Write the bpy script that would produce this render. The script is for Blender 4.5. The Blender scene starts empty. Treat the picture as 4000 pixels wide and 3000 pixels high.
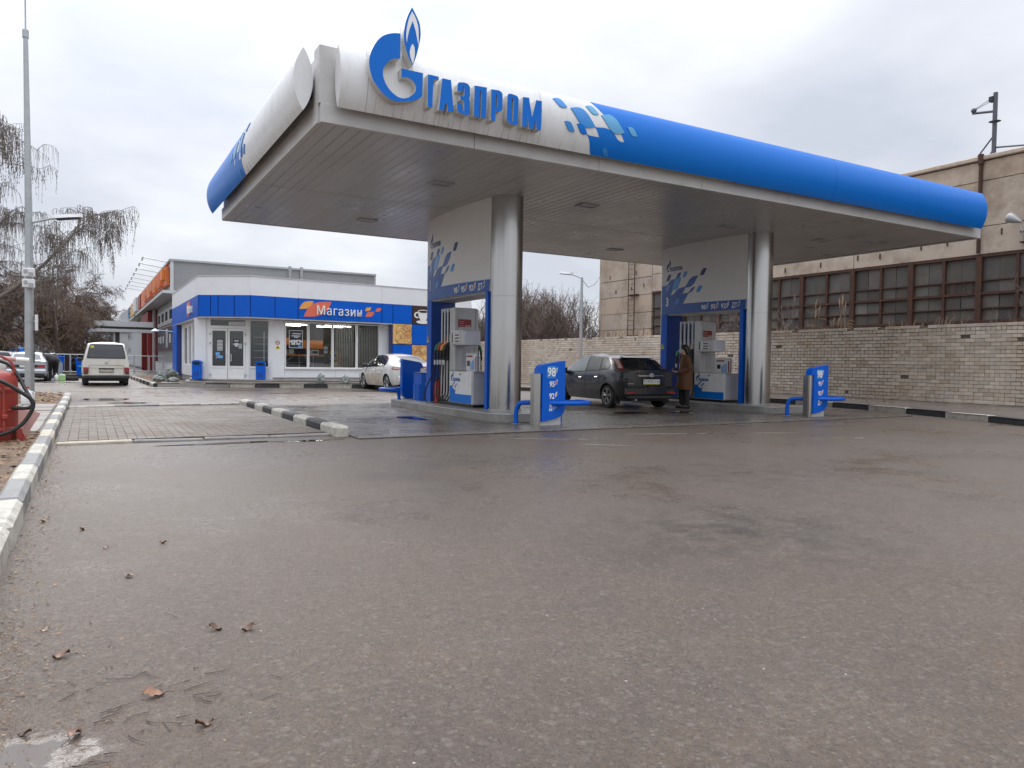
import bpy, bmesh, math, random
from mathutils import Vector, Matrix
C = bpy.context
SC = C.scene
COL = SC.collection
rnd = random.Random(7)
PI = math.pi
R = math.radians

# ------------------------------------------------------------------ camera
cam_d = bpy.data.cameras.new('camera')
cam_d.sensor_fit = 'HORIZONTAL'; cam_d.sensor_width = 36.0
cam_d.lens = 36.0 * 2865 / 4000
cam_d.clip_start = 0.05; cam_d.clip_end = 2000
cam = bpy.data.objects.new('camera', cam_d); COL.objects.link(cam)
_roll = math.atan(0.0146); _pitch = math.atan(85 / 2865)
_az = R(60)                                     # heading in plan, from +X
_f0 = Vector((math.cos(_az), math.sin(_az), 0)); _r0 = Vector((math.sin(_az), -math.cos(_az), 0)); _z = Vector((0, 0, 1))
_f = _f0 * math.cos(_pitch) - _z * math.sin(_pitch)
_u = _f0 * math.sin(_pitch) + _z * math.cos(_pitch)
_rt = _r0 * math.cos(_roll) + _u * math.sin(_roll)
_up = _u * math.cos(_roll) - _r0 * math.sin(_roll)
CAMP = Vector((-2.98, -10.97, 1.22))
cam.matrix_world = Matrix(((_rt.x, _up.x, -_f.x, CAMP.x), (_rt.y, _up.y, -_f.y, CAMP.y), (_rt.z, _up.z, -_f.z, CAMP.z), (0, 0, 0, 1)))
SC.camera = cam

# ------------------------------------------------------------------ sky, sun, exposure
SUN_AZ, SUN_EL = R(84), R(38)
W = bpy.data.worlds.new('World'); SC.world = W; W.use_nodes = True
nt = W.node_tree; nt.nodes.clear()
def N(t, **k):
    n = nt.nodes.new(t)
    for a, b in k.items(): setattr(n, a, b)
    return n
out = N('ShaderNodeOutputWorld'); bg = N('ShaderNodeBackground'); nt.links.new(bg.outputs[0], out.inputs[0])
tc = N('ShaderNodeTexCoord'); sep = N('ShaderNodeSeparateXYZ'); nt.links.new(tc.outputs['Generated'], sep.inputs[0])
def mth(op, a, b=None, clamp=False):
    n = N('ShaderNodeMath', operation=op, use_clamp=clamp)
    for i, v in enumerate((a, b)):
        if v is None: continue
        if isinstance(v, (int, float)): n.inputs[i].default_value = v
        else: nt.links.new(v, n.inputs[i])
    return n.outputs[0]
zz = mth('ADD', mth('MAXIMUM', sep.outputs[2], 0.0), 0.22)
cmb = N('ShaderNodeCombineXYZ')
nt.links.new(mth('DIVIDE', sep.outputs[0], zz), cmb.inputs[0]); nt.links.new(mth('DIVIDE', sep.outputs[1], zz), cmb.inputs[1])
nz = N('ShaderNodeTexNoise'); nz.inputs['Scale'].default_value = 0.85; nz.inputs['Detail'].default_value = 5; nz.inputs['Roughness'].default_value = 0.5
mp = N('ShaderNodeMapping'); mp.inputs['Location'].default_value = (3.1, 0.4, 0); nt.links.new(cmb.outputs[0], mp.inputs[0]); nt.links.new(mp.outputs[0], nz.inputs['Vector'])
rp = N('ShaderNodeValToRGB'); nt.links.new(nz.outputs[0], rp.inputs[0])
cr = rp.color_ramp; cr.elements[0].position = 0.40; cr.elements[0].color = (0.65, 0.69, 0.785, 1); cr.elements[1].position = 0.62; cr.elements[1].color = (1.0, 1.02, 1.07, 1)
# brightening towards the zenith, as every overcast sky has, and round the veiled sun
sd = Vector((math.cos(SUN_AZ) * math.cos(SUN_EL), math.sin(SUN_AZ) * math.cos(SUN_EL), math.sin(SUN_EL)))
dot = N('ShaderNodeVectorMath', operation='DOT_PRODUCT'); nt.links.new(tc.outputs['Generated'], dot.inputs[0]); dot.inputs[1].default_value = sd
glow = mth('MULTIPLY', mth('POWER', mth('MAXIMUM', dot.outputs['Value'], 0.0), 22.0), 0.75)
zp = mth('MAXIMUM', sep.outputs[2], 0.0)
gain = mth('ADD', mth('ADD', mth('MULTIPLY', mth('POWER', zp, 4.0), 3.8), 0.81), glow)
mul = N('ShaderNodeVectorMath', operation='SCALE'); nt.links.new(rp.outputs[0], mul.inputs[0]); nt.links.new(gain, mul.inputs['Scale'])
sky = N('ShaderNodeTexSky'); sky.sky_type = 'NISHITA'; sky.sun_disc = False; sky.sun_elevation = SUN_EL; sky.sun_rotation = R(90) - SUN_AZ
sks = N('ShaderNodeVectorMath', operation='SCALE'); nt.links.new(sky.outputs[0], sks.inputs[0]); sks.inputs['Scale'].default_value = 0.1
mx = N('ShaderNodeMix', data_type='RGBA'); mx.inputs[0].default_value = 0.93
nt.links.new(sks.outputs[0], mx.inputs[6]); nt.links.new(mul.outputs[0], mx.inputs[7]); nt.links.new(mx.outputs[2], bg.inputs[0]); bg.inputs[1].default_value = 1.0
sun_d = bpy.data.lights.new('sun', 'SUN'); sun_d.energy = 0.9; sun_d.angle = R(25); sun_d.color = (1, 0.97, 0.93)
sun = bpy.data.objects.new('sun', sun_d); COL.objects.link(sun); sun.rotation_euler = (-sd).to_track_quat('-Z', 'Y').to_euler(); sun.location = (0, 0, 60)
SC.view_settings.view_transform = 'Standard'; SC.view_settings.look = 'None'; SC.view_settings.gamma = 1.0
SC.view_settings.exposure = 0.28
SC.view_settings.use_curve_mapping = False
SC.cycles.max_bounces = 8; SC.cycles.diffuse_bounces = 4; SC.cycles.glossy_bounces = 4; SC.cycles.transparent_max_bounces = 12

# ------------------------------------------------------------------ materials
MATS = {}
def pm(name, col, rough=0.5, metal=0.0, var=0.12, scale=2.0, bump=0.0, bscale=60.0, col2=None, isl=0.0, dirt=None, dscale=0.7, damt=0.5, spec=0.5, coat=0.0, rvar=0.1, stretch=None, isl2=None, world=False):
    """A painted / mineral / metal surface: colour with broad variation, optional second colour in patches,
    optional per-piece variation, dirt stains, fine relief."""
    m = bpy.data.materials.new(name); m.use_nodes = True; t = m.node_tree; b = t.nodes['Principled BSDF']; L = t.links.new
    def n(ty, **k):
        x = t.nodes.new(ty)
        for a, v in k.items(): setattr(x, a, v)
        return x
    src = n('ShaderNodeNewGeometry').outputs['Position'] if world else n('ShaderNodeTexCoord').outputs['Object']
    if stretch:
        mpp = n('ShaderNodeMapping'); mpp.inputs['Scale'].default_value = stretch; L(src, mpp.inputs[0]); src = mpp.outputs[0]
    b.inputs['Roughness'].default_value = rough; b.inputs['Metallic'].default_value = metal
    b.inputs['Specular IOR Level'].default_value = spec
    if coat: b.inputs['Coat Weight'].default_value = coat; b.inputs['Coat Roughness'].default_value = 0.06
    cur = n('ShaderNodeRGB'); cur.outputs[0].default_value = (*col, 1); cur = cur.outputs[0]
    if col2 or var or rvar:
        nn = n('ShaderNodeTexNoise'); nn.inputs['Scale'].default_value = scale; nn.inputs['Detail'].default_value = 6; nn.inputs['Roughness'].default_value = 0.6; L(src, nn.inputs['Vector'])
    if col2:
        rr = n('ShaderNodeValToRGB'); L(nn.outputs[0], rr.inputs[0]); rr.color_ramp.elements[0].position = 0.38; rr.color_ramp.elements[1].position = 0.64
        mxx = n('ShaderNodeMix', data_type='RGBA'); L(rr.outputs[0], mxx.inputs[0]); L(cur, mxx.inputs[6]); mxx.inputs[7].default_value = (*col2, 1); cur = mxx.outputs[2]
    if isl or isl2:
        g = n('ShaderNodeNewGeometry'); oi = n('ShaderNodeObjectInfo')
        sm = n('ShaderNodeMath', operation='ADD'); L(g.outputs['Random Per Island'], sm.inputs[0]); L(oi.outputs['Random'], sm.inputs[1])
        fr = n('ShaderNodeMath', operation='FRACT'); L(sm.outputs[0], fr.inputs[0])
        if isl2:
            r2 = n('ShaderNodeValToRGB'); L(fr.outputs[0], r2.inputs[0]); r2.color_ramp.elements[0].position = 0.62; r2.color_ramp.elements[1].position = 1.0
            m2 = n('ShaderNodeMix', data_type='RGBA'); L(r2.outputs[0], m2.inputs[0]); L(cur, m2.inputs[6]); m2.inputs[7].default_value = (*isl2, 1); cur = m2.outputs[2]
        if isl:
            f2 = n('ShaderNodeMath', operation='MULTIPLY'); L(fr.outputs[0], f2.inputs[0]); f2.inputs[1].default_value = 7.31
            f3 = n('ShaderNodeMath', operation='FRACT'); L(f2.outputs[0], f3.inputs[0])
            mr = n('ShaderNodeMapRange'); L(f3.outputs[0], mr.inputs[0]); mr.inputs[3].default_value = 1 - isl; mr.inputs[4].default_value = 1 + isl
            sc = n('ShaderNodeVectorMath', operation='SCALE'); L(cur, sc.inputs[0]); L(mr.outputs[0], sc.inputs['Scale']); cur = sc.outputs[0]
    if var:
        mr = n('ShaderNodeMapRange'); L(nn.outputs[0], mr.inputs[0]); mr.inputs[1].default_value = 0.25; mr.inputs[2].default_value = 0.75; mr.inputs[3].default_value = 1 - var; mr.inputs[4].default_value = 1 + var
        sc = n('ShaderNodeVectorMath', operation='SCALE'); L(cur, sc.inputs[0]); L(mr.outputs[0], sc.inputs['Scale']); cur = sc.outputs[0]
    if dirt:
        dn = n('ShaderNodeTexNoise'); dn.inputs['Scale'].default_value = dscale; dn.inputs['Detail'].default_value = 8; dn.inputs['Roughness'].default_value = 0.68
        dm = n('ShaderNodeMapping'); dm.inputs['Location'].default_value = (5.3, 1.7, 2.2); L(src, dm.inputs[0]); L(dm.outputs[0], dn.inputs['Vector'])
        dr = n('ShaderNodeMapRange'); L(dn.outputs[0], dr.inputs[0]); dr.inputs[1].default_value = 0.48; dr.inputs[2].default_value = 0.72; dr.inputs[3].default_value = 0; dr.inputs[4].default_value = damt
        mxx = n('ShaderNodeMix', data_type='RGBA'); L(dr.outputs[0], mxx.inputs[0]); L(cur, mxx.inputs[6]); mxx.inputs[7].default_value = (*dirt, 1); cur = mxx.outputs[2]
    L(cur, b.inputs['Base Color'])
    if rvar:
        mr = n('ShaderNodeMapRange'); L(nn.outputs[0], mr.inputs[0]); mr.inputs[1].default_value = 0.3; mr.inputs[2].default_value = 0.7
        mr.inputs[3].default_value = max(0.02, rough - rvar); mr.inputs[4].default_value = min(1, rough + rvar); L(mr.outputs[0], b.inputs['Roughness'])
    if bump:
        bn = n('ShaderNodeTexNoise'); bn.inputs['Scale'].default_value = bscale; bn.inputs['Detail'].default_value = 4; L(src, bn.inputs['Vector'])
        bp = n('ShaderNodeBump'); bp.inputs['Strength'].default_value = bump; bp.inputs['Distance'].default_value = 0.01; L(bn.outputs[0], bp.inputs['Height']); L(bp.outputs[0], b.inputs['Normal'])
    MATS[name] = m
    return m
def glass(name, tint=(0.8, 0.85, 0.85), ior=1.5, base=0.04):
    m = bpy.data.materials.new(name); m.use_nodes = True; t = m.node_tree; t.nodes.clear(); L = t.links.new
    o = t.nodes.new('ShaderNodeOutputMaterial'); mxs = t.nodes.new('ShaderNodeMixShader'); tr = t.nodes.new('ShaderNodeBsdfTransparent'); gl = t.nodes.new('ShaderNodeBsdfGlossy'); fr = t.nodes.new('ShaderNodeFresnel')
    tr.inputs[0].default_value = (*tint, 1); gl.inputs['Roughness'].default_value = 0.02; fr.inputs[0].default_value = ior
    ad = t.nodes.new('ShaderNodeMath'); ad.operation = 'ADD'; L(fr.outputs[0], ad.inputs[0]); ad.inputs[1].default_value = base
    L(ad.outputs[0], mxs.inputs[0]); L(tr.outputs[0], mxs.inputs[1]); L(gl.outputs[0], mxs.inputs[2]); L(mxs.outputs[0], o.inputs[0])
    MATS[name] = m
    return m
def emis(name, col, s):
    m = bpy.data.materials.new(name); m.use_nodes = True; b = m.node_tree.nodes['Principled BSDF']
    b.inputs['Base Color'].default_value = (*col, 1); b.inputs['Emission Color'].default_value = (*col, 1); b.inputs['Emission Strength'].default_value = s
    MATS[name] = m; return m

def asphalt_mat():
    m = bpy.data.materials.new('wet_asphalt'); m.use_nodes = True; t = m.node_tree; b = t.nodes['Principled BSDF']; L = t.links.new
    def n(ty, **k):
        x = t.nodes.new(ty)
        for a, v in k.items(): setattr(x, a, v)
        return x
    g = n('ShaderNodeNewGeometry'); pos = g.outputs['Position']
    def noise(s, d=5, r=0.55, off=(0, 0, 0), st=(1, 1, 1)):
        mpn = n('ShaderNodeMapping'); mpn.inputs['Location'].default_value = off; mpn.inputs['Scale'].default_value = st; L(pos, mpn.inputs[0])
        x = n('ShaderNodeTexNoise'); x.inputs['Scale'].default_value = s; x.inputs['Detail'].default_value = d; x.inputs['Roughness'].default_value = r; L(mpn.outputs[0], x.inputs['Vector']); return x.outputs[0]
    def mr(v, a, bb, c, d, sm=False):
        x = n('ShaderNodeMapRange'); L(v, x.inputs[0]); x.inputs[1].default_value = a; x.inputs[2].default_value = bb; x.inputs[3].default_value = c; x.inputs[4].default_value = d
        if sm: x.interpolation_type = 'SMOOTHSTEP'
        return x.outputs[0]
    def mix(f, a, bb):
        x = n('ShaderNodeMix', data_type='RGBA')
        if isinstance(f, float): x.inputs[0].default_value = f
        else: L(f, x.inputs[0])
        for i, v in ((6, a), (7, bb)):
            if isinstance(v, tuple): x.inputs[i].default_value = (*v, 1)
            else: L(v, x.inputs[i])
        return x.outputs[2]
    def math_(op, a, bb):
        x = n('ShaderNodeMath', operation=op)
        for i, v in enumerate((a, bb)):
            if isinstance(v, (int, float)): x.inputs[i].default_value = v
            else: L(v, x.inputs[i])
        return x.outputs[0]
    broad = noise(0.16, 6, 0.6); mid = noise(0.9, 7, 0.65, (3, 9, 0)); fine = noise(34, 6, 0.72); grain = noise(85, 3, 0.6)
    vor = n('ShaderNodeTexVoronoi'); vor.inputs['Scale'].default_value = 120; L(pos, vor.inputs['Vector'])
    col = mix(mr(broad, 0.4, 0.62, 0, 1, True), (0.112, 0.078, 0.053), (0.122, 0.094, 0.071))
    col = mix(mr(mid, 0.50, 0.70, 0, 0.85, True), col, (0.125, 0.083, 0.052))          # muddy film
    col = mix(mr(noise(0.35, 7, 0.66, (8, 2, 0)), 0.50, 0.70, 0, 0.55, True), col, (0.055, 0.043, 0.035))
    st = mr(vor.outputs['Distance'], 0.0, 0.5, 1, 0)
    vc = n('ShaderNodeSeparateColor'); L(vor.outputs['Color'], vc.inputs[0])
    col = mix(math_('MULTIPLY', mr(vc.outputs[0], 0.25, 1.0, 0, 0.55), st), col, (0.22, 0.19, 0.165))
    col = mix(mr(vc.outputs[1], 0.55, 1.0, 0, 0.65), col, (0.040, 0.034, 0.030))
    grit = noise(11, 8, 0.78, (6, 1, 0)); col = mix(mr(grit, 0.50, 0.66, 0, 0.30), col, (0.040, 0.032, 0.026)); col = mix(mr(grit, 0.46, 0.32, 0, 0.25), col, (0.165, 0.135, 0.108))
    for vs_, lo_, hi_ in ((55, 0.45, 0.50), (26, 0.30, 0.34)):       # coarse aggregate
        v3 = n('ShaderNodeTexVoronoi'); v3.inputs['Scale'].default_value = vs_; L(pos, v3.inputs['Vector']); c3 = n('ShaderNodeSeparateColor'); L(v3.outputs['Color'], c3.inputs[0])
        edge = mr(v3.outputs['Distance'], 0.25, 0.55, 1, 0)
        col = mix(math_('MULTIPLY', mr(c3.outputs[0], 0.45, 1.0, 0, lo_), edge), col, (0.032, 0.026, 0.021)); col = mix(math_('MULTIPLY', mr(c3.outputs[1], 0.55, 1.0, 0, hi_), edge), col, (0.24, 0.20, 0.165))
    def spot(x, y, rad, f):
        v = n('ShaderNodeVectorMath', operation='DISTANCE'); L(pos, v.inputs[0]); v.inputs[1].default_value = (x, y, 0); return math_('MULTIPLY', mr(v.outputs['Value'], 0.0, rad, 1, 0, True), f)
    col = mix(spot(1.1, -7.2, 1.7, mr(noise(3.5, 8, 0.75, (1, 5, 0)), 0.42, 0.58, 0, 0.9)), col, (0.040, 0.029, 0.020))
    col = mix(spot(-0.5, -9.15, 0.55, mr(noise(9, 8, 0.8, (2, 3, 0)), 0.54, 0.66, 0, 0.45)), col, (0.22, 0.205, 0.185))
    col = mix(spot(3.6, -5.2, 1.9, mr(noise(4, 8, 0.78, (7, 3, 0)), 0.46, 0.60, 0, 0.8)), col, (0.045, 0.033, 0.024))
    # rare pale stones
    v2 = n('ShaderNodeTexVoronoi'); v2.inputs['Scale'].default_value = 16; L(pos, v2.inputs['Vector'])
    c2 = n('ShaderNodeSeparateColor'); L(v2.outputs['Color'], c2.inputs[0])
    pale = math_('MULTIPLY', mr(c2.outputs[0], 0.93, 0.94, 0, 1), mr(v2.outputs['Distance'], 0.06, 0.11, 1, 0))
    col = mix(math_('MULTIPLY', pale, 0.8), col, (0.5, 0.47, 0.42))
    # shallow muddy puddle in the left gutter
    vd = n('ShaderNodeVectorMath', operation='DISTANCE'); sc_ = n('ShaderNodeMapping'); sc_.inputs['Scale'].default_value = (0.8, 1.0, 1.0); L(pos, sc_.inputs[0]); L(sc_.outputs[0], vd.inputs[0]); vd.inputs[1].default_value = (-3.17 * .8, -8.36, 0)
    dd_ = math_('ADD', vd.outputs['Value'], math_('ADD', mr(noise(5.5, 6, 0.65, (4, 4, 0)), 0.3, 0.7, -0.14, 0.14), mr(fine, 0.3, 0.7, -0.02, 0.02)))
    pud = mr(dd_, 0.06, 0.22, 1, 0, True); mudm = mr(dd_, 0.20, 0.62, 1, 0, True)
    col = mix(math_('MULTIPLY', mudm, mr(noise(7, 6, 0.7, (2, 1, 0)), 0.35, 0.6, 0.15, 0.85)), col, (0.085, 0.055, 0.037))
    col = mix(pud, col, (0.115, 0.096, 0.080))
    L(col, b.inputs['Base Color'])
    wet = mr(noise(0.42, 6, 0.62, (1.5, 4.2, 0)), 0.47, 0.66, 0, 1, True)
    wet2 = mr(noise(2.6, 6, 0.7, (2.5, 7.2, 0)), 0.45, 0.62, 0, 1, True)
    wt = math_('MULTIPLY', wet, mr(wet2, 0, 1, 0.45, 1))
    for (px_, py_, rad) in ((1.7, -3.6, 2.2), (-0.8, -1.6, 1.6), (-2.1, -1.2, 1.1), (2.5, 13.0, 6.0), (-0.5, 17.0, 5.0)):   # where water lingers
        vd = n('ShaderNodeVectorMath', operation='DISTANCE'); L(pos, vd.inputs[0]); vd.inputs[1].default_value = (px_, py_, 0)
        wt = math_('MAXIMUM', wt, math_('MULTIPLY', mr(vd.outputs['Value'], 0.0, rad, 0.95, 0, True), mr(wet2, 0, 1, 0.35, 1)))
    wt = math_('MAXIMUM', wt, math_('MULTIPLY', mudm, 0.55))
    ro = math_('ADD', mr(wt, 0, 1, 0.37, 0.12), mr(fine, 0.3, 0.7, -0.05, 0.08))
    ro = math_('MULTIPLY', ro, mr(pud, 0, 1, 1, 0.2))
    L(ro, b.inputs['Roughness']); b.inputs['Specular IOR Level'].default_value = 0.5
    hb = math_('ADD', math_('ADD', math_('MULTIPLY', fine, 0.9), math_('MULTIPLY', st, 0.35)), math_('MULTIPLY', grit, 1.1))
    bp = n('ShaderNodeBump'); bp.inputs['Distance'].default_value = 0.012; L(hb, bp.inputs['Height'])
    L(math_('MULTIPLY', mr(wt, 0, 1, 0.8, 0.35), mr(pud, 0, 1, 1, 0.03)), bp.inputs['Strength']); L(bp.outputs[0], b.inputs['Normal'])
    MATS['asphalt'] = m
asphalt_mat()
pm('white', (0.80, 0.805, 0.815), 0.42, var=0.03, dirt=(0.5, 0.49, 0.47), dscale=1.0, damt=0.15)
pm('fascia_white', (0.72, 0.72, 0.71), 0.3, var=0.04, dirt=(0.42, 0.40, 0.36), dscale=2.2, damt=0.24, stretch=(2.2, 2.2, 0.3), world=True)
pm('canopy_grey', (0.52, 0.51, 0.49), 0.38, var=0.06, dirt=(0.3, 0.28, 0.26), dscale=1.5, damt=0.4)
pm('panel_white', (0.70, 0.685, 0.655), 0.4, var=0.03, dirt=(0.5, 0.47, 0.43), dscale=1.2, damt=0.2)
pm('soffit', (0.465, 0.462, 0.455), 0.34, metal=0.3, var=0.05, scale=0.8, isl=0.04, dirt=(0.36, 0.34, 0.31), dscale=0.35, damt=0.25, world=True)
pm('blue', (0.0, 0.165, 0.62), 0.36, var=0.02, rvar=0.03, spec=0.25)
pm('blue_panel', (0.0, 0.105, 0.56), 0.34, var=0.02, rvar=0.03, spec=0.28)
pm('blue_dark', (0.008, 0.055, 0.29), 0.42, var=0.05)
pm('blue_print', (0.015, 0.09, 0.36), 0.4, var=0.04)
pm('navy', (0.02, 0.035, 0.16), 0.4, var=0.05)
pm('leaf_blue', (0.03, 0.24, 0.62), 0.32, var=0.05)
pm('leaf_cyan', (0.10, 0.36, 0.62), 0.32, var=0.05)
pm('steel', (0.47, 0.46, 0.445), 0.24, metal=1.0, var=0.03, rvar=0.03, dirt=(0.36, 0.34, 0.31), dscale=1.2, damt=0.2)
pm('galv', (0.42, 0.44, 0.44), 0.45, metal=0.6, var=0.12, scale=6)
pm('mast_steel', (0.10, 0.10, 0.115), 0.5, metal=0.4, var=0.15)
pm('grey_metal', (0.40, 0.40, 0.40), 0.42, metal=0.3, var=0.05)
pm('dispenser_grey', (0.52, 0.52, 0.51), 0.4, metal=0.1, var=0.04, dirt=(0.3, 0.28, 0.26), dscale=2, damt=0.3)
pm('dispenser_white', (0.76, 0.76, 0.76), 0.3, var=0.03, dirt=(0.5, 0.47, 0.42), dscale=2, damt=0.25)
pm('black_rubber', (0.018, 0.018, 0.018), 0.5, var=0.15)
pm('black', (0.012, 0.012, 0.013), 0.4, var=0.1)
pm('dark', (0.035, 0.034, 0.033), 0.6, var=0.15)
pm('red', (0.45, 0.03, 0.02), 0.4, var=0.08)
pm('machine_red', (0.34, 0.045, 0.03), 0.5, var=0.15, dirt=(0.12, 0.05, 0.04), dscale=3, damt=0.6, bump=0.1)
pm('pale_red', (0.55, 0.33, 0.30), 0.6, var=0.12, dirt=(0.3, 0.2, 0.17), dscale=4)
pm('green', (0.02, 0.22, 0.07), 0.4, var=0.05)
pm('orange', (0.72, 0.22, 0.02), 0.45, var=0.05)
pm('orange_sign', (0.66, 0.16, 0.045), 0.5, var=0.12, scale=0.5, dirt=(0.45, 0.3, 0.2), damt=0.4)
pm('yellow', (0.70, 0.62, 0.05), 0.45, var=0.04)
pm('red_leaf', (0.75, 0.16, 0.09), 0.4, var=0.04)
pm('orange_leaf', (0.80, 0.36, 0.08), 0.4, var=0.04)
pm('streak_dirt', (0.52, 0.50, 0.465), 0.5, var=0.1)
pm('letter_white', (0.82, 0.82, 0.80), 0.4, var=0.03)
pm('logo_blue', (0.0, 0.145, 0.58), 0.34, var=0.02, rvar=0.03, spec=0.25)
pm('logo_side', (0.62, 0.61, 0.58), 0.4, var=0.08, dirt=(0.3, 0.28, 0.25), dscale=3, damt=0.5)
pm('concrete', (0.31, 0.295, 0.275), 0.5, var=0.15, scale=3, dirt=(0.12, 0.11, 0.10), dscale=1.5, damt=0.6, bump=0.2)
pm('island_top', (0.26, 0.23, 0.20), 0.35, var=0.2, scale=3, dirt=(0.10, 0.09, 0.08), dscale=2, damt=0.6, bump=0.2)
pm('kerb_white', (0.47, 0.445, 0.385), 0.7, var=0.2, scale=9, dirt=(0.22, 0.19, 0.15), dscale=7, damt=0.95, bump=0.6, bscale=40, world=True)
pm('kerb_cream', (0.52, 0.46, 0.36), 0.7, var=0.15, scale=8, dirt=(0.26, 0.23, 0.18), dscale=5, damt=0.85, bump=0.5, bscale=40, world=True)
pm('kerb_black', (0.035, 0.035, 0.038), 0.6, var=0.2, scale=8, dirt=(0.13, 0.12, 0.11), dscale=4, damt=0.4, bump=0.5, bscale=40, world=True)
pm('kerb_grey', (0.24, 0.235, 0.225), 0.7, var=0.15, scale=8, dirt=(0.12, 0.115, 0.11), dscale=4, damt=0.7, bump=0.5, bscale=40, world=True)
pm('paver', (0.125, 0.098, 0.074), 0.55, spec=0.35, var=0.4, scale=1.1, isl=0.06, dirt=(0.088, 0.066, 0.047), dscale=0.8, damt=0.9, bump=0.35, bscale=60, rvar=0.18, world=True)
pm('paver_wet', (0.12, 0.102, 0.086), 0.30, var=0.2, scale=0.5, isl=0.14, dirt=(0.10, 0.085, 0.07), dscale=0.5, damt=0.6, bump=0.08, bscale=50, rvar=0.14, world=True)
pm('joint', (0.10, 0.078, 0.058), 0.7, var=0.2)
pm('slab', (0.25, 0.225, 0.195), 0.6, var=0.15, scale=2, dirt=(0.15, 0.12, 0.09), dscale=1.2, damt=0.6, bump=0.3, isl=0.08, world=True)
pm('soil', (0.10, 0.062, 0.038), 0.85, var=0.3, scale=5, col2=(0.19, 0.125, 0.07), bump=1.0, bscale=25)
pm('soil_grey', (0.13, 0.105, 0.085), 0.8, var=0.3, scale=3, col2=(0.09, 0.07, 0.055), bump=0.8, bscale=18)
pm('litter', (0.21, 0.115, 0.055), 0.7, var=0.3, isl=0.45, scale=20, isl2=(0.33, 0.22, 0.12))
pm('leaf_brown', (0.16, 0.075, 0.04), 0.45, var=0.3, scale=30, isl=0.4, isl2=(0.34, 0.22, 0.13), world=True)
pm('leaf_pale', (0.42, 0.30, 0.20), 0.5, var=0.2, scale=30, isl=0.25)
pm('twig', (0.075, 0.05, 0.036), 0.6, var=0.2, scale=30, isl=0.3)
pm('brick', (0.64, 0.56, 0.465), 0.85, var=0.10, scale=0.9, isl=0.13, isl2=(0.52, 0.42, 0.32), dirt=(0.40, 0.27, 0.17), dscale=0.35, damt=0.6, bump=0.4, bscale=50, world=True)
pm('mortar', (0.17, 0.14, 0.115), 0.9, var=0.2)
pm('panel_concrete', (0.52, 0.43, 0.345), 0.85, var=0.12, scale=0.6, col2=(0.46, 0.375, 0.295), isl=0.08, dirt=(0.22, 0.155, 0.105), dscale=0.8, damt=0.85, bump=0.35, bscale=12, isl2=(0.55, 0.41, 0.30), world=True)
pm('rust', (0.095, 0.036, 0.02), 0.85, var=0.3, scale=6, col2=(0.045, 0.026, 0.019), bump=0.4)
pm('old_glass', (0.088, 0.079, 0.068), 0.6, var=0.4, scale=1.8, isl=0.3, isl2=(0.12, 0.112, 0.10), dirt=(0.10, 0.075, 0.055), dscale=1.8, damt=0.85, rvar=0.15, world=True)
pm('void', (0.006, 0.006, 0.006), 0.8, var=0)
pm('bark', (0.085, 0.062, 0.050), 0.85, var=0.3, scale=8, bump=0.6, bscale=30)
pm('bark_pale', (0.13, 0.108, 0.092), 0.85, var=0.35, scale=6, bump=0.6, bscale=20)
pm('twigs_brown', (0.135, 0.098, 0.078), 0.8, var=0.25, scale=1.0)
pm('twigs_red', (0.165, 0.11, 0.082), 0.8, var=0.25, scale=1.0)
pm('twigs_birch', (0.17, 0.145, 0.125), 0.8, var=0.3, scale=1.0)
pm('twigs_grey', (0.15, 0.125, 0.108), 0.8, var=0.25, scale=1.0)
pm('reed', (0.30, 0.20, 0.115), 0.8, var=0.2, scale=4, isl=0.2)
pm('cladding', (0.33, 0.335, 0.335), 0.45, metal=0.2, var=0.06, scale=1, dirt=(0.2, 0.2, 0.19), dscale=0.6, damt=0.3, world=True)
pm('cladding_light', (0.55, 0.56, 0.57), 0.5, var=0.05)
pm('maroon', (0.26, 0.022, 0.018), 0.45, var=0.1)
pm('maroon_trim', (0.17, 0.045, 0.045), 0.5, var=0.1)
pm('dark_glass', (0.018, 0.02, 0.022), 0.06, var=0.1, rvar=0.02)
pm('car_glass', (0.012, 0.013, 0.015), 0.05, var=0.05, rvar=0.01, spec=0.6)
pm('car_glass_pale', (0.16, 0.20, 0.20), 0.05, var=0.15, rvar=0.01, spec=0.8)
pm('van_glass', (0.10, 0.105, 0.115), 0.12, var=0.1, rvar=0.03, spec=0.6)
pm('paint_charcoal', (0.022, 0.023, 0.026), 0.28, metal=0.3, var=0.06, coat=0.7, dirt=(0.09, 0.08, 0.07), dscale=1.3, damt=0.5, rvar=0.1)
pm('paint_beige', (0.66, 0.645, 0.61), 0.28, metal=0.05, var=0.05, coat=0.7, rvar=0.08)
pm('paint_dirty', (0.47, 0.40, 0.31), 0.5, var=0.10, scale=3, col2=(0.58, 0.53, 0.45), rvar=0.1)
pm('paint_cream', (0.78, 0.76, 0.68), 0.4, var=0.04, dirt=(0.5, 0.44, 0.32), dscale=1.5, damt=0.5, coat=0.3)
pm('paint_silver', (0.48, 0.51, 0.54), 0.32, metal=0.55, var=0.05, coat=0.5, dirt=(0.3, 0.28, 0.25), dscale=1.5, damt=0.4)
pm('plastic_dark', (0.03, 0.03, 0.032), 0.55, var=0.15, dirt=(0.08, 0.07, 0.06), dscale=3, damt=0.5)
pm('tyre', (0.02, 0.02, 0.02), 0.75, var=0.2, dirt=(0.06, 0.055, 0.05), dscale=6, damt=0.6)
pm('rim', (0.32, 0.32, 0.32), 0.35, metal=0.8, var=0.1, dirt=(0.15, 0.12, 0.09), dscale=8, damt=0.5)
pm('chrome', (0.75, 0.75, 0.74), 0.12, metal=1.0, var=0.03)
pm('lamp_red', (0.30, 0.018, 0.015), 0.15, var=0.05, coat=0.5)
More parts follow.
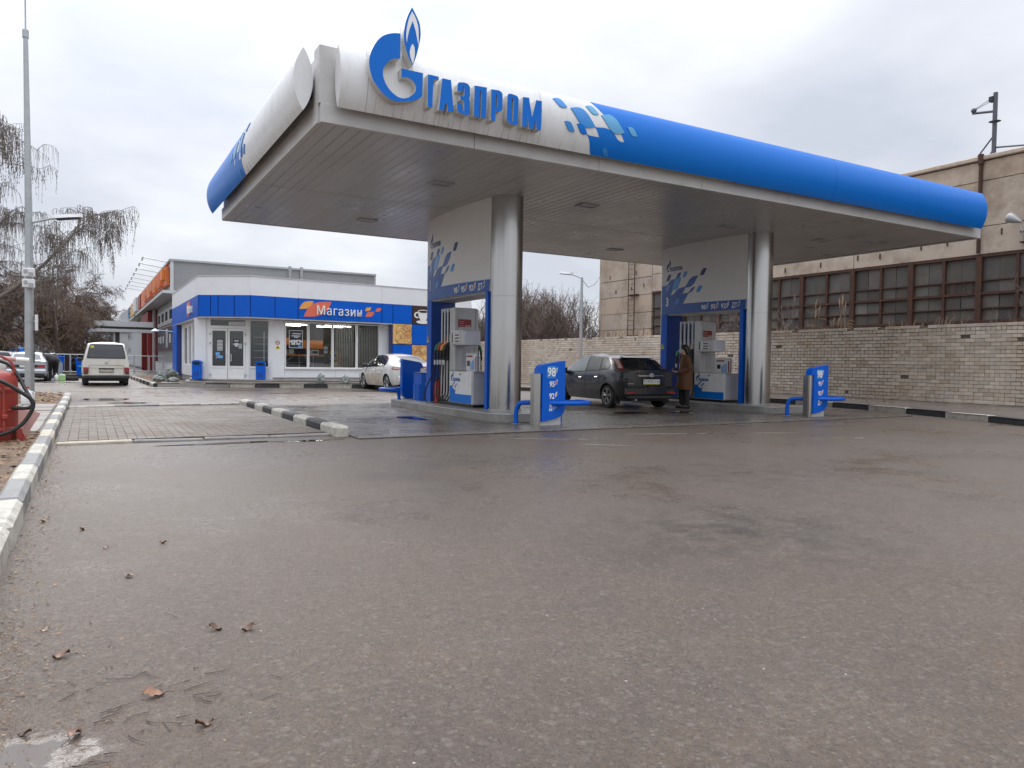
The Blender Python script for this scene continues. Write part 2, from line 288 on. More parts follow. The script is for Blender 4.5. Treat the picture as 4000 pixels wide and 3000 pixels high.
pm('lamp_clear', (0.55, 0.40, 0.36), 0.15, var=0.08, coat=0.5)
pm('plate_white', (0.72, 0.72, 0.68), 0.45, var=0.04)
pm('skin', (0.50, 0.30, 0.22), 0.5, var=0.05)
pm('coat_brown', (0.115, 0.05, 0.021), 0.85, var=0.12, scale=6, bump=0.2)
pm('cloth_dark', (0.022, 0.02, 0.021), 0.85, var=0.2, scale=6, bump=0.2)
pm('hair', (0.014, 0.009, 0.007), 0.45, var=0.2)
pm('mask_blue', (0.35, 0.52, 0.66), 0.8, var=0.04)
pm('phone_red', (0.22, 0.012, 0.015), 0.3, var=0.04)
pm('wrap', (0.15, 0.18, 0.155), 0.65, var=0.2, scale=10, col2=(0.27, 0.29, 0.265), rvar=0.15)
pm('lime', (0.42, 0.66, 0.28), 0.4, var=0.06)
pm('dough', (0.70, 0.40, 0.13), 0.55, var=0.15, scale=7, col2=(0.80, 0.55, 0.22), dirt=(0.5, 0.24, 0.07), dscale=4, damt=0.4)
pm('dough_dark', (0.58, 0.27, 0.10), 0.55, var=0.15, scale=8, col2=(0.70, 0.42, 0.18), dirt=(0.35, 0.13, 0.04), dscale=4, damt=0.4)
pm('coffee', (0.05, 0.022, 0.012), 0.5, var=0.4, scale=30, bump=0.4)
pm('poster_dark', (0.03, 0.035, 0.05), 0.4, var=0.1)
pm('paper', (0.66, 0.67, 0.66), 0.6, var=0.05)
pm('pale_blue', (0.16, 0.42, 0.75), 0.5, var=0.06)
pm('interior', (0.09, 0.07, 0.055), 0.8, var=0.35, scale=0.9, col2=(0.035, 0.03, 0.026))
pm('blind', (0.80, 0.80, 0.77), 0.7, var=0.05)
pm('line_paint', (0.27, 0.235, 0.18), 0.6, var=0.2, scale=12, dirt=(0.13, 0.115, 0.10), dscale=9, damt=1.0)
pm('hill', (0.22, 0.24, 0.29), 0.9, var=0.12, scale=0.02)
pm('block_far', (0.40, 0.40, 0.42), 0.9, var=0.06)
pm('water', (0.035, 0.031, 0.028), 0.03, var=0.1, rvar=0.01, spec=0.6)
pm('verge_grass', (0.09, 0.075, 0.035), 0.9, var=0.3, scale=2, bump=0.6)
pm('murky_water', (0.17, 0.152, 0.138), 0.05, var=0.15, rvar=0.03)
pm('car_glass_dull', (0.02, 0.021, 0.023), 0.32, var=0.05, rvar=0.03, spec=0.3)
emis('tube_light', (1.0, 0.97, 0.9), 14.0)
glass('window_glass', (0.88, 0.90, 0.90), 1.45, 0.02)
emis('green_light', (0.05, 0.9, 0.45), 3.0)

# ------------------------------------------------------------------ mesh helpers
class MB:
    """Collects shapes into one mesh."""
    def __init__(s): s.v = []; s.f = []; s.m = []
    def add(s, vs, fs, mi=0):
        o = len(s.v); s.v += [tuple(p) for p in vs]; s.f += [tuple(o + i for i in f) for f in fs]; s.m += [mi] * len(fs); return s
    def box(s, x0, x1, y0, y1, z0, z1, mi=0, nobot=False):
        vs = [(x0, y0, z0), (x1, y0, z0), (x1, y1, z0), (x0, y1, z0), (x0, y0, z1), (x1, y0, z1), (x1, y1, z1), (x0, y1, z1)]
        fs = [(4, 5, 6, 7), (0, 1, 5, 4), (1, 2, 6, 5), (2, 3, 7, 6), (3, 0, 4, 7)]
        if not nobot: fs.append((3, 2, 1, 0))
        return s.add(vs, fs, mi)
    def bev(s, x0, x1, y0, y1, z0, z1, b, mi=0):
        """box with chamfered edges"""
        vs = []; idx = {}
        for ix, (X, sx) in enumerate(((x0, 1), (x1, -1))):
            for iy, (Y, sy) in enumerate(((y0, 1), (y1, -1))):
                for iz, (Z, sz) in enumerate(((z0, 1), (z1, -1))):
                    idx[ix, iy, iz] = len(vs)
                    vs += [(X, Y + b * sy, Z + b * sz), (X + b * sx, Y, Z + b * sz), (X + b * sx, Y + b * sy, Z)]
        g = lambda a, bb, c, k: idx[a, bb, c] + k
        fs = []
        for ix in (0, 1): fs.append([g(ix, 0, 0, 0), g(ix, 1, 0, 0), g(ix, 1, 1, 0), g(ix, 0, 1, 0)])
        for iy in (0, 1): fs.append([g(0, iy, 0, 1), g(1, iy, 0, 1), g(1, iy, 1, 1), g(0, iy, 1, 1)])
        for iz in (0, 1): fs.append([g(0, 0, iz, 2), g(1, 0, iz, 2), g(1, 1, iz, 2), g(0, 1, iz, 2)])
        for iy in (0, 1):
            for iz in (0, 1): fs.append([g(0, iy, iz, 1), g(1, iy, iz, 1), g(1, iy, iz, 2), g(0, iy, iz, 2)])
        for ix in (0, 1):
            for iz in (0, 1): fs.append([g(ix, 0, iz, 0), g(ix, 1, iz, 0), g(ix, 1, iz, 2), g(ix, 0, iz, 2)])
        for ix in (0, 1):
            for iy in (0, 1): fs.append([g(ix, iy, 0, 0), g(ix, iy, 1, 0), g(ix, iy, 1, 1), g(ix, iy, 0, 1)])
        for k in idx: fs.append([idx[k], idx[k] + 1, idx[k] + 2])
        return s.add(vs, fs, mi)
    def ring(s, c, ax, r, n, ph=0.0):
        ax = Vector(ax).normalized(); a = ax.orthogonal().normalized(); b = ax.cross(a)
        return [Vector(c) + a * (r * math.cos(ph + 2 * PI * i / n)) + b * (r * math.sin(ph + 2 * PI * i / n)) for i in range(n)]
    def tube(s, pts, r, n=8, mi=0, cap=True, closed=False):
        pts = [Vector(p) for p in pts]; k = len(pts)
        rs = r if isinstance(r, (list, tuple)) else [r] * k
        vs = []; prev = None
        for i, p in enumerate(pts):
            if closed: d = pts[(i + 1) % k] - pts[i - 1]
            else: d = pts[min(i + 1, k - 1)] - pts[max(i - 1, 0)]
            d = d.normalized() if d.length > 1e-9 else Vector((0, 0, 1))
            if prev is None: a = d.orthogonal().normalized()
            else:
                a = prev - d * prev.dot(d)
                a = a.normalized() if a.length > 1e-6 else d.orthogonal().normalized()
            prev = a; b = d.cross(a)
            vs += [p + a * (rs[i] * math.cos(2 * PI * j / n)) + b * (rs[i] * math.sin(2 * PI * j / n)) for j in range(n)]
        fs = []
        for i in range(k if closed else k - 1):
            i2 = (i + 1) % k
            for j in range(n): fs.append((i * n + j, i * n + (j + 1) % n, i2 * n + (j + 1) % n, i2 * n + j))
        if cap and not closed and n > 2:
            fs.append(tuple(range(n - 1, -1, -1))); fs.append(tuple((k - 1) * n + j for j in range(n)))
        return s.add(vs, fs, mi)
    def cyl(s, p0, p1, r, r1=None, n=16, mi=0, cap=True): return s.tube([p0, p1], [r, r if r1 is None else r1], n, mi, cap)
    def lathe(s, prof, c=(0, 0, 0), n=20, mi=0):
        """prof: list of (r,z)"""
        vs = [(c[0] + r * math.cos(2 * PI * j / n), c[1] + r * math.sin(2 * PI * j / n), c[2] + z) for r, z in prof for j in range(n)]
        fs = [(i * n + j, i * n + (j + 1) % n, (i + 1) * n + (j + 1) % n, (i + 1) * n + j) for i in range(len(prof) - 1) for j in range(n)]
        fs.append(tuple(range(n - 1, -1, -1))); fs.append(tuple((len(prof) - 1) * n + j for j in range(n)))
        return s.add(vs, fs, mi)
    def prism(s, poly, fn, d0, d1, mi=0, mside=None):
        """extrude a 2-D polygon; fn(a,b,d) -> 3-D point"""
        k = len(poly); vs = [fn(a, b, d0) for a, b in poly] + [fn(a, b, d1) for a, b in poly]
        s.add(vs, [tuple(range(k)), tuple(range(2 * k - 1, k - 1, -1))], mi)
        o = len(s.v) - 2 * k
        for i in range(k):
            s.f.append((o + i, o + k + i, o + k + (i + 1) % k, o + (i + 1) % k)); s.m.append(mi if mside is None else mside)
        return s
    def xf(s, mat):
        s.v = [tuple(mat @ Vector(p)) for p in s.v]; return s
    def merge(s, o, mat=None, mi=None):
        vs = [tuple(mat @ Vector(p)) for p in o.v] if mat else o.v
        k = len(s.v); s.v += vs; s.f += [tuple(k + i for i in f) for f in o.f]; s.m += (o.m if mi is None else [mi] * len(o.f)); return s
    def mesh(s, name, mats, smooth=None, fix=True):
        me = bpy.data.meshes.new(name); me.from_pydata(s.v, [], s.f)
        for m in ([mats] if isinstance(mats, str) else mats): me.materials.append(MATS[m])
        if len(me.materials) > 1: me.polygons.foreach_set('material_index', s.m)
        if fix and len(s.f) < 6000:
            b = bmesh.new(); b.from_mesh(me); bmesh.ops.recalc_face_normals(b, faces=b.faces); b.to_mesh(me); b.free()
        if smooth is not None:
            me.polygons.foreach_set('use_smooth', [True] * len(me.polygons))
            if smooth < 180: me.set_sharp_from_angle(angle=R(smooth))
        me.update(); return me
    def build(s, name, mats, parent=None, smooth=None, loc=None, rot=None, fix=True):
        o = bpy.data.objects.new(name, s.mesh(name, mats, smooth, fix)); COL.objects.link(o)
        if parent: o.parent = parent
        if loc: o.location = loc
        if rot: o.rotation_euler = rot
        return o
def mo(name, me, parent=None, loc=None, rot=None):
    o = bpy.data.objects.new(name, me); COL.objects.link(o)
    if parent: o.parent = parent
    if loc: o.location = loc
    if rot: o.rotation_euler = rot
    return o
def tag(o, label, cat, group=None):
    o['label'] = label; o['category'] = cat
    if group: o['group'] = group
    return o
def thing(name, label, cat, loc=(0, 0, 0), rz=0.0, group=None):
    o = bpy.data.objects.new(name, None); o.empty_display_size = 0.2; COL.objects.link(o)
    o.location = loc; o.rotation_euler = (0, 0, rz); return tag(o, label, cat, group)
def struct(o): o['kind'] = 'structure'; return o
def stuff(o): o['kind'] = 'stuff'; return o
def sgroup(name):
    o = bpy.data.objects.new(name, None); COL.objects.link(o); return struct(o)
def dup(o, parent=None):
    c = o.copy(); COL.objects.link(c)
    if parent: c.parent = parent; c.matrix_parent_inverse = o.matrix_parent_inverse.copy()
    for ch in list(o.children): dup(ch, c)
    return c
def copy_thing(o, label, loc=None, rz=None, scale=None):
    c = dup(o); c['label'] = label
    if loc: c.location = loc
    if rz is not None: c.rotation_euler = (0, 0, rz)
    if scale: c.scale = (scale,) * 3
    return c

def fill2d(outer, holes=(), grid=None):
    """triangulated 2-D region with optional cut lines grid=(step_a, step_b); returns verts, faces"""
    b = bmesh.new(); ed = []
    for lp in [outer] + list(holes):
        vs = [b.verts.new((x, y, 0)) for x, y in lp]
        for i in range(len(vs)): ed.append(b.edges.new((vs[i], vs[(i + 1) % len(vs)])))
    if holes: bmesh.ops.triangle_fill(b, edges=ed, use_beauty=True, use_dissolve=False)
    else:
        f_ = b.faces.new(b.verts[:]); f_.normal_update(); bmesh.ops.triangulate(b, faces=[f_], quad_method='BEAUTY', ngon_method='EAR_CLIP')
    if grid:
        xs = [p[0] for p in outer]; ys = [p[1] for p in outer]
        for ax, st, lo, hi in ((0, grid[0], min(xs), max(xs)), (1, grid[1], min(ys), max(ys))):
            if not st: continue
            k = math.floor(lo / st) + 1
            while k * st < hi:
                bmesh.ops.bisect_plane(b, geom=b.verts[:] + b.edges[:] + b.faces[:], plane_co=(k * st, 0, 0) if ax == 0 else (0, k * st, 0), plane_no=(1, 0, 0) if ax == 0 else (0, 1, 0)); k += 1
    b.verts.index_update()
    vs = [(v.co.x, v.co.y) for v in b.verts]; fs = [tuple(v.index for v in f.verts) for f in b.faces]; b.free()
    return vs, fs
def patch(mb, outer, fn, holes=(), grid=None, mi=0, thick=0.0):
    """thin raised piece on a surface: fn(a,b,off) -> 3-D"""
    vs, fs = fill2d(outer, holes, grid)
    mb.add([fn(a, b, thick) for a, b in vs], fs, mi)
    if thick:
        for lp in [outer] + list(holes):
            k = len(lp); o = [fn(a, b, thick) for a, b in lp] + [fn(a, b, 0.0) for a, b in lp]
            mb.add(o, [(i, (i + 1) % k, k + (i + 1) % k, k + i) for i in range(k)], mi)
    return mb
def extr(mb, outer, holes, fn, d0, d1, mf=0, ms=0):
    """letter with holes: front at d1, sides down to d0"""
    vs, fs = fill2d(outer, holes)
    mb.add([fn(a, b, d1) for a, b in vs], fs, mf)
    for lp in [outer] + list(holes):
        k = len(lp); o = [fn(a, b, d1) for a, b in lp] + [fn(a, b, d0) for a, b in lp]
        mb.add(o, [(i, (i + 1) % k, k + (i + 1) % k, k + i) for i in range(k)], ms)
    return mb
def leaf2d(t1, t2, w=0.24, n=5, skew=0.35):
    """pointed leaf between two tips"""
    a = Vector(t1); b = Vector(t2); d = b - a; nrm = Vector((-d.y, d.x)) * w
    pts = []
    for i in range(n + 1):
        u = i / n; pts.append(a + d * u + nrm * (math.sin(PI * u) * (1 + skew * math.cos(PI * u))))
    for i in range(1, n):
        u = 1 - i / n; pts.append(a + d * u - nrm * (math.sin(PI * u) * (1 - skew * math.cos(PI * u))))
    return [(p.x, p.y) for p in pts]
_txt = {}
def text_geo(txt, size, extrude=0.0, bold=0.0, sx=1.0, space=1.0):
    key = (txt, size, extrude, bold, space)
    if key not in _txt:
        cu = bpy.data.curves.new('t', 'FONT'); cu.body = txt; cu.size = size; cu.extrude = extrude; cu.offset = bold; cu.resolution_u = 3; cu.space_character = space
        o = bpy.data.objects.new('t', cu); COL.objects.link(o); dg = bpy.context.evaluated_depsgraph_get(); dg.update()
        me = bpy.data.meshes.new_from_object(o.evaluated_get(dg)); vs = [tuple(v.co) for v in me.vertices]; fs = [tuple(p.vertices) for p in me.polygons]
        bpy.data.objects.remove(o); bpy.data.curves.remove(cu); bpy.data.meshes.remove(me); _txt[key] = (vs, fs)
    return _txt[key]
def text(mb, txt, size, fn, mi=0, extrude=0.0, bold=0.0, sx=1.0, fit=None, space=1.0):
    """fn(a,b,d) -> 3-D; fit=width squeezes the line to that width"""
    vs, fs = text_geo(txt, size, extrude, bold, 1.0, space)
    if not vs: return mb
    x0 = min(v[0] for v in vs); x1 = max(v[0] for v in vs)
    k = sx if not fit else fit / (x1 - x0)
    return mb.add([fn((x - x0) * k, y, z) for x, y, z in vs], fs, mi)
class Frame:
    """vertical wall frame: a along the wall, o outward (right of the direction), z up"""
    def __init__(s, p, ang): s.p = p; s.c = math.cos(R(ang)); s.s = math.sin(R(ang)); s.ang = ang
    def w(s, a, o, z): return (s.p[0] + s.c * a + s.s * o, s.p[1] + s.s * a - s.c * o, z)
    def box(s, mb, a0, a1, o0, o1, z0, z1, mi=0):
        t = MB().box(a0, a1, o0, o1, z0, z1, mi); t.v = [s.w(*p) for p in t.v]; mb.merge(t); return mb
    def fn(s, a0, z0, o=0.0): return lambda a, b, d: s.w(a0 + a, o + d, z0 + b)
    def abs(s, o=0.0): return lambda a, b, d: s.w(a, o + d, b)

def smooth2d(poly, n=4, corner=42, closed=True):
    """rounds the gentle bends of an outline and keeps its corners"""
    P = [Vector(p) for p in poly]; k = len(P); out = []
    def is_c(i):
        if not closed and i in (0, k - 1): return True
        a = P[i] - P[i - 1]; b = P[(i + 1) % k] - P[i]
        return a.length < 1e-6 or b.length < 1e-6 or a.angle(b) > R(corner)
    C_ = [is_c(i) for i in range(k)]
    for i in range(k if closed else k - 1):
        p1 = P[i]; p2 = P[(i + 1) % k]; p0 = p1 * 2 - p2 if C_[i] else P[i - 1]; p3 = p2 * 2 - p1 if C_[(i + 1) % k] else P[(i + 2) % k]
        if C_[i] and C_[(i + 1) % k]: out.append(tuple(p1)); continue
        for j in range(n):
            u = j / n; q = .5 * ((2 * p1) + (-p0 + p2) * u + (2 * p0 - 5 * p1 + 4 * p2 - p3) * u * u + (-p0 + 3 * p1 - 3 * p2 + p3) * u ** 3); out.append(tuple(q))
    if not closed: out.append(tuple(P[-1]))
    return out

# ------------------------------------------------------------------ ground, paving, kerbs
g = MB(); g.add([(-400, -60, 0), (400, -60, 0), (400, 900, 0), (-400, 900, 0)], [(0, 1, 2, 3)])
struct(g.build('ground', 'asphalt', fix=False))

def paving(name, mat, x0, x1, y0, y1, z, pw, pl, near_rows, stag=True, gap=0.008, along='x', holes=()):
    root = sgroup(name)
    bd = MB(); bd.box(x0, x1, y0, y1, 0.004, z - 0.012, nobot=True); bd.build('bedding', 'joint', root)
    unit = MB().bev(-pw / 2 + gap / 2, pw / 2 - gap / 2, -pl / 2 + gap / 2, pl / 2 - gap / 2, -0.02, 0.0, gap * .7).mesh('paver', mat)
    rest = MB(); r = 0; y = y0; n = 0
    while y + pl <= y1 + 1e-6:
        x = x0 - (pw / 2 if stag and r % 2 else 0)
        while x < x1 - 1e-6:
            a = max(x, x0); b = min(x + pw, x1)
            if b - a > 0.03 and not any(h[0] < (a + b) / 2 < h[1] and h[2] < y + pl / 2 < h[3] for h in holes):
                dz = rnd.uniform(-0.002, 0.002)
                if r < near_rows and b - a > pw - 1e-4 and n < 295:
                    o = mo('paver', unit, root, ((a + b) / 2, y + pl / 2, z + dz), (rnd.uniform(-.006, .006), rnd.uniform(-.006, .006), 0)); n += 1
                else:
                    t = rnd.uniform(-.0012, .0012)
                    vs = [(a + gap / 2, y + gap / 2, z + dz), (b - gap / 2, y + gap / 2, z + dz + t), (b - gap / 2, y + pl - gap / 2, z + dz), (a + gap / 2, y + pl - gap / 2, z + dz - t)]
                    lo = [(p[0], p[1], z - 0.013) for p in vs]
                    rest.add(vs + lo, [(0, 1, 2, 3), (0, 4, 5, 1), (1, 5, 6, 2), (2, 6, 7, 3), (3, 7, 4, 0)])
            x += pw
        y += pl; r += 1
    o = rest.build('paver_field', mat, root, fix=False); stuff(o)
    return root
ISL1 = (4.0, 5.6, 1.7, 7.9); ISL2 = (11.8, 13.4, 1.7, 7.9)
paving('forecourt_paving', 'paver_wet', 0.62, 15.0, -0.05, 8.55, 0.022, 0.2, 0.1, 4, holes=((4.1, 5.5, 1.9, 7.8), (11.9, 13.3, 1.9, 7.8)))
paving('ramp_paving', 'paver', -3.36, 0.36, 0.86, 8.46, 0.042, 0.124, 0.2, 9, stag=False, gap=0.0035)

def kerb_run(root, pts, w, h, L, mats, start=0, gap=0.012, b=0.03, z0=0.0, sink=0.05, jit=0.006, tone=None):
    """stones laid along a polyline; w to the left of the direction"""
    P = [Vector((p[0], p[1])) for p in pts]; i = 0; carry = 0; k = start
    segs = [(P[j], P[j + 1]) for j in range(len(P) - 1)]
    cache = {}
    for a, bb in segs:
        d = (bb - a); ln = d.length; n = max(1, round(ln / L)); sl = ln / n; ang = math.atan2(d.y, d.x)
        for q in range(n):
            c = a + d * ((q + 0.5) / n); mt = mats[k % len(mats)]; k += 1
            key = (round(sl, 3), mt)
            if key not in cache:
                cache[key] = MB().bev(-sl / 2 + gap / 2, sl / 2 - gap / 2, 0, w, -sink, h, b).mesh('kerb_stone', mt)
            mo('kerb_stone', cache[key], root, (c.x + rnd.uniform(-jit, jit), c.y + rnd.uniform(-jit, jit), z0 + rnd.uniform(-jit, jit)), (rnd.uniform(-.012, .012), rnd.uniform(-.012, .012), ang + rnd.uniform(-.006, .006)))
    return root
kl = sgroup('verge_kerb')
# long kerb down the left side: stones of mixed old paint
seq = ['kerb_white', 'kerb_grey', 'kerb_white', 'kerb_grey', 'kerb_white', 'kerb_grey', 'kerb_cream', 'kerb_grey', 'kerb_cream', 'kerb_grey', 'kerb_cream', 'kerb_grey', 'kerb_white', 'kerb_grey', 'kerb_white', 'kerb_grey', 'kerb_white', 'kerb_grey', 'kerb_white']
kerb_run(kl, [(-3.4, -12.4), (-3.4, 13.2)], 0.18, 0.17, 1.0, seq, start=12, b=0.035)
kr = sgroup('ramp_kerb')
kerb_run(kr, [(0.62, 0.42), (0.60, 8.9)], 0.22, 0.17, 0.95, ['kerb_white', 'kerb_black'], b=0.035)
kn = sgroup('ramp_edge_kerb')
kerb_run(kn, [(-3.38, 0.66), (0.38, 0.62)], 0.15, 0.036, 0.94, ['kerb_cream', 'kerb_grey', 'kerb_grey', 'kerb_grey'], b=0.015)
kerb_run(kn, [(-3.38, 8.5), (0.4, 8.9)], 0.17, 0.075, 1.0, ['kerb_white', 'kerb_grey', 'kerb_white', 'kerb_white'], b=0.02)
# broken end stone of the ramp kerb
ks = sgroup('store_kerb')
kerb_run(ks, [(9.6, 18.75), (-0.7, 22.3)], -0.17, 0.16, 1.02, ['kerb_black', 'kerb_white'], b=0.025)
kerb_run(ks, [(-0.75, 22.4), (-1.0, 36.0)], -0.17, 0.16, 1.0, ['kerb_white', 'kerb_black'], b=0.025)
kf = sgroup('far_kerb')
kerb_run(kf, [(-1.0, 35.6), (-14, 35.2)], -0.17, 0.18, 2.2, ['kerb_white', 'kerb_black'], b=0.025)
kw = sgroup('wall_kerb')
kpts = [(13.3, -5.6), (14.51, -2.81), (15.15, -1.5), (15.6, -0.3), (16.05, 1.07), (16.37, 2.3), (16.52, 3.48), (16.55, 5.0), (16.4, 8.0), (15.6, 11.0), (13.6, 15.6), (11.5, 18.5)]
def arc_resample(pts, L):
    out = [Vector(pts[0])]; acc = 0
    dense = []
    for a, b in zip(pts, pts[1:]):
        for i in range(40): dense.append(Vector(a).lerp(Vector(b), i / 40))
    dense.append(Vector(pts[-1])); last = dense[0]
    for p in dense:
        if (p - out[-1]).length >= L: out.append(p)
    return out
kq = arc_resample(kpts, 1.35)
kerb_run(kw, kq, -0.17, 0.15, 1.35, ['kerb_black', 'kerb_white'], b=0.025)

# soil verges: bumpy sheets
def soil(name, outline, z, mat, step=0.12, amp=0.03, seed=1, slope=None):
    vs, fs = fill2d(outline, (), (step, step)); rr = random.Random(seed)
    from mathutils import noise
    m = MB(); m.add([(x, y, z + amp * noise.noise((x * 2.2, y * 2.2, seed)) + amp * 0.6 * noise.noise((x * 9, y * 9, seed)) + (slope(x, y) if slope else 0)) for x, y in vs], fs)
    return struct(m.build(name, mat, smooth=180, fix=False))
soil('verge', [(-3.57, -12.5), (-3.57, 1.35), (-9, 1.35), (-9, -12.5)], 0.125, 'soil', 0.16, 0.035, 1)
soil('verge', [(-3.57, 8.35), (-3.6, 13.0), (-3.9, 14.4), (-5.2, 15.4), (-9, 16.0), (-9, 8.35)], 0.125, 'soil', 0.16, 0.045, 2)
soil('wall_verge', [(p[0] + 0.17, p[1] - 0.05) for p in kpts] + [(19.2, 20), (19.2, -8), (14.0, -8)], 0.12, 'soil_grey', 0.3, 0.05, 3, slope=lambda x, y: 0.10 * max(0, (x - 17.5) / 1.6))
soil('planting_bed', [(-0.72, 22.55), (0.9, 21.95), (0.85, 27), (0.95, 36), (-0.85, 36)], 0.13, 'soil', 0.25, 0.05, 4)
# slab path beside the ramp
sp = sgroup('slab_path'); b = MB(); b.box(-9, -3.58, 1.33, 8.4, 0.0, 0.135, nobot=True); b.build('bedding', 'joint', sp)
sm = {}
for j in range(14):
    for i in range(9):
        L = 0.6; a = -3.6 - (i + 1) * L; y = 1.34 + j * 0.5
        if a < -8.9: continue
        if 'u' not in sm: sm['u'] = MB().bev(0.006, L - 0.006, 0.006, 0.494, -0.05, 0.0, 0.008).mesh('slab', 'slab')
        mo('slab', sm['u'], sp, (a, y, 0.155 + rnd.uniform(-.008, .006)), (rnd.uniform(-.012, .012), rnd.uniform(-.012, .012), 0))
# terrace in front of the shop: two courses of stone slabs
def course(root, outline, z0, z1, L, name='stone_slab'):
    k = len(outline)
    m = MB(); m.prism(outline, lambda a, b, d: (a, b, d), z0, z1); m.build('terrace_bed', 'concrete', root)
tr_ = sgroup('shop_terrace')
course(tr_, [(-0.55, 22.2), (9.5, 18.92), (12, 19.0), (12, 24), (0.9, 27), (-0.2, 24.5)], 0.0, 0.13, 1)
T1 = [(0.55, 22.75), (2.0, 21.35), (5.2, 20.7), (12, 20.35), (12, 24), (1.0, 26.5)]
course(tr_, T1, 0.13, 0.21, 1)
T2 = [(0.8, 23.4), (2.3, 21.75), (5.4, 21.1), (12, 21.0), (12, 24), (1.1, 26.5)]
course(tr_, T2, 0.21, 0.29, 1)
smesh = {}
for (pts, zt, dep) in ((T1[:4], 0.222, .42), (T2[:4], 0.302, .6)):
    for a, b_ in zip(pts, pts[1:]):
        a = Vector(a); b_ = Vector(b_); d = b_ - a; n = max(1, round(d.length / 0.72)); ang = math.atan2(d.y, d.x); sl = d.length / n
        for q in range(n):
            c = a + d * (q / n); key = (round(sl, 2), dep)
            if key not in smesh: smesh[key] = MB().bev(0.005, sl - 0.005, -0.03, dep, -0.05, 0, 0.008).mesh('stone_slab', 'slab')
            mo('stone_slab', smesh[key], tr_, (c.x, c.y, zt + rnd.uniform(-.008, .008)), (rnd.uniform(-.01, .01), rnd.uniform(-.01, .01), ang))

# worn road paint
pt = MB()
def paint(x0, y0, x1, y1, w):
    d = (Vector((x1, y1)) - Vector((x0, y0))); nn = Vector((-d.y, d.x)).normalized() * w / 2; a = Vector((x0, y0)); b_ = Vector((x1, y1)); k = 8
    for i in range(k):
        if rnd.random() < 0.22: continue
        p = a.lerp(b_, i / k); q = a.lerp(b_, (i + 0.96) / k); j = [rnd.uniform(0.6, 1.1) for _ in range(4)]
        pt.add([(*(p - nn * j[0]), 0.004), (*(q - nn * j[1]), 0.004), (*(q + nn * j[2]), 0.004), (*(p + nn * j[3]), 0.004)], [(0, 1, 2, 3)])
PAINT = [(5.1, -1.0, 6.5, -1.45, .11), (2.9, -0.9, 3.9, -1.5, .11), (7.4, -1.7, 8.3, -2.0, .1), (8.6, -0.2, 9.4, -0.35, .1), (10.2, -0.8, 11.0, -1.0, .1), (8.0, -2.9, 8.6, -3.1, .1), (9.3, -1.6, 9.9, -1.75, .1), (12.6, -0.9, 13.2, -1.6, .1), (3.4, -2.0, 4.1, -2.5, .1), (13.4, 0.6, 14.2, 0.3, .1), (11.6, -2.2, 12.2, -2.8, .1)]
for a in PAINT: paint(*a)
struct(pt.build('road_marking', 'line_paint', fix=False))

# puddles
def puddle(cx, cy, rx, ry, z=0.004, seed=0, rot=0.0, mat='water'):
    rr = random.Random(seed); ph = [(rr.uniform(0, 6.28), rr.uniform(.05, .22) / (k * .55)) for k in range(1, 8)]; n = 64; vs = []
    for i in range(n):
        a = 2 * PI * i / n; r = 1 + sum(am * math.sin((k + 1) * a + p) for k, (p, am) in enumerate(ph))
        x = rx * r * math.cos(a); y = ry * r * math.sin(a); vs.append((cx + x * math.cos(rot) - y * math.sin(rot), cy + x * math.sin(rot) + y * math.cos(rot), z))
    m = MB(); m.add(vs, [tuple(range(n))]); return struct(m.build('puddle', mat, fix=False))
PUD = [(-2.72, 12.7, .55, .75, 3, 0), (1.6, 18.6, 1.1, .3, 7, -.3), (-1.2, 20.2, 1.0, .22, 8, .1), (6.5, 16.9, 1.2, .3, 10, -.3),
       (-1.2, 0.15, .9, .1, 11, 0), (-0.1, 0.05, .5, .09, 12, 0.1), (-4.4, 27.8, .9, .35, 13, 0), (3.0, 15.5, .8, .2, 14, 0.2), (9.0, 11.5, 1.6, .5, 15, .2), (-2.2, 10.8, .4, .5, 16, 0)]
for i, (x, y, rx, ry, sd_, ro) in enumerate(PUD): puddle(x, y, rx, ry, 0.004, sd_, ro, 'water')
for i, (x, y, rx, ry, sd_) in enumerate([(8.6, 3.0, .5, .35, 23), (9.9, 2.9, .4, .3, 25), (2.9, 3.2, .35, .5, 21)]): puddle(x, y, rx, ry, 0.0265, sd_)

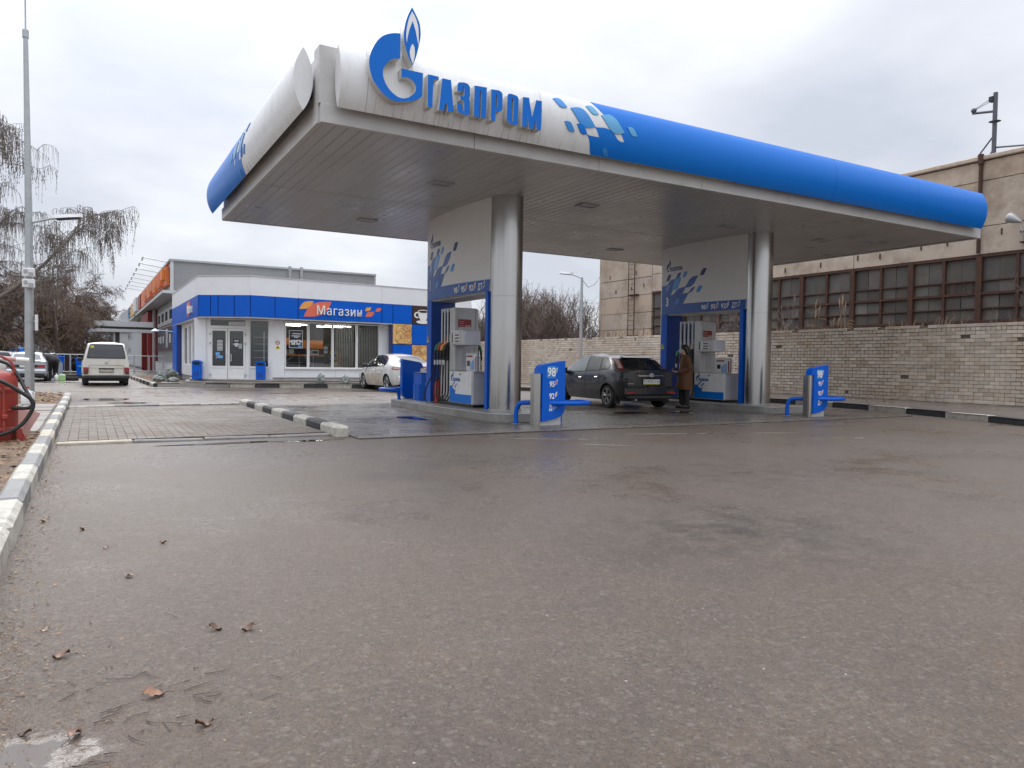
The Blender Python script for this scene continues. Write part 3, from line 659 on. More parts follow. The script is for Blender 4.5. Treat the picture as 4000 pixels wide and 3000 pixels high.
# ------------------------------------------------------------------ brick boundary wall
WX = 19.1; WZ = 2.55; ROW = 0.1105; BL = 0.277
bw = thing('brick_wall', 'long pale silicate brick boundary wall behind the forecourt', 'wall', (WX, 0, 0))
c = MB(); c.box(0.045, 0.36, -14, 36, -0.1, WZ - 0.03); c.build('mortar_core', 'mortar', bw)
full = MB().bev(0, 0.11, 0.0045, BL - 0.0045, 0.0045, ROW - 0.0045, 0.006).mesh('brick', 'brick')
half = MB().bev(0, 0.11, 0.0045, BL / 2 - 0.0045, 0.0045, ROW - 0.0045, 0.006).mesh('brick', 'brick')
rest = MB(); nb = 0
for r in range(23):
    z = r * ROW; hd = (r % 6 == 3)
    st_ = BL / 2 if hd else BL; y = -14 + (0 if hd else (r % 2) * BL / 2)
    while y < 36:
        miss = rnd.random() < 0.006 or (r == 22 and rnd.random() < 0.12)
        if not miss:
            off = rnd.uniform(-.008, .008)
            if -0.55 < y < 3.0 and nb < 297:
                mo('brick', half if hd else full, bw, (off, y, z), (0, rnd.uniform(-.02, .02), rnd.uniform(-.02, .02))); nb += 1
            else:
                a, b_ = y + 0.0045, y + st_ - 0.0045; z0, z1 = z + .0045, z + ROW - .0045; e = rnd.uniform(-.004, .004); q = .006
                vs = [(off, a + q, z0 + q), (off, b_ - q, z0 + q + e * .5), (off, b_ - q, z1 - q), (off, a + q, z1 - q + e), (.05, a, z0), (.05, b_, z0), (.05, b_, z1), (.05, a, z1)]
                if r == 22: vs[4:] = [(.3, a, z0), (.3, b_, z0), (.3, b_, z1), (.3, a, z1)]
                rest.add(vs, [(0, 1, 2, 3), (0, 4, 5, 1), (1, 5, 6, 2), (2, 6, 7, 3), (3, 7, 4, 0)])
        y += st_
stuff(rest.build('brickwork', 'brick', bw, fix=False))
rw = thing('razor_wire', 'rusty razor wire coils on top of the brick wall beside the ladder', 'wire', (WX + 0.2, 11.5, WZ))
pts = [((.17 + .03 * math.sin(i * .13)) * math.cos(i * 0.42), 0.03 * i, 0.14 + (.17 + .03 * math.sin(i * .13)) * math.sin(i * 0.42)) for i in range(250)]
MB().tube(pts, 0.005, 4).build('coil', 'rust', rw)
rb = MB(); rb.cyl((0, 0, 0), (0, 0, .5), .012, n=5); rb.cyl((0, 4, 0), (0, 4, .4), .012, n=5); rb.cyl((0, 7.4, 0), (0, 7.4, .4), .012, n=5); stuff(rb.build('supports', 'rust', rw))

# ------------------------------------------------------------------ fuel canopy
LOGO_G= [(1.07, 6.11), (0.96, 6.09), (0.84, 6.04), (0.75, 5.97), (0.67, 5.86), (0.62, 5.75), (0.59, 5.64), (0.59, 5.53), (0.61, 5.44), (0.65, 5.34), (0.73, 5.24), (0.82, 5.16), (0.92, 5.11), (1.03, 5.1), (1.15, 5.12), (1.27, 5.15), (1.37, 5.2), (1.43, 5.25), (1.44, 5.6), (1.09, 5.6), (1.09, 5.46), (1.15, 5.48), (1.24, 5.47), (1.3, 5.42), (1.33, 5.36), (1.31, 5.29), (1.26, 5.23), (1.19, 5.18), (1.11, 5.16), (1.03, 5.17), (0.94, 5.22), (0.87, 5.29), (0.82, 5.38), (0.8, 5.46), (0.81, 5.54), (0.85, 5.61), (0.91, 5.68), (0.98, 5.72), (1.07, 5.74)]
FLAME= [(1.25, 6.54), (1.31, 6.45), (1.37, 6.34), (1.39, 6.23), (1.39, 6.12), (1.36, 5.97), (1.32, 5.81), (1.27, 5.68), (1.21, 5.77), (1.16, 5.89), (1.13, 6.0), (1.12, 6.12), (1.14, 6.25), (1.17, 6.37), (1.21, 6.47)]
CRES= [(1.25, 6.48), (1.31, 6.39), (1.35, 6.27), (1.36, 6.11), (1.36, 5.99), (1.34, 6.07), (1.31, 6.2), (1.26, 6.34), (1.21, 6.2), (1.18, 6.07), (1.17, 5.99), (1.16, 6.1), (1.17, 6.22), (1.2, 6.36)]
DROP= [(1.26, 6.0), (1.29, 5.96), (1.3, 5.87), (1.29, 5.78), (1.27, 5.7), (1.24, 5.77), (1.22, 5.85), (1.23, 5.93)]
LET={
 'Г': [(1.52, 5.6), (1.7, 5.6), (1.7, 5.55), (1.61, 5.54), (1.6, 5.11), (1.52, 5.11)] ,
 'А': [(1.76, 5.59), (1.91, 5.59), (1.96, 5.11), (1.86, 5.1), (1.85, 5.22), (1.81, 5.22), (1.8, 5.1), (1.71, 5.1)] ,
 'Ah': [(1.83, 5.47), (1.82, 5.28), (1.86, 5.28)] ,
 'З': [(2.02, 5.54), (2.04, 5.58), (2.07, 5.59), (2.14, 5.6), (2.2, 5.59), (2.24, 5.55), (2.24, 5.41), (2.22, 5.36), (2.24, 5.33), (2.24, 5.17), (2.23, 5.12), (2.19, 5.1), (2.11, 5.11), (2.04, 5.12), (2.02, 5.17), (2.02, 5.26), (2.1, 5.26), (2.11, 5.17), (2.12, 5.16), (2.14, 5.16), (2.14, 5.29), (2.12, 5.32), (2.07, 5.32), (2.07, 5.38), (2.12, 5.38), (2.14, 5.4), (2.14, 5.52), (2.14, 5.54), (2.12, 5.53), (2.11, 5.51), (2.11, 5.45), (2.02, 5.45)] ,
 'П': [(2.32, 5.59), (2.54, 5.6), (2.53, 5.11), (2.44, 5.11), (2.45, 5.53), (2.42, 5.53), (2.41, 5.11), (2.31, 5.11)] ,
 'Р': [(2.62, 5.59), (2.76, 5.6), (2.81, 5.58), (2.83, 5.54), (2.83, 5.32), (2.81, 5.28), (2.77, 5.26), (2.7, 5.26), (2.7, 5.1), (2.62, 5.1)] ,
 'Рh': [(2.72, 5.53), (2.74, 5.53), (2.74, 5.33), (2.73, 5.32), (2.71, 5.32), (2.71, 5.51)] ,
 'О': [(2.92, 5.55), (2.94, 5.58), (2.99, 5.59), (3.08, 5.58), (3.12, 5.56), (3.13, 5.52), (3.12, 5.15), (3.11, 5.11), (3.06, 5.1), (2.97, 5.11), (2.93, 5.14), (2.91, 5.17)] ,
 'Оh': [(3.02, 5.53), (3.04, 5.52), (3.03, 5.16), (3.02, 5.15), (3.0, 5.16), (3.0, 5.51)] ,
 'М': [(3.21, 5.58), (3.33, 5.59), (3.39, 5.28), (3.47, 5.58), (3.58, 5.58), (3.57, 5.1), (3.48, 5.09), (3.47, 5.29), (3.42, 5.1), (3.34, 5.09), (3.3, 5.3), (3.29, 5.11), (3.2, 5.1)] ,
}
BLUE_EDGE= [(4.84, 5.78), (4.93, 5.71), (5.02, 5.63), (5.17, 5.5), (5.32, 5.38), (5.37, 5.34), (5.44, 5.24), (5.37, 5.23), (5.28, 5.26), (5.23, 5.31), (5.17, 5.36), (5.08, 5.4), (4.97, 5.41), (4.88, 5.4), (4.77, 5.39), (4.81, 5.35), (4.88, 5.23), (4.79, 5.23), (4.69, 5.23), (4.61, 5.24), (4.66, 5.18), (4.7, 5.1), (4.74, 5.0), (4.78, 4.92), (4.87, 4.88)]
LEAF_BIG = [[(4.26, 5.64), (4.77, 5.39)], [(4.92, 5.63), (5.42, 5.39)]]
LEAVES= [[(3.92, 5.75), (4.19, 5.64)], [(4.61, 5.75), (4.87, 5.64)], [(4.12, 5.38), (4.34, 5.24)], [(5.49, 5.51), (5.72, 5.38)], [(4.98, 5.07), (5.15, 4.92)], [(4.38, 5.38), (4.61, 5.24)]]
P_BLUE= [(6.12, 3.56), (5.87, 3.57), (5.79, 3.61), (5.69, 3.7), (5.6, 3.72), (5.49, 3.72), (5.41, 3.76), (5.36, 3.84), (5.29, 3.89), (5.18, 3.89), (5.21, 3.82), (5.26, 3.74), (5.17, 3.73), (5.28, 3.56), (5.38, 3.44), (5.55, 3.41), (5.65, 3.28), (5.57, 3.27), (5.47, 3.32), (5.38, 3.4), (5.27, 3.44), (5.13, 3.46), (5.0, 3.46), (4.91, 3.54), (4.81, 3.66), (4.7, 3.72), (4.46, 3.74), (4.58, 3.57), (4.7, 3.47), (4.82, 3.44), (4.98, 3.43), (5.11, 3.28), (4.87, 3.28), (4.78, 3.34), (4.71, 3.41), (4.57, 3.44), (4.66, 3.33), (4.74, 3.29), (4.85, 3.26), (5.07, 2.99), (2.76, 2.97), (2.78, 2.72), (6.11, 2.72)]
P_LEAVES= [[(5.88, 3.69), (5.65, 3.87)], [(5.12, 3.74), (4.9, 3.89)], [(4.39, 3.74), (4.13, 3.9)], [(4.53, 3.29), (4.28, 3.43)], [(5.89, 3.42), (5.69, 3.56)], [(5.44, 2.99), (5.24, 3.14)], [(5.61, 3.43), (5.17, 3.73)]]
LOGO_S, FLAME_S = smooth2d(LOGO_G), smooth2d(FLAME)
CL, CD, ZS = 17.87, 9.15, 4.75        # canopy length, depth, soffit height
can = thing('fuel_canopy', 'white and blue filling station canopy with raised lettering over the pumps', 'canopy', (0, 0, 0))
# body behind the fascia and trim at the bottom edge
b = MB(); b.box(0.02, CL - .02, 0.02, CD - .02, ZS + .06, 5.80); b.build('canopy_body', 'canopy_grey', can)
tr1 = MB()
ntr = 7
for i in range(ntr):
    a = CL * i / ntr + .003; e = CL * (i + 1) / ntr - .003
    MB().bev(a, e, -0.03, 0.06, ZS - .01, 5.02, .006).build('edge_trim', 'canopy_grey', can)
    MB().bev(a, e, CD - .06, CD + 0.03, ZS - .01, 5.02, .006).build('edge_trim', 'canopy_grey', can)
for i in range(4):
    a = .06 + (CD - .12) * i / 4 + .003; e = .06 + (CD - .12) * (i + 1) / 4 - .003
    MB().bev(-0.03, 0.06, a, e, ZS - .01, 5.02, .006).build('edge_trim', 'canopy_grey', can)
    MB().bev(CL - .06, CL + .03, a, e, ZS - .01, 5.02, .006).build('edge_trim', 'canopy_grey', can)
# upright corner cladding at the visible corner
MB().box(-0.02, 0.30, -0.02, 0.015, 5.02, 5.87).build('corner_panel', 'canopy_grey', can)
MB().box(-0.02, 0.015, 0.015, 0.28, 5.02, 5.87).build('corner_panel', 'canopy_grey', can)
# soffit panels, two rows of long metal slats
LW = 0.2; nsl = int((CL - .12) / LW); half_d = (CD - .12) / 2
lamps = [(3.08, 2.45), (6.67, 2.5), (11.05, 2.5), (14.7, 2.53), (3.09, 6.95), (6.7, 7.1), (11.11, 7.2), (14.75, 7.1)]
prof = [(0.003, 0.0), (0.012, -.012), (LW - .012, -.012), (LW - .003, 0.0)]
def slat(L):
    m = MB(); vs = [(x, y, z) for y in (0, L) for x, z in prof]
    m.add(vs, [(0, 1, 5, 4), (1, 2, 6, 5), (2, 3, 7, 6), (0, 3, 2, 1), (4, 5, 6, 7), (0, 4, 7, 3)]); return m
s_full = slat(half_d - .012).mesh('soffit_panel', 'soffit')
b = MB(); b.box(.06, CL - .06, .06, CD - .06, ZS + .03, ZS + .055); b.build('soffit_backing', 'dark', can)
for i in range(nsl):
    for j in range(2):
        mo('soffit_panel', s_full, can, (0.06 + i * LW, 0.06 + j * half_d + .006, ZS + .012 + rnd.uniform(-.001, .001)), (0, rnd.uniform(-.005, .005), 0))
MB().box(.06, CL - .06, .06 + half_d - .02, .06 + half_d + .02, ZS - .004, ZS + .02).build('joint_strip', 'grey_metal', can)
for x, y in lamps:
    f = MB(); w, d = .23, .15
    f.box(x - w, x + w, y - d, y - d + .04, ZS - .03, ZS + .02); f.box(x - w, x + w, y + d - .04, y + d, ZS - .03, ZS + .02)
    f.box(x - w, x - w + .04, y - d + .04, y + d - .04, ZS - .03, ZS + .02); f.box(x + w - .04, x + w, y - d + .04, y + d - .04, ZS - .03, ZS + .02)
    fo = f.build('ceiling_light', 'grey_metal', can)
    MB().box(x - w + .04, x + w - .04, y - d + .04, y + d - .04, ZS - .014, ZS + .01).build('diffuser', 'cladding_light' if (x, y) == (3.09, 6.95) else 'galv', fo)
# curved fascia (lens section)
ZL0, ZL1 = 4.94, 5.87; ZC = (ZL0 + ZL1) / 2; HH = (ZL1 - ZL0) / 2; TC = -0.20; BU = 0.145
def lens_y(z): return TC - BU * (1 - min(1, abs((z - ZC) / HH)) ** 2) ** 0.9
NZ = 16
def lens_seg(x0, x1, fn, capa=False, capb=False):
    m = MB(); zs = [ZL0 + (ZL1 - ZL0) * i / NZ for i in range(NZ + 1)]
    sec = [(lens_y(z), z) for z in zs] + [(2 * TC - lens_y(z), z) for z in zs[-2:0:-1]]
    k = len(sec); nx = max(2, int((x1 - x0) / 1.0)); vs = []
    for i in range(nx + 1):
        x = x0 + (x1 - x0) * i / nx; vs += [fn(x, y, z) for y, z in sec]
    fs = [(i * k + j, i * k + (j + 1) % k, (i + 1) * k + (j + 1) % k, (i + 1) * k + j) for i in range(nx) for j in range(k)]
    fs += [tuple(range(k)), tuple(nx * k + j for j in range(k))]
    return m.add(vs, fs)
ident = lambda x, y, z: (x, y, z)
front_s = lambda x, y, off: (x, lens_y(y) - off, y)
X0, X1 = 0.20, 17.55
SEG = [(X0, 0.62, 'fascia_white'), (0.62, 3.66, 'fascia_white'), (3.66, 8.35, 'fascia_white'), (8.35, 11.4, 'blue'), (11.4, 14.5, 'blue'), (14.5, X1, 'blue')]
for a, e, m_ in SEG:
    o = lens_seg(a + .003, e - .003, ident).build('fascia_panel', m_, can, smooth=40)
    if a == 3.66: fs_mid = o
    if a == .62: fs_word = o
MB().box(.5, 17.3, -.2, .02, 5.25, 5.55).build('fascia_bracket', 'dark', can)
# blue flowing edge and leaves on the front
be = [(x, min(max(z, ZL0 + .002), ZL1 - .002)) for x, z in BLUE_EDGE]
be[0] = (4.76, ZL1 - .002); be[-1] = (4.90, ZL0 + .002)
GRID = (0.5, 0.05)
be = smooth2d(be, 3, 50, False)
m = MB(); patch(m, be + [(8.345, ZL0 + .002), (8.345, ZL1 - .002)], front_s, grid=GRID, thick=.006)
m.build('blue_field', 'blue', fs_mid, smooth=25)
for (t1, t2), mt, w in [(LEAF_BIG[0], 'leaf_blue', .24), (LEAF_BIG[1], 'leaf_cyan', .24)]:
    m = MB(); patch(m, leaf2d(t1, t2, w, 8), front_s, grid=(0, .05), thick=.016); m.build('leaf_shape', mt, fs_mid)
for (t1, t2), mt in zip(LEAVES, ['leaf_blue', 'leaf_cyan', 'leaf_blue', 'leaf_cyan', 'leaf_blue', 'blue']):
    t1 = (t1[0], min(t1[1], ZL1 - .02)); t2 = (t2[0], max(t2[1], ZL0 + .02))
    m = MB(); patch(m, leaf2d(t1, t2, .24, 6), front_s, grid=(0, .05), thick=.016); m.build('leaf_shape', mt, fs_mid)
# emblem and lettering: boxed letters with blue faces
YF = -0.47
ff = lambda a, bb, d: (a, d, bb)
def boxed(name, outer, holes=(), d0=-0.28, par=None):
    m = MB(); extr(m, outer, holes, ff, d0, YF, 0, 1); return m.build(name, ['logo_blue', 'logo_side'], par or can)
boxed('emblem', LOGO_S)
fl = boxed('emblem_flame', FLAME_S)
m = MB(); patch(m, smooth2d(CRES), lambda a, bb, d: (a, YF - d, bb), thick=.004); m.build('flame_inlay', 'letter_white', fl)
m = MB(); patch(m, smooth2d(DROP), lambda a, bb, d: (a, YF - d, bb), thick=.004); m.build('flame_inlay', 'letter_white', fl)
MB().box(1.16, 1.34, -.30, -.2, 5.55, 6.3).build('flame_support', 'logo_side', fl)
for ch in 'ГАЗПРОМ':
    boxed('letter', LET[ch], [LET[ch + 'h']] if ch + 'h' in LET else ())
sr = MB(); r_s = random.Random(12)
for x in [1.53, 1.60, 1.72, 1.80, 1.88, 1.96, 2.05, 2.2, 2.33, 2.43, 2.53, 2.63, 2.7, 2.95, 3.08, 3.22, 3.3, 3.42, 3.56, .75, .9, 1.05, 1.2, 1.38, 3.8, 4.1, 4.4]:
    w = r_s.uniform(.006, .022); zt_ = r_s.uniform(5.05, 5.2); x += r_s.uniform(-.02, .02)
    patch(sr, [(x, ZL0 + .004), (x + w, ZL0 + .004), (x + w * .6, zt_), (x + w * .3, zt_)], front_s, grid=(0, .05), thick=.0015)
stuff(sr.build('rain_streaks', 'streak_dirt', fs_word))
# left-hand fascia along the short side, mirrored print
def sidef(x, y, z): return (y, x, z)
YA, YB = 0.20, 9.45
for a, e, m_ in [(YA, 3.2, 'fascia_white'), (3.2, 6.3, 'fascia_white'), (6.3, YB, 'blue')]:
    o = lens_seg(a + .003, e - .003, sidef).build('fascia_panel', m_, can, smooth=40)
    if a == 3.2: fs_side = o
MB().box(-.2, .02, .5, 9.0, 5.25, 5.55).build('fascia_bracket', 'dark', can)
side_s = lambda y, z, off: (lens_y(z) - off, y, z)
sx = lambda x: 3.9 + (x - 3.92) * 1.0
ms = MB(); patch(ms, [(sx(x), z) for x, z in be] + [(6.295, ZL0 + .002), (6.295, ZL1 - .002)], side_s, grid=GRID, thick=.006); ms.build('blue_field', 'blue', fs_side)
for (t1, t2), mt in list(zip(LEAVES, ['leaf_blue', 'leaf_cyan', 'leaf_blue', 'leaf_cyan', 'leaf_blue', 'blue'])) + list(zip(LEAF_BIG, ['leaf_blue', 'leaf_cyan'])):
    t1 = (sx(t1[0]), min(t1[1], ZL1 - .02)); t2 = (sx(t2[0]), max(t2[1], ZL0 + .02))
    m = MB(); patch(m, leaf2d(t1, t2, .24, 6), side_s, grid=(0, .05), thick=.016); m.build('leaf_shape', mt, fs_side)

# ------------------------------------------------------------------ pump islands
def island(x0, x1, y0, y1, label):
    o = thing('pump_island', label, 'pump island', ((x0 + x1) / 2, (y0 + y1) / 2, 0), 0, 'raised concrete pump islands')
    hx, hy = (x1 - x0) / 2, (y1 - y0) / 2; r = 0.42; pts = []
    bul = 0.09
    def side(sgn, up):
        n = 9
        for i in range(n):
            u = i / (n - 1); y = (-hy + r) + (2 * hy - 2 * r) * (u if up else 1 - u); q = (y / (hy - r))
            pts.append((sgn * (hx + bul * (1 - q * q)), y))
    def corner(cx, cy, a0):
        for i in range(1, 6): a = a0 + PI / 2 * i / 6; pts.append((cx + r * math.cos(a), cy + r * math.sin(a)))
    side(1, True); corner(hx - r, hy - r, 0); corner(-hx + r, hy - r, PI / 2); side(-1, False); corner(-hx + r, -hy + r, PI); corner(hx - r, -hy + r, 1.5 * PI)
    m = MB(); m.prism(pts, lambda a, bb, d: (a, bb, d), 0.0, 0.178); m.build('island_body', 'concrete', o)
    ins = [(p[0] * .93, p[1] * .985) for p in pts]
    m = MB(); m.prism(ins, lambda a, bb, d: (a, bb, d), 0.15, 0.19); m.build('paved_top', 'island_top', o)
    # steel edging angle
    e = MB(); e.tube([(p[0] * 1.0, p[1], .178) for p in pts], .012, 5, closed=True); e.build('edge_strip', 'galv', o)
    return o
island(*ISL1, 'concrete pump island under the post numbered 1')
island(*ISL2, 'concrete pump island under the post numbered 3, beside the brick wall')

# ------------------------------------------------------------------ portals (column, print panel, blue frame)
PY0, PY1, PZ0, PZ1 = 0.12, 3.5, 2.74, 4.74
def prem(p): return (PY0 + (p[0] - 2.75) / 3.37 * (PY1 - PY0), PZ0 + .0 + (p[1] - 2.72) * 1.035)
def pface(y, side=-1, bulge=.115, end=.33):
    q = (y - (PY0 + PY1) / 2) / ((PY1 - PY0) / 2); return side * (end + bulge * (1 - q * q))
def emblem_small(mb, fn, y0, z0, h, mi=0, word=True):
    """small printed emblem; y grows to the viewer's left on this face"""
    k = h / 1.44
    for poly in (LOGO_G, FLAME):
        patch(mb, [((p[0] - .59) * k, (p[1] - 5.1) * k) for p in poly], lambda a, bb, d: fn(y0 - a, z0 + bb, d), thick=.004, mi=mi)
    if word:
        for ch in 'ГАЗПРОМ':
            holes = [[((p[0] - .59) * k, (p[1] - 5.1) * k) for p in LET[ch + 'h']]] if ch + 'h' in LET else []
            vs, fs = fill2d([((p[0] - .59) * k, (p[1] - 5.1) * k) for p in LET[ch]], holes)
            mb.add([fn(y0 - a, z0 + bb, .004) for a, bb in vs], fs, mi)
def fuel_leaf(mb, fn, y, z, h, mi_in, mi_out=0):
    o = [(y, z), (y + .0, z + h * .62), (y - h * .36, z + h), (y - h * .36, z + h * .38)]
    patch(mb, o, fn, thick=.004, mi=mi_out)
    cy = y - h * .18; cz = z + h * .5
    patch(mb, [(cy + (a - cy) * .62, cz + (bb - cz) * .62) for a, bb in o], fn, thick=.007, mi=mi_in)
def portal(num, loc, label):
    P = thing('pump_portal', label, 'pump portal', loc, 0, 'numbered steel and blue portals under the canopy')
    col_ = MB(); col_.cyl((0, 0, 0.19), (0, 0, 2.62), .342, n=40); col_.cyl((0, 0, 2.624), (0, 0, 4.76), .342, n=40); c_ = col_.build('column', 'steel', P, smooth=40)
    MB().cyl((0, 0, .18), (0, 0, .21), .365, n=40).build('base_ring', 'galv', c_)
    # curved upper panel, two faces
    n = 24; m = MB(); ys = [PY0 + (PY1 - PY0) * i / n for i in range(n + 1)]
    ring_ = [(pface(y), y) for y in ys] + [(pface(y, 1), y) for y in reversed(ys)]
    m.prism(ring_, lambda a, bb, d: (a, bb, d), PZ0, PZ1 + .015); up = m.build('sign_panel', 'panel_white', P, smooth=30)
    for sd in (-1, 1):
        fs_ = lambda y, z, d, sd=sd: (pface(y, sd) + sd * d, y, z)
        mir = (lambda y: y) if sd < 0 else (lambda y: PY0 + PY1 - y)
        fn = lambda y, z, d, f=fs_, mm=mir: f(mm(y), z, d)
        pb = [prem(p) for p in P_BLUE]
        pb = [(min(max(y, PY0 + .001), PY1 - .001), max(z, PZ0 + .001)) for y, z in pb]
        mm_ = MB(); patch(mm_, pb, fn, grid=(.14, 0), thick=.003); mm_.build('blue_print', 'blue_print', up)
        for (t1, t2), mt in zip(P_LEAVES, [0, 1, 0, 1, 1, 1, 1]):
            lv = MB(); patch(lv, leaf2d(prem(t1), prem(t2), .25, 6), fn, grid=(.14, 0), thick=.006); lv.build('leaf_shape', 'leaf_blue' if mt else 'navy', up)
        lg = MB(); emblem_small(lg, fn, 3.26, 4.02, .36); lg.build('emblem', 'navy', up)
        tx = MB(); text(tx, num, .36, lambda a, bb, d: fn(3.26 - a, 2.99 + bb, .008), bold=.008, sx=.85)
        x_ = 1.68
        for s_ in ('98', '95', '92', 'ДТ'):
            w_ = .17; text(tx, s_, .185, lambda a, bb, d, x_=x_: fn(x_ - a, 2.80 + bb, .008), bold=.004, fit=w_); x_ -= .365
        tx.build('lettering', 'letter_white', up)
        fl_ = MB(); x_ = 1.68
        for k_ in range(4): fuel_leaf(fl_, fn, x_ - .19, 2.80, .19, k_ + 1); x_ -= .365
        fl_.build('fuel_symbols', ['letter_white', 'green', 'red', 'orange_leaf', 'black'], up)
        wn = MB(); patch(wn, [(3.49, 1.70), (3.33, 1.70), (3.41, 1.86)], lambda y, z, d: (sd * (.335 + d), y, z), thick=.006); wn.build('warning_sticker', 'yellow', P)
        ws = MB(); patch(ws, [(3.435, 1.73), (3.385, 1.73), (3.41, 1.81)], lambda y, z, d: (sd * (.342 + d), y, z), thick=.002); ws.build('warning_sticker', 'black', P)
    # blue frame: rear post with deep reveal, front post, lintel lining
    m = MB(); m.box(-.33, .33, 3.24, 3.5, .19, PZ0 - .004); m.build('frame_post', 'blue_panel', P)
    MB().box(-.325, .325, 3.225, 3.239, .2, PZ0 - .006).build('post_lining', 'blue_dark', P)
    MB().box(-.32, .32, .24, .36, .19, PZ0 - .004).build('frame_post', 'blue_panel', P)
    MB().box(-.31, .31, .36, 3.22, PZ0 - .03, PZ0 - .003).build('lintel_lining', 'cladding_light', P)
    r_ = MB(); r_.cyl((0, 3.58, .19), (0, 3.58, 2.70), .075, n=16); r_.cyl((0, 3.58, 2.706), (0, 3.58, 4.74), .075, n=16); r_.build('rear_post', 'steel', P, smooth=40)
    MB().box(-.32, .32, 3.505, 3.53, .19, 4.74).build('rear_trim', 'steel', P)
    return P
portal('1', (4.82, 2.84, 0), 'steel column and blue framed portal whose panel shows the number one, nearest the camera')
portal('3', (12.62, 2.85, 0), 'steel column and blue framed portal with the number three, behind the dark hatchback')

# ------------------------------------------------------------------ dispensers
def dispenser(loc, label):
    D = thing('fuel_dispenser', label, 'fuel dispenser', loc, 0, 'four-hose fuel dispensers')
    Z0 = .24
    MB().box(-.36, .36, .82, 2.72, .185, Z0 + .01).build('plinth', 'black', D)
    b_ = MB(); b_.bev(-.40, .40, .76, 1.94, Z0 + .01, 1.0, .02); low = b_.build('hydraulic_cabinet', 'dispenser_grey', D)
    for sd in (-1, 1):
        fx = lambda y, z, d, sd=sd: (sd * (.402 + d), y, z)
        mir = (lambda y: y) if sd < 0 else (lambda y: 2.7 - y)
        fn = lambda y, z, d, fx=fx, mir=mir: fx(mir(y), z, d)
        dp = MB(); patch(dp, [(.79, .27), (1.92, .27), (1.92, .985), (.79, .985)], fn, thick=.014); door = dp.build('door', 'dispenser_white', low)
        pr = MB()
        fn2 = lambda y, z, d, fn=fn: fn(y, z, d + .0145)
        patch(pr, [(.79, .272), (1.92, .272), (1.92, .65), (1.80, .655), (1.76, .60), (1.70, .585), (1.66, .52), (1.60, .47), (.79, .47)], fn2, thick=.002, mi=0)
        for q in range(5): patch(pr, leaf2d((1.82 - q * .055, .60 + (q % 3) * .05), (1.76 - q * .055, .66 + (q % 3) * .05), .28, 4), fn2, thick=.003, mi=1)
        patch(pr, leaf2d((1.70, .50), (1.60, .56), .28, 4), fn2, thick=.003, mi=1)
        pr.build('door_print', ['blue', 'blue_print'], low)
        lg = MB(); emblem_small(lg, fn2, 1.85, .76, .23); lg.build('emblem', 'blue_print', low)
        lk = MB(); lk.cyl(fx(mir(1.35), .93, .012), fx(mir(1.35), .93, .03), .018, n=10); lk.build('lock', 'black', low)
    up = MB(); up.bev(-.40, .14, 1.72, 1.99, 1.002, 2.48, .015); up.bev(.144, .25, 1.76, 1.99, 1.002, 2.47, .02); u_ = up.build('upper_cabinet', 'dispenser_grey', D)
    fn = lambda x, z, d: (x, 1.718 - d, z)
    gv = MB()
    for x in (-.33, ): patch(gv, [(x, 1.04), (x + .008, 1.04), (x + .008, 2.46), (x, 2.46)], fn, thick=.004)
    for k in range(16):
        for x in (-.20, -.08): patch(gv, [(x, 1.10 + k * .027), (x + .09, 1.10 + k * .027), (x + .09, 1.114 + k * .027), (x, 1.114 + k * .027)], fn, thick=.003)
    for x in (-.20, -.07): patch(gv, [(x, 1.96), (x + .09, 1.96), (x + .09, 2.0), (x, 2.0)], fn, thick=.003)
    stuff(gv.build('vents', 'grey_metal', u_))
    st_ = MB(); patch(st_, [(-.31, 2.03), (.03, 2.03), (.03, 2.21), (-.31, 2.21)], fn, thick=.005, mi=0); f_2 = lambda x, z, d: fn(x, z, d + .005); patch(st_, [(-.13, 2.035), (.02, 2.035), (.02, 2.075), (-.13, 2.075)], f_2, thick=.002, mi=1)
    for k in range(3): patch(st_, [(-.29, 2.06 + k * .045), (-.16, 2.06 + k * .045), (-.16, 2.075 + k * .045), (-.29, 2.075 + k * .045)], f_2, thick=.002, mi=1)
    st_.build('sticker', ['maroon', 'pale_red'], u_)
    # payment / display box leaning out of the cabinet
    bx = MB(); bx.bev(-.46, -.06, 1.16, 1.79, 1.59, 1.93, .02); dbox = bx.build('display_box', 'dispenser_grey', D)
    lid = MB(); lid.bev(-.44, -.02, 1.138, 1.162, 1.60, 1.92, .006); lid.build('display_lid', 'dispenser_white', dbox)
    for sd in (-1, 1):
        mir = (lambda y: y - .14) if sd < 0 else (lambda y: 3.11 - y)
        fn = lambda y, z, d, sd=sd, mir=mir: (-.462 - d if sd < 0 else -.058 + d, mir(y), z)
        q = MB(); patch(q, [(1.46, 1.65), (1.86, 1.65), (1.86, 1.88), (1.46, 1.88)], fn, thick=.004, mi=0)
        fn2 = lambda y, z, d, fn=fn: fn(y, z, d + .004)
        patch(q, [(1.81, 1.655), (1.855, 1.655), (1.855, 1.875), (1.81, 1.875)], fn2, thick=.002, mi=1)
        for k in range(3): patch(q, [(1.50, 1.67 + k * .07), (1.70, 1.67 + k * .07), (1.70, 1.70 + k * .07), (1.50, 1.70 + k * .07)], fn2, thick=.002, mi=1)
        q.build('display', ['paper', 'black'], dbox)
    # advert stand on the cabinet top
    a_ = MB(); a_.box(-.37, -.33, .60, 1.16, 1.0, 1.42); ad = a_.build('advert_stand', 'galv', D)
    fn = lambda y, z, d: (-.372 - d, y, z)
    q = MB(); patch(q, [(.63, 1.02), (1.13, 1.02), (1.13, 1.38), (.63, 1.38)], fn, thick=.003, mi=0)
    f2 = lambda y, z, d: (-.376 - d, y, z)
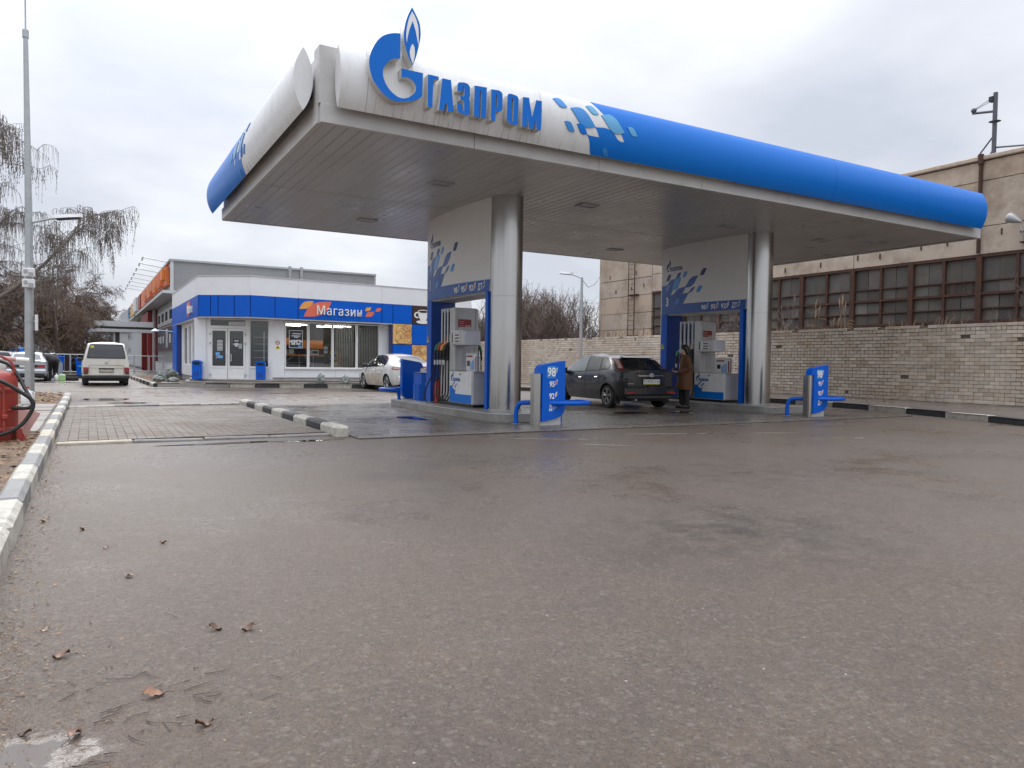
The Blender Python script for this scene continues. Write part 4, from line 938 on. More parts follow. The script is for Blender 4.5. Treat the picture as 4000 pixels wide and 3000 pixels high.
    patch(q, [(.82, 1.32), (1.11, 1.32), (1.11, 1.36), (.82, 1.36)], f2, thick=.002, mi=1); patch(q, [(.96, 1.12), (1.09, 1.12), (1.09, 1.24), (.96, 1.24)], f2, thick=.002, mi=2)
    for k in range(3): patch(q, [(.92 - k * .07, 1.03), (.88 - k * .07, 1.03), (.88 - k * .07, 1.18 + k * .04), (.90 - k * .07, 1.22 + k * .04), (.92 - k * .07, 1.18 + k * .04)], f2, thick=.002, mi=3)
    patch(q, [(.69, 1.03), (.645, 1.03), (.645, 1.34), (.69, 1.34)], f2, thick=.002, mi=1)
    q.build('advert', ['paper', 'maroon', 'black', 'leaf_blue'], ad)
    # hose mast: white fins with printed strips between them
    for k in range(5):
        y = 2.0 + k * .165
        MB().bev(-.30, .30, y, y + .035, .22, 2.5, .006).build('hose_fin', 'dispenser_white', D)
    for sd in (-1, 1):
        for k, cm in enumerate(['green', 'red', 'orange_leaf', 'black']):
            y = 2.66 - .165 * (k + 1) + .04 if sd < 0 else 2.03 + .165 * k
            fn = lambda yy, z, d, sd=sd, y=y: (sd * (.275 + d), y + yy, z)
            s_ = MB(); patch(s_, [(.0, .25), (.12, .25), (.12, 2.46), (.0, 2.46)], fn, thick=.004, mi=0)
            f3 = lambda yy, z, d, fn=fn: fn(yy, z, d + .004)
            patch(s_, [(.02, 1.62), (.10, 1.62), (.10, 2.44), (.02, 2.44)], f3, thick=.002, mi=1)
            patch(s_, [(.02, 1.62), (.10, 1.62), (.10, 1.98), (.02, 1.8)], lambda yy, z, d: f3(yy, z, d + .002), thick=.002, mi=2)
            patch(s_, [(.03, 1.70), (.09, 1.70), (.09, 1.84), (.03, 1.84)], lambda yy, z, d: f3(yy, z, d + .004), thick=.002, mi=3)
            s_.build('hose_channel', ['grey_metal', 'blue_print', 'letter_white', cm], D)
            yy = y + .06; x = sd * .29
            bt = MB(); bt.bev(x - .05, x + .05, yy - .055, yy + .055, 1.24, 1.60, .012); bt.build('nozzle_boot', 'black', D)
            nz_ = MB()
            nz_.tube([(x + sd * .05, yy, 1.66), (x + sd * .16, yy, 1.58), (x + sd * .20, yy, 1.48)], [.04, .045, .035], 8, mi=0)
            nz_.tube([(x + sd * .20, yy, 1.48), (x + sd * .215, yy, 1.28), (x + sd * .21, yy, 1.2)], [.028, .024, .02], 8, mi=1)
            nz_.tube([(x + sd * .12, yy, 1.56), (x + sd * .11, yy, 1.34), (x + sd * .18, yy, 1.33)], .012, 6, mi=1)
            nz_.cyl((x + sd * .213, yy, 1.25), (x + sd * .211, yy, 1.14), .03, n=8, mi=2)
            nz_.build('nozzle', [cm if cm != 'black' else 'plastic_dark', 'black', 'paper'], D, smooth=60)
            h = MB(); loop = .28 if not (sd < 0 and k == 0) else .12
            wob = rnd.uniform(-.04, .04)
            pts = [(x + sd * .21, yy, 1.16), (x + sd * .215, yy, .95), (x + sd * .22, yy + wob, .65), (x + sd * .23, yy + wob, loop + .12), (x + sd * .17, yy + wob * .5 - .05, loop), (x + sd * .06, yy - .04, loop + .1), (x + sd * .0, yy, loop + .4), (x, yy, 2.4)]
            if sd < 0 and k == 0: pts = [(x + sd * .21, yy, 1.16), (x + sd * .215, yy + .05, .98), (x + sd * .24, yy + .35, .66), (x + sd * .26, yy + .50, .40), (x + sd * .24, yy + .40, .22), (x + sd * .2, yy + .1, .205), (x + sd * .08, yy - .02, .3), (x, yy, .6), (x, yy, 2.4)]
            sm_ = []
            for i in range(len(pts) - 1):
                p0 = Vector(pts[max(i - 1, 0)]); p1 = Vector(pts[i]); p2 = Vector(pts[i + 1]); p3 = Vector(pts[min(i + 2, len(pts) - 1)])
                for u in (0, .25, .5, .75):
                    sm_.append(.5 * ((2 * p1) + (-p0 + p2) * u + (2 * p0 - 5 * p1 + 4 * p2 - p3) * u * u + (-p0 + 3 * p1 - 3 * p2 + p3) * u ** 3))
            sm_.append(Vector(pts[-1])); h.tube(sm_, .016, 7); h.build('hose', 'black_rubber', D, smooth=60)
    return D
dispenser((4.82, 2.84, 0), 'four-hose white fuel dispenser standing in the portal numbered 1')
dispenser((12.62, 2.85, 0), 'four-hose white fuel dispenser standing in the portal numbered 3, behind the woman')
def extinguisher(loc, label):
    e = thing('fire_extinguisher', label, 'fire extinguisher', loc, 0)
    MB().lathe([(.0, .0), (.075, .0), (.08, .02), (.08, .45), (.06, .51), (.03, .54), (.03, .57)], n=16).build('cylinder', 'red', e, smooth=50)
    MB().box(-.025, .025, -.07, .07, .575, .63).build('handle', 'black', e)
    MB().tube([(0, .05, .6), (-.09, .05, .52), (-.1, .03, .3), (-.09, .0, .12)], .013, 6).build('discharge_hose', 'black', e)
extinguisher((4.50, 5.66, .19), 'red fire extinguisher standing behind the hoses of the nearer dispenser')

# ------------------------------------------------------------------ grade signs and crash hoops
def grade_sign(loc, rz, label, poster=True):
    S = thing('grade_sign', label, 'fuel sign', loc, rz, 'blue fuel grade signs at the island ends')
    # local: x right along the face, y back, origin bottom left of the post
    MB().box(.02, .62, .03, .14, 0, .34).build('base', 'dispenser_grey', S)
    b_ = MB(); b_.box(0, .06, .02, .15, 0, 1.01); 
    b_.prism([(.06, .15), (.06, .02), (.09, .0), (.13, .0), (.15, .02), (.15, .15)], lambda a, bb, d: (a, bb, d), 0, 1.01); b_.build('post', 'steel', S)
    # blue shell: extruded outline with rounded top-left and slanted top
    out = [(.16, .10), (.40, .135), (.55, .175), (.64, .24), (.68, .32), (.68, 1.265), (.30, 1.205), (.18, 1.185), (.12, 1.155), (.085, 1.10), (.07, 1.012), (.16, 1.012)]
    m = MB(); m.prism(out, lambda a, bb, d: (a, d, bb), -.02, .15); sh = m.build('sign_shell', 'blue_panel', S)
    fn = lambda a, z, d: (a, -.022 - d, z)
    if poster:
        q = MB(); patch(q, [(.25, .925), (.46, .93), (.46, 1.16), (.26, 1.155)], fn, thick=.002); q.build('sticker', 'leaf_blue', sh)
    tx = MB()
    text(tx, '98', .235, lambda a, bb, d: fn(.268 + a, .965 + bb, .006), bold=.005, fit=.185)
    for s_, z in (('95', .765), ('92', .535), ('ДТ', .315)): text(tx, s_, .145, lambda a, bb, d, z=z: fn(.315 + a, z + bb, .006), bold=.004, fit=.115)
    tx.build('lettering', 'letter_white', sh)
    lf = MB(); f2 = lambda y, z, d: fn(-y, z, d)
    for k, (x, z) in enumerate([(.455, 1.02), (.452, .79), (.45, .555), (.448, .335)]): fuel_leaf(lf, f2, -x, z, .118, k + 1)
    lf.build('fuel_symbols', ['letter_white', 'green', 'red', 'orange_leaf', 'black'], sh)
    return S
grade_sign((4.31, .80, 0), 0, 'upright blue fuel grade sign in front of the nearer steel column')
grade_sign((11.78, .55, 0), 0, 'upright blue fuel grade sign in front of the column beside the brick wall')
grade_sign((5.12, 8.02, 0), PI, 'blue fuel grade sign seen from behind, next to the low blue bin')
grade_sign((12.9, 8.02, 0), PI, 'blue fuel grade sign at the far end of the island beside the brick wall')
def hoop(loc, rz, label):
    H = thing('crash_hoop', label, 'barrier', loc, rz, 'blue tubular crash hoops round the grade signs')
    cp = [(-.50, .50, 0), (-.50, .50, .26), (-.46, .44, .40), (-.36, .30, .425), (-.10, .02, .425), (.25, -.17, .425), (.55, -.20, .425), (.78, -.10, .425), (.90, .10, .425), (.86, .33, .425), (.72, .46, .41), (.58, .50, .40), (.52, .50, .26), (.52, .50, 0)]
    sm_ = []
    for i in range(len(cp) - 1):
        p0 = Vector(cp[max(i - 1, 0)]); p1 = Vector(cp[i]); p2 = Vector(cp[i + 1]); p3 = Vector(cp[min(i + 2, len(cp) - 1)])
        for u in (0, .25, .5, .75): sm_.append(.5 * ((2 * p1) + (-p0 + p2) * u + (2 * p0 - 5 * p1 + 4 * p2 - p3) * u * u + (-p0 + 3 * p1 - 3 * p2 + p3) * u ** 3))
    sm_.append(Vector(cp[-1]))
    MB().tube(sm_, .045, 12).build('rail', 'blue_panel', H, smooth=60)
    for x in (-.50, .52): MB().box(x - .07, x + .07, .43, .57, 0, .012).build('foot_plate', 'galv', H)
hoop((4.72, .82, 0.02), 0, 'blue tubular crash hoop round the nearest grade sign')
hoop((12.19, .57, 0.02), 0, 'blue tubular crash hoop round the grade sign beside the brick wall')
hoop((4.72, 8.0, 0.02), PI, 'blue tubular crash hoop at the far end of the nearer island')
# open blue bin beside the portal
bn = thing('waste_bin', 'blue open-topped waste bin with round sticker on the nearer pump island', 'bin', (4.72, 6.95, .19))
m = MB(); pr = [(-.22, -.26), (-.10, -.31), (.22, -.31), (.30, -.26), (.30, .26), (.22, .31), (-.10, .31), (-.22, .26)]
m.prism(pr, lambda a, bb, d: (a, bb, d), 0, .70); m.build('tub', 'blue_panel', bn)
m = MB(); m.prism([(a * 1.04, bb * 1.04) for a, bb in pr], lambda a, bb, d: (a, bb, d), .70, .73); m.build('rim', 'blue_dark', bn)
m = MB(); m.prism([(-.1, -.31), (-.1, .31), (-.26, .20), (-.30, .0), (-.26, -.20)], lambda a, bb, d: (a, bb, d), .002, .42); m.build('front_pocket', 'blue_panel', bn)
m = MB(); m.cyl((-.05, -.312, .42), (-.05, -.318, .42), .09, n=20); m.build('sticker', 'leaf_cyan', bn)

# ------------------------------------------------------------------ shop
shop = thing('shop', 'low white shop with blue band, corner glass doors and Cyrillic shop sign', 'shop', (4, 26, 0))
def sb(mb, name, mat, parent=shop, **k):
    """build in world coordinates under a parent placed anywhere"""
    o = mb.build(name, mat, None, **k); o.parent = parent
    M_ = Matrix.Identity(4); p = parent
    while p is not None: M_ = Matrix.LocRotScale(p.location, p.rotation_euler, p.scale) @ M_; p = p.parent
    o.data.transform(M_.inverted()); return o
FB = Frame((2.95, 21.5), 5.3); FCB = Frame((1.05, 22.9), -36.38); FSB = Frame((1.05, 34.0), -90)
FW = Frame((3.94, 22.1), 5.3); FC = Frame((1.42, 23.03), -20.26); FSW = Frame((1.3, 33.8), -90)
LFB = 11.0
# body: roof slab / parapet and white upper fascia
pl = [FCB.w(0, 0, 0)[:2], FB.w(0, 0, 0)[:2], FB.w(LFB, 0, 0)[:2], (14.2, 34.0), (1.05, 34.0)]
def inset(poly, d):
    c = Vector((sum(p[0] for p in poly) / len(poly), sum(p[1] for p in poly) / len(poly))); return [tuple(c + (Vector(p) - c) * (1 - d)) for p in poly]
sb(MB().prism(inset(pl, .02), lambda a, b, d: (a, b, d), 2.99, 4.55), 'roof', 'cladding_light')
for fr, bounds in ((FCB, [0, 2.36]), (FB, [0, 2.04, 6.04, LFB]), (FSB, [0, 3.7, 7.4, 11.1])):
    for a, b in zip(bounds, bounds[1:]):
        sb(fr.box(MB(), a + .004, b - .004, -.08, .0, 3.895, 4.69), 'parapet_panel', 'white')
    sb(fr.box(MB(), bounds[0], bounds[-1], -.12, .025, 4.69, 4.73), 'parapet_cap', 'cladding_light')
def bandpanels(fr, bounds, z0=2.985, z1=3.885):
    for a, b in zip(bounds, bounds[1:]):
        sb(fr.box(MB(), a + .018, b - .018, -.05, .012, z0, z1), 'band_panel', 'blue_panel')
    sb(fr.box(MB(), bounds[0], bounds[-1], -.10, -.03, z0 - .005, z1 + .012), 'band_backing', 'navy')
bandpanels(FCB, [0, .58, .92, 1.64, 2.36]); bandpanels(FB, [0, 1.03, 2.04, 6.04, 6.61, 7.63])
bandpanels(FSB, [0, .9, 2.0, 6.0, 10.2, 11.15])
# tile wall of blue panels and food pictures at the right
def tile(fr, a, b, z0, z1, mat, nm='band_panel'): return sb(fr.box(MB(), a + .018, b - .018, -.05, .012, z0 + .018, z1 - .018), nm, mat)
cols = [6.61, 7.63, 8.65, 9.67, 10.69]; rows = [2.985, 2.0, 1.02, .06]
sb(FB.box(MB(), 6.56, 10.7, -.3, -.03, .05, 3.9), 'tile_backing', 'navy')
pic = {}
for i in range(4):
    for j in range(-1, 3):
        z1 = 3.9 if j < 0 else rows[j]; z0 = rows[0] if j < 0 else rows[j + 1] if j + 1 < len(rows) else .06
        if j == 2: z0, z1 = rows[2], rows[2]
        if j == 2: z0 = .06
        if j < 0 and i == 0: continue
        k = (i, j); mat = 'blue_panel'
        if k == (1, -1): mat = 'coffee'
        if k == (0, 0): mat = 'dough'
        if k == (1, 1): mat = 'dough_dark'
        if k in ((2, 0), (3, 1)): mat = 'dough'
        pic[k] = tile(FB, cols[i], cols[i + 1], z0, z1, mat, 'picture_panel' if mat != 'blue_panel' else 'band_panel')
# what the pictures show, in low relief print
cf = FB.abs(.013)
def disc(cx, cz, rx, rz, n=20, a0=0, a1=2 * PI): return [(cx + rx * math.cos(a0 + (a1 - a0) * i / n), cz + rz * math.sin(a0 + (a1 - a0) * i / n)) for i in range(n)]
q = MB(); patch(q, disc(8.22, 3.11, .36, .09), cf, thick=.004, mi=0)
cup = [(7.95, 3.62)] + [(7.95 + .02 * t + .09 * (t / 6) ** 2 * 2, 3.62 - .075 * t) for t in range(1, 7)] + [(8.42 - .02 * t, 3.17 + .075 * t) for t in range(0, 7)]
f2 = lambda a, b, d: cf(a, b, d + .004)
patch(q, [(7.93, 3.62), (7.97, 3.40), (8.06, 3.22), (8.2, 3.14), (8.38, 3.2), (8.48, 3.40), (8.52, 3.62)], f2, thick=.004, mi=0)
patch(q, disc(8.225, 3.62, .295, .09), lambda a, b, d: cf(a, b, d + .008), thick=.004, mi=0); patch(q, disc(8.225, 3.615, .25, .06), lambda a, b, d: cf(a, b, d + .012), thick=.003, mi=1)
ho = [(7.93 + .17 * math.cos(R(60 + i * 15)) - .03, 3.44 + .15 * math.sin(R(60 + i * 15))) for i in range(17)]; hi_ = [(7.94 + .10 * math.cos(R(60 + i * 15)) - .03, 3.44 + .09 * math.sin(R(60 + i * 15))) for i in range(17)]
patch(q, ho + hi_[::-1], f2, thick=.004, mi=0)
sb(q, 'cup_print', ['letter_white', 'coffee'], pic[1, -1])
def buns(par, cells, mats):
    q = MB()
    for n_, (cx, cz, rx, rz, rot) in enumerate(cells):
        pts = [(cx + rx * math.cos(t) * math.cos(rot) - rz * math.sin(t) * math.sin(rot), cz + rx * math.cos(t) * math.sin(rot) + rz * math.sin(t) * math.cos(rot)) for t in [2 * PI * i / 18 for i in range(18)]]
        big = [(cx + (a - cx) * 1.07, cz + (b - cz) * 1.09) for a, b in pts]
        patch(q, big, lambda a, b, d, n_=n_: cf(a, b, d + n_ * .006), thick=.003, mi=2)
        patch(q, pts, lambda a, b, d, n_=n_: cf(a, b, d + n_ * .006 + .003), thick=.003, mi=n_ % len(mats))
        for s_ in range(1, 4):
            u = -.6 + s_ * .32; w_ = math.sqrt(1 - u * u)
            l = [(cx + rx * u * math.cos(rot) - rz * w_ * k * math.sin(rot), cz + rx * u * math.sin(rot) + rz * w_ * k * math.cos(rot)) for k in (-.8, 0, .8)]
            pts = [(l[0][0], l[0][1]), (l[1][0] + .05, l[1][1]), (l[2][0], l[2][1]), (l[1][0] + .07, l[1][1] - .01)]
            q.add([cf(a, b, .0075 + n_ * .006) for a, b in pts], [(0, 1, 2, 3)], 2)
    sb(q, 'bread_print', mats + ['leaf_brown'], par)
buns(pic[0, 0], [(6.95, 2.72, .22, .15, .8), (7.35, 2.78, .24, .16, -.2), (6.95, 2.35, .26, .18, 1.2), (7.30, 2.40, .32, .17, .5), (7.2, 2.16, .34, .12, .15)], ['dough', 'dough_dark'])
buns(pic[1, 1], [(7.9, 1.82, .2, .13, .2), (8.32, 1.72, .24, .16, -.5), (7.95, 1.48, .22, .18, 1.1), (8.3, 1.36, .3, .16, .4), (8.1, 1.16, .34, .1, 0.0)], ['dough_dark', 'dough'])
# sign on the band
fs = FB.abs(.014)
sg = MB(); patch(sg, leaf2d((2.09, 3.43), (2.74, 3.80), .21, 8, .15), fs, thick=.01, mi=0)
patch(sg, leaf2d((2.28, 3.10), (3.57, 3.81), .20, 10, .15), fs, thick=.012, mi=1)
patch(sg, leaf2d((5.19, 3.49), (5.49, 3.68), .25, 6), fs, thick=.01, mi=0); patch(sg, leaf2d((5.70, 3.48), (6.0, 3.67), .25, 6), fs, thick=.01, mi=1); patch(sg, leaf2d((5.21, 3.22), (5.64, 3.48), .25, 6), fs, thick=.01, mi=1)
sb(sg, 'sign_leaves', ['orange_leaf', 'red_leaf'])
MAG = 'Магазин'
tx = MB(); text(tx, MAG, .56, lambda a, b, d: FB.w(2.88 + a, .055 + d, 3.22 + b), extrude=.03, bold=.0, fit=2.12, space=1.12); sb(tx, 'sign_lettering', 'letter_white')
# same sign on the short left face
fs2 = FSB.abs(.014); sg = MB(); patch(sg, leaf2d((7.2, 3.43), (7.8, 3.80), .25, 8), fs2, thick=.01, mi=0); patch(sg, leaf2d((7.4, 3.10), (8.6, 3.81), .25, 10), fs2, thick=.012, mi=1); sb(sg, 'sign_leaves', ['orange_leaf', 'red_leaf'])
tx = MB(); text(tx, MAG, .5, lambda a, b, d: FSB.w(7.9 + a, .055 + d, 3.24 + b), extrude=.03, bold=.012, fit=1.6); sb(tx, 'sign_lettering', 'letter_white')
# soffit under the band
so = MB(); so.prism([FCB.w(0, 0, 0)[:2], FB.w(0, 0, 0)[:2], FB.w(6.6, 0, 0)[:2], FB.w(6.6, -1.2, 0)[:2], FC.w(-.4, -.4, 0)[:2], (1.6, 33.9), (1.05, 33.9)], lambda a, b, d: (a, b, d), 2.93, 2.975); sb(so, 'eaves', 'canopy_grey')
# front wall
def wl(fr, a0, a1, z0, z1, mat='white', nm='wall_panel', o0=-.14, o1=0.0): return sb(fr.box(MB(), a0, a1, o0, o1, z0, z1), nm, mat)
wl(FW, -.02, .575, .40, 2.93); wl(FW, 5.29, 5.80, .40, 2.93); wl(FW, .585, 2.93, .40, .765); wl(FW, 2.94, 5.28, .40, .765)
wl(FW, -.02, 5.8, .10, .395, 'concrete', 'wall_base', -.14, -.02)
wl(FW, .585, 5.28, .77, .805, 'letter_white', 'window_sill', -.14, .07)
for k, (a, b) in enumerate([(.60, 1.655), (1.665, 2.80), (2.81, 3.98), (3.99, 5.14)]):
    f = MB(); t = .05
    FW.box(f, a, a + t, -.10, -.02, .81, 2.90); FW.box(f, b - t, b, -.10, -.02, .81, 2.90); FW.box(f, a + t, b - t, -.10, -.02, .81, .86); FW.box(f, a + t, b - t, -.10, -.02, 2.85, 2.90)
    fo = sb(f, 'window', 'letter_white'); sb(FW.box(MB(), a + t, b - t, -.07, -.055, .86, 2.85), 'pane', 'window_glass', fo)
wl(FW, 5.145, 5.285, .81, 2.93)
# interior: room box, counter, blinds, posters
def room(fr, a0, a1, dep, z0, z1, nm='interior'):
    m = MB()
    fr.box(m, a0, a1, -dep - .05, -dep, z0, z1); fr.box(m, a0, a1, -dep, -.2, z0 - .05, z0); fr.box(m, a0, a1, -dep, -.2, z1, z1 + .05)
    fr.box(m, a0 - .05, a0, -dep, -.2, z0, z1); fr.box(m, a1, a1 + .05, -dep, -.2, z0, z1)
    return sb(m, nm, 'interior')
room(FW, .45, 5.5, 3.2, .42, 2.9)
cn = MB(); FW.box(cn, .62, 2.5, -.75, -.22, 1.36, 1.43, 0); FW.box(cn, .62, 2.5, -.72, -.26, .45, 1.36, 1)
for a in (.62, 1.3, 1.95): FW.box(cn, a, a + .03, -.74, -.23, .5, 1.36, 2)
for z in (.75, 1.05): FW.box(cn, .64, 2.48, -.73, -.24, z, z + .02, 2)
sb(cn, 'counter', ['orange', 'dark', 'grey_metal'])
it = MB()
for a, w, h, mi in [(.62, .18, .22, 0), (.86, .22, .22, 0), (1.72, .14, .22, 0), (1.9, .34, .22, 0), (2.45, .24, .45, 1)]: FW.box(it, a, a + w, -.30, -.28, 1.435, 1.435 + h, mi)
FW.box(it, 1.94, 2.2, -.277, -.274, 1.48, 1.6, 2); FW.box(it, 2.48, 2.66, -.277, -.274, 1.50, 1.64, 0); FW.box(it, 2.48, 2.66, -.277, -.274, 1.68, 1.82, 0)
FW.box(it, 3.5, 3.66, -1.4, -1.2, .6, 1.5, 3); FW.box(it, .65, 2.0, -2.9, -2.8, 1.9, 2.25, 3); FW.box(it, 2.1, 3.4, -2.9, -2.8, 1.75, 2.15, 3)
for k in range(12): FW.box(it, 2.86 + .09 * (k % 4), 2.92 + .09 * (k % 4), -.5, -.42, .95 + .25 * (k // 4), 1.1 + .25 * (k // 4), (0, 5, 6)[k % 3])
tb = MB()
for a, o in ((.8, -1.2), (2.9, -1.2), (.8, -2.3), (2.9, -2.3)): FW.box(tb, a, a + 1.3, o - .05, o, 2.80, 2.84)
sb(tb, 'ceiling_tubes', 'tube_light')
sb(it, 'shop_goods', ['paper', 'poster_dark', 'black', 'orange', 'letter_white', 'pale_blue', 'yellow'])
for k in range(26):
    a = 3.02 + k * .083
    if 3.90 < a < 4.02: continue
    t = MB(); t.box(-.026, .026, -.003, .003, .88, 2.83); t.v = [FW.w(a + x * .78, -.16 + x * .62, z) for x, y, z in t.v]
    sb(t, 'blind_slat', 'blind')
po = MB(); FW.box(po, .79, 1.41, -.054, -.046, 1.71, 2.50, 0); FW.box(po, .815, 1.385, -.046, -.043, 1.735, 2.475, 1)
fp = FW.abs(-.043)
for z, a0, a1 in ((2.33, .93, 1.33), (2.23, .90, 1.30), (2.17, 1.02, 1.20)): patch(po, [(a0, z), (a1, z), (a1, z + .045), (a0, z + .045)], fp, thick=.002, mi=0)
def shirt(cx, cz, k, fr_): return [(cx - .12 * k, cz - .14 * k), (cx + .12 * k, cz - .14 * k), (cx + .12 * k, cz + .02 * k), (cx + .2 * k, cz - .02 * k), (cx + .24 * k, cz + .07 * k), (cx + .09 * k, cz + .15 * k), (cx - .09 * k, cz + .15 * k), (cx - .24 * k, cz + .07 * k), (cx - .2 * k, cz - .02 * k), (cx - .12 * k, cz + .02 * k)]
patch(po, shirt(.98, 1.96, .75, 0), fp, thick=.003, mi=0); patch(po, shirt(1.21, 1.97, .75, 0), lambda a, b, d: fp(a, b, d + .002), thick=.003, mi=0)
patch(po, [(.93, 1.93), (1.02, 1.93), (1.02, 2.0), (.93, 2.0)], lambda a, b, d: fp(a, b, d + .004), thick=.002, mi=2); patch(po, [(1.17, 1.93), (1.26, 1.93), (1.26, 2.02), (1.17, 2.02)], lambda a, b, d: fp(a, b, d + .006), thick=.002, mi=1); patch(po, [(1.2, 1.76), (1.35, 1.76), (1.35, 1.82), (1.2, 1.82)], fp, thick=.002, mi=3)
sb(po, 'window_poster', ['paper', 'poster_dark', 'galv', 'pale_blue'])
def camera_unit(fr, a, z, nm='security_camera'):
    m = MB(); fr.box(m, a - .05, a + .05, 0, .05, z - .08, z + .06, 0); fr.box(m, a + .02, a + .26, .05, .15, z - .03, z + .05, 0); fr.box(m, a + .26, a + .28, .06, .14, z - .02, z + .04, 1); sb(m, nm, ['letter_white', 'black'])
camera_unit(FW, .2, 2.85); camera_unit(FW, 5.5, 2.78)
nt_ = MB(); fn_ = FW.abs(.001)
patch(nt_, disc(.27, 1.93, .115, .115, 28), fn_, thick=.004, mi=0); patch(nt_, disc(.27, 1.93, .10, .10, 28), fn_, holes=[disc(.27, 1.93, .075, .075, 28)], thick=.007, mi=1)
patch(nt_, [(.20, 1.915), (.33, 1.915), (.33, 1.94), (.20, 1.94)], lambda a, b, d: fn_(a, b, d + .004), thick=.002, mi=2)
patch(nt_, [(.205, 2.0), (.225, 2.005), (.335, 1.862), (.315, 1.855)], lambda a, b, d: fn_(a, b, d + .006), thick=.002, mi=1)
patch(nt_, [(.15, 1.65), (.40, 1.65), (.275, 1.83)], fn_, thick=.004, mi=3); patch(nt_, [(.22, 1.68), (.33, 1.68), (.30, 1.74), (.25, 1.74)], lambda a, b, d: fn_(a, b, d + .004), thick=.002, mi=2)
sb(nt_, 'notice_stickers', ['letter_white', 'red', 'black', 'yellow'])
# corner doors
wl(FC, -.50, -.03, .30, 2.93); wl(FC, -.03, .06, .30, 2.93, o0=-.20, o1=-.06)
fr_ = MB()
for a, b, z0, z1 in ((.06, .16, .30, 2.92), (1.59, 1.75, .30, 2.92), (.16, 1.59, 2.88, 2.92), (.16, 1.59, 2.50, 2.62)): FC.box(fr_, a, b, -.12, -.02, z0, z1)
fro = sb(fr_, 'door_frame', 'letter_white')
sb(FC.box(MB(), .16, 1.59, -.08, -.065, 2.62, 2.88), 'pane', 'window_glass', fro)
sb(FC.box(MB(), .89, 1.57, -.060, -.05, 2.64, 2.80), 'fanlight_sign', 'paper', fro)
def leaf_door(a0, a1, hinge_left):
    m = MB(); t = .07
    FC.box(m, a0, a0 + t, -.075, .0, .31, 2.49); FC.box(m, a1 - t, a1, -.075, .0, .31, 2.49); FC.box(m, a0 + t, a1 - t, -.075, .0, 2.40, 2.49); FC.box(m, a0 + t, a1 - t, -.075, .0, .80, .88); FC.box(m, a0 + t, a1 - t, -.07, -.02, .40, .80); FC.box(m, a0 + t, a1 - t, -.075, .0, .31, .40)
    d = sb(m, 'door', 'letter_white'); sb(FC.box(MB(), a0 + t, a1 - t, -.05, -.035, .88, 2.40), 'pane', 'window_glass', d)
    ha = a1 - .035 if hinge_left else a0 + .035
    h = MB(); o = .05; h.tube([FC.w(ha, 0, 1.40), FC.w(ha, o, 1.40), FC.w(ha + (.11 if not hinge_left else 0), o, 1.38), FC.w(ha + (.11 if not hinge_left else 0), o, 1.10), FC.w(ha, o, 1.07), FC.w(ha, 0, 1.07)], .014, 6); sb(h, 'handle', 'letter_white', d)
    hx = a0 - .01 if hinge_left else a1 + .01; hg = MB()
    for z in (2.26, 1.86, .5): FC.box(hg, hx - .035, hx + .035, .002, .03, z - .05, z + .05)
    sb(hg, 'hinge_set', 'canopy_grey', d); return d
d1 = leaf_door(.165, .855, True); d2 = leaf_door(.875, 1.585, False)
pp = MB(); fq = FC.abs(-.034)
patch(pp, [(.39, 1.51), (.69, 1.51), (.69, 2.04), (.39, 2.04)], fq, thick=.003, mi=1)
for k in range(8): patch(pp, [(.42, 1.545 + k * .06), (.66, 1.545 + k * .06), (.66, 1.58 + k * .06), (.42, 1.58 + k * .06)], lambda a, b, d: fq(a, b, d + .003), thick=.002, mi=0)
patch(pp, [(.36, 1.34), (.53, 1.34), (.53, 1.47), (.36, 1.47)], fq, thick=.003, mi=2); patch(pp, [(.38, 1.21), (.66, 1.21), (.66, 1.33), (.38, 1.33)], lambda a, b, d: fq(a, b, d + .003), thick=.003, mi=2); patch(pp, [(.39, 1.25), (.45, 1.25), (.45, 1.30), (.39, 1.30)], lambda a, b, d: fq(a, b, d + .006), thick=.002, mi=3)
sb(pp, 'door_notices', ['paper', 'poster_dark', 'pale_blue', 'red'], d1)
pp = MB(); patch(pp, [(1.08, 1.66), (1.36, 1.66), (1.36, 2.04), (1.08, 2.04)], fq, thick=.003, mi=1); patch(pp, shirt(1.22, 1.80, .55, 0), lambda a, b, d: fq(a, b, d + .003), thick=.002, mi=0); patch(pp, [(1.13, 1.95), (1.31, 1.95), (1.31, 2.0), (1.13, 2.0)], lambda a, b, d: fq(a, b, d + .003), thick=.002, mi=0); patch(pp, [(1.31, 1.64), (1.45, 1.64), (1.45, 1.86), (1.31, 1.86)], lambda a, b, d: fq(a, b, d + .005), thick=.002, mi=4)
sb(pp, 'door_notices', ['paper', 'poster_dark', 'pale_blue', 'red', 'galv'], d2)
# side light
fr_ = MB()
for a, b, z0, z1 in ((1.76, 1.80, .30, 2.92), (2.55, 2.62, .30, 2.92), (1.80, 2.55, .80, .88), (1.80, 2.55, 2.86, 2.92), (1.80, 2.55, .30, .36)): FC.box(fr_, a, b, -.12, -.02, z0, z1)
so_ = sb(fr_, 'window', 'letter_white'); sb(FC.box(MB(), 1.80, 2.55, -.08, -.065, .88, 2.86), 'pane', 'window_glass', so_); sb(FC.box(MB(), 1.80, 2.55, -.09, -.05, .36, .80), 'kick_panel', 'white', so_)
wl(FC, 2.62, 2.74, .30, 2.93, o0=-.3, o1=.0)
room(FC, .0, 2.6, 2.0, .32, 2.9)
sh_ = MB()
for z in (.95, 1.25, 1.55, 1.85, 2.15): FC.box(sh_, 1.85, 2.45, -.9, -.5, z, z + .03)
FC.box(sh_, 2.45, 2.48, -.9, -.5, .35, 2.4); FC.box(sh_, 2.3, 2.36, -.40, -.3, .35, 2.4); sb(sh_, 'display_rack', 'galv')
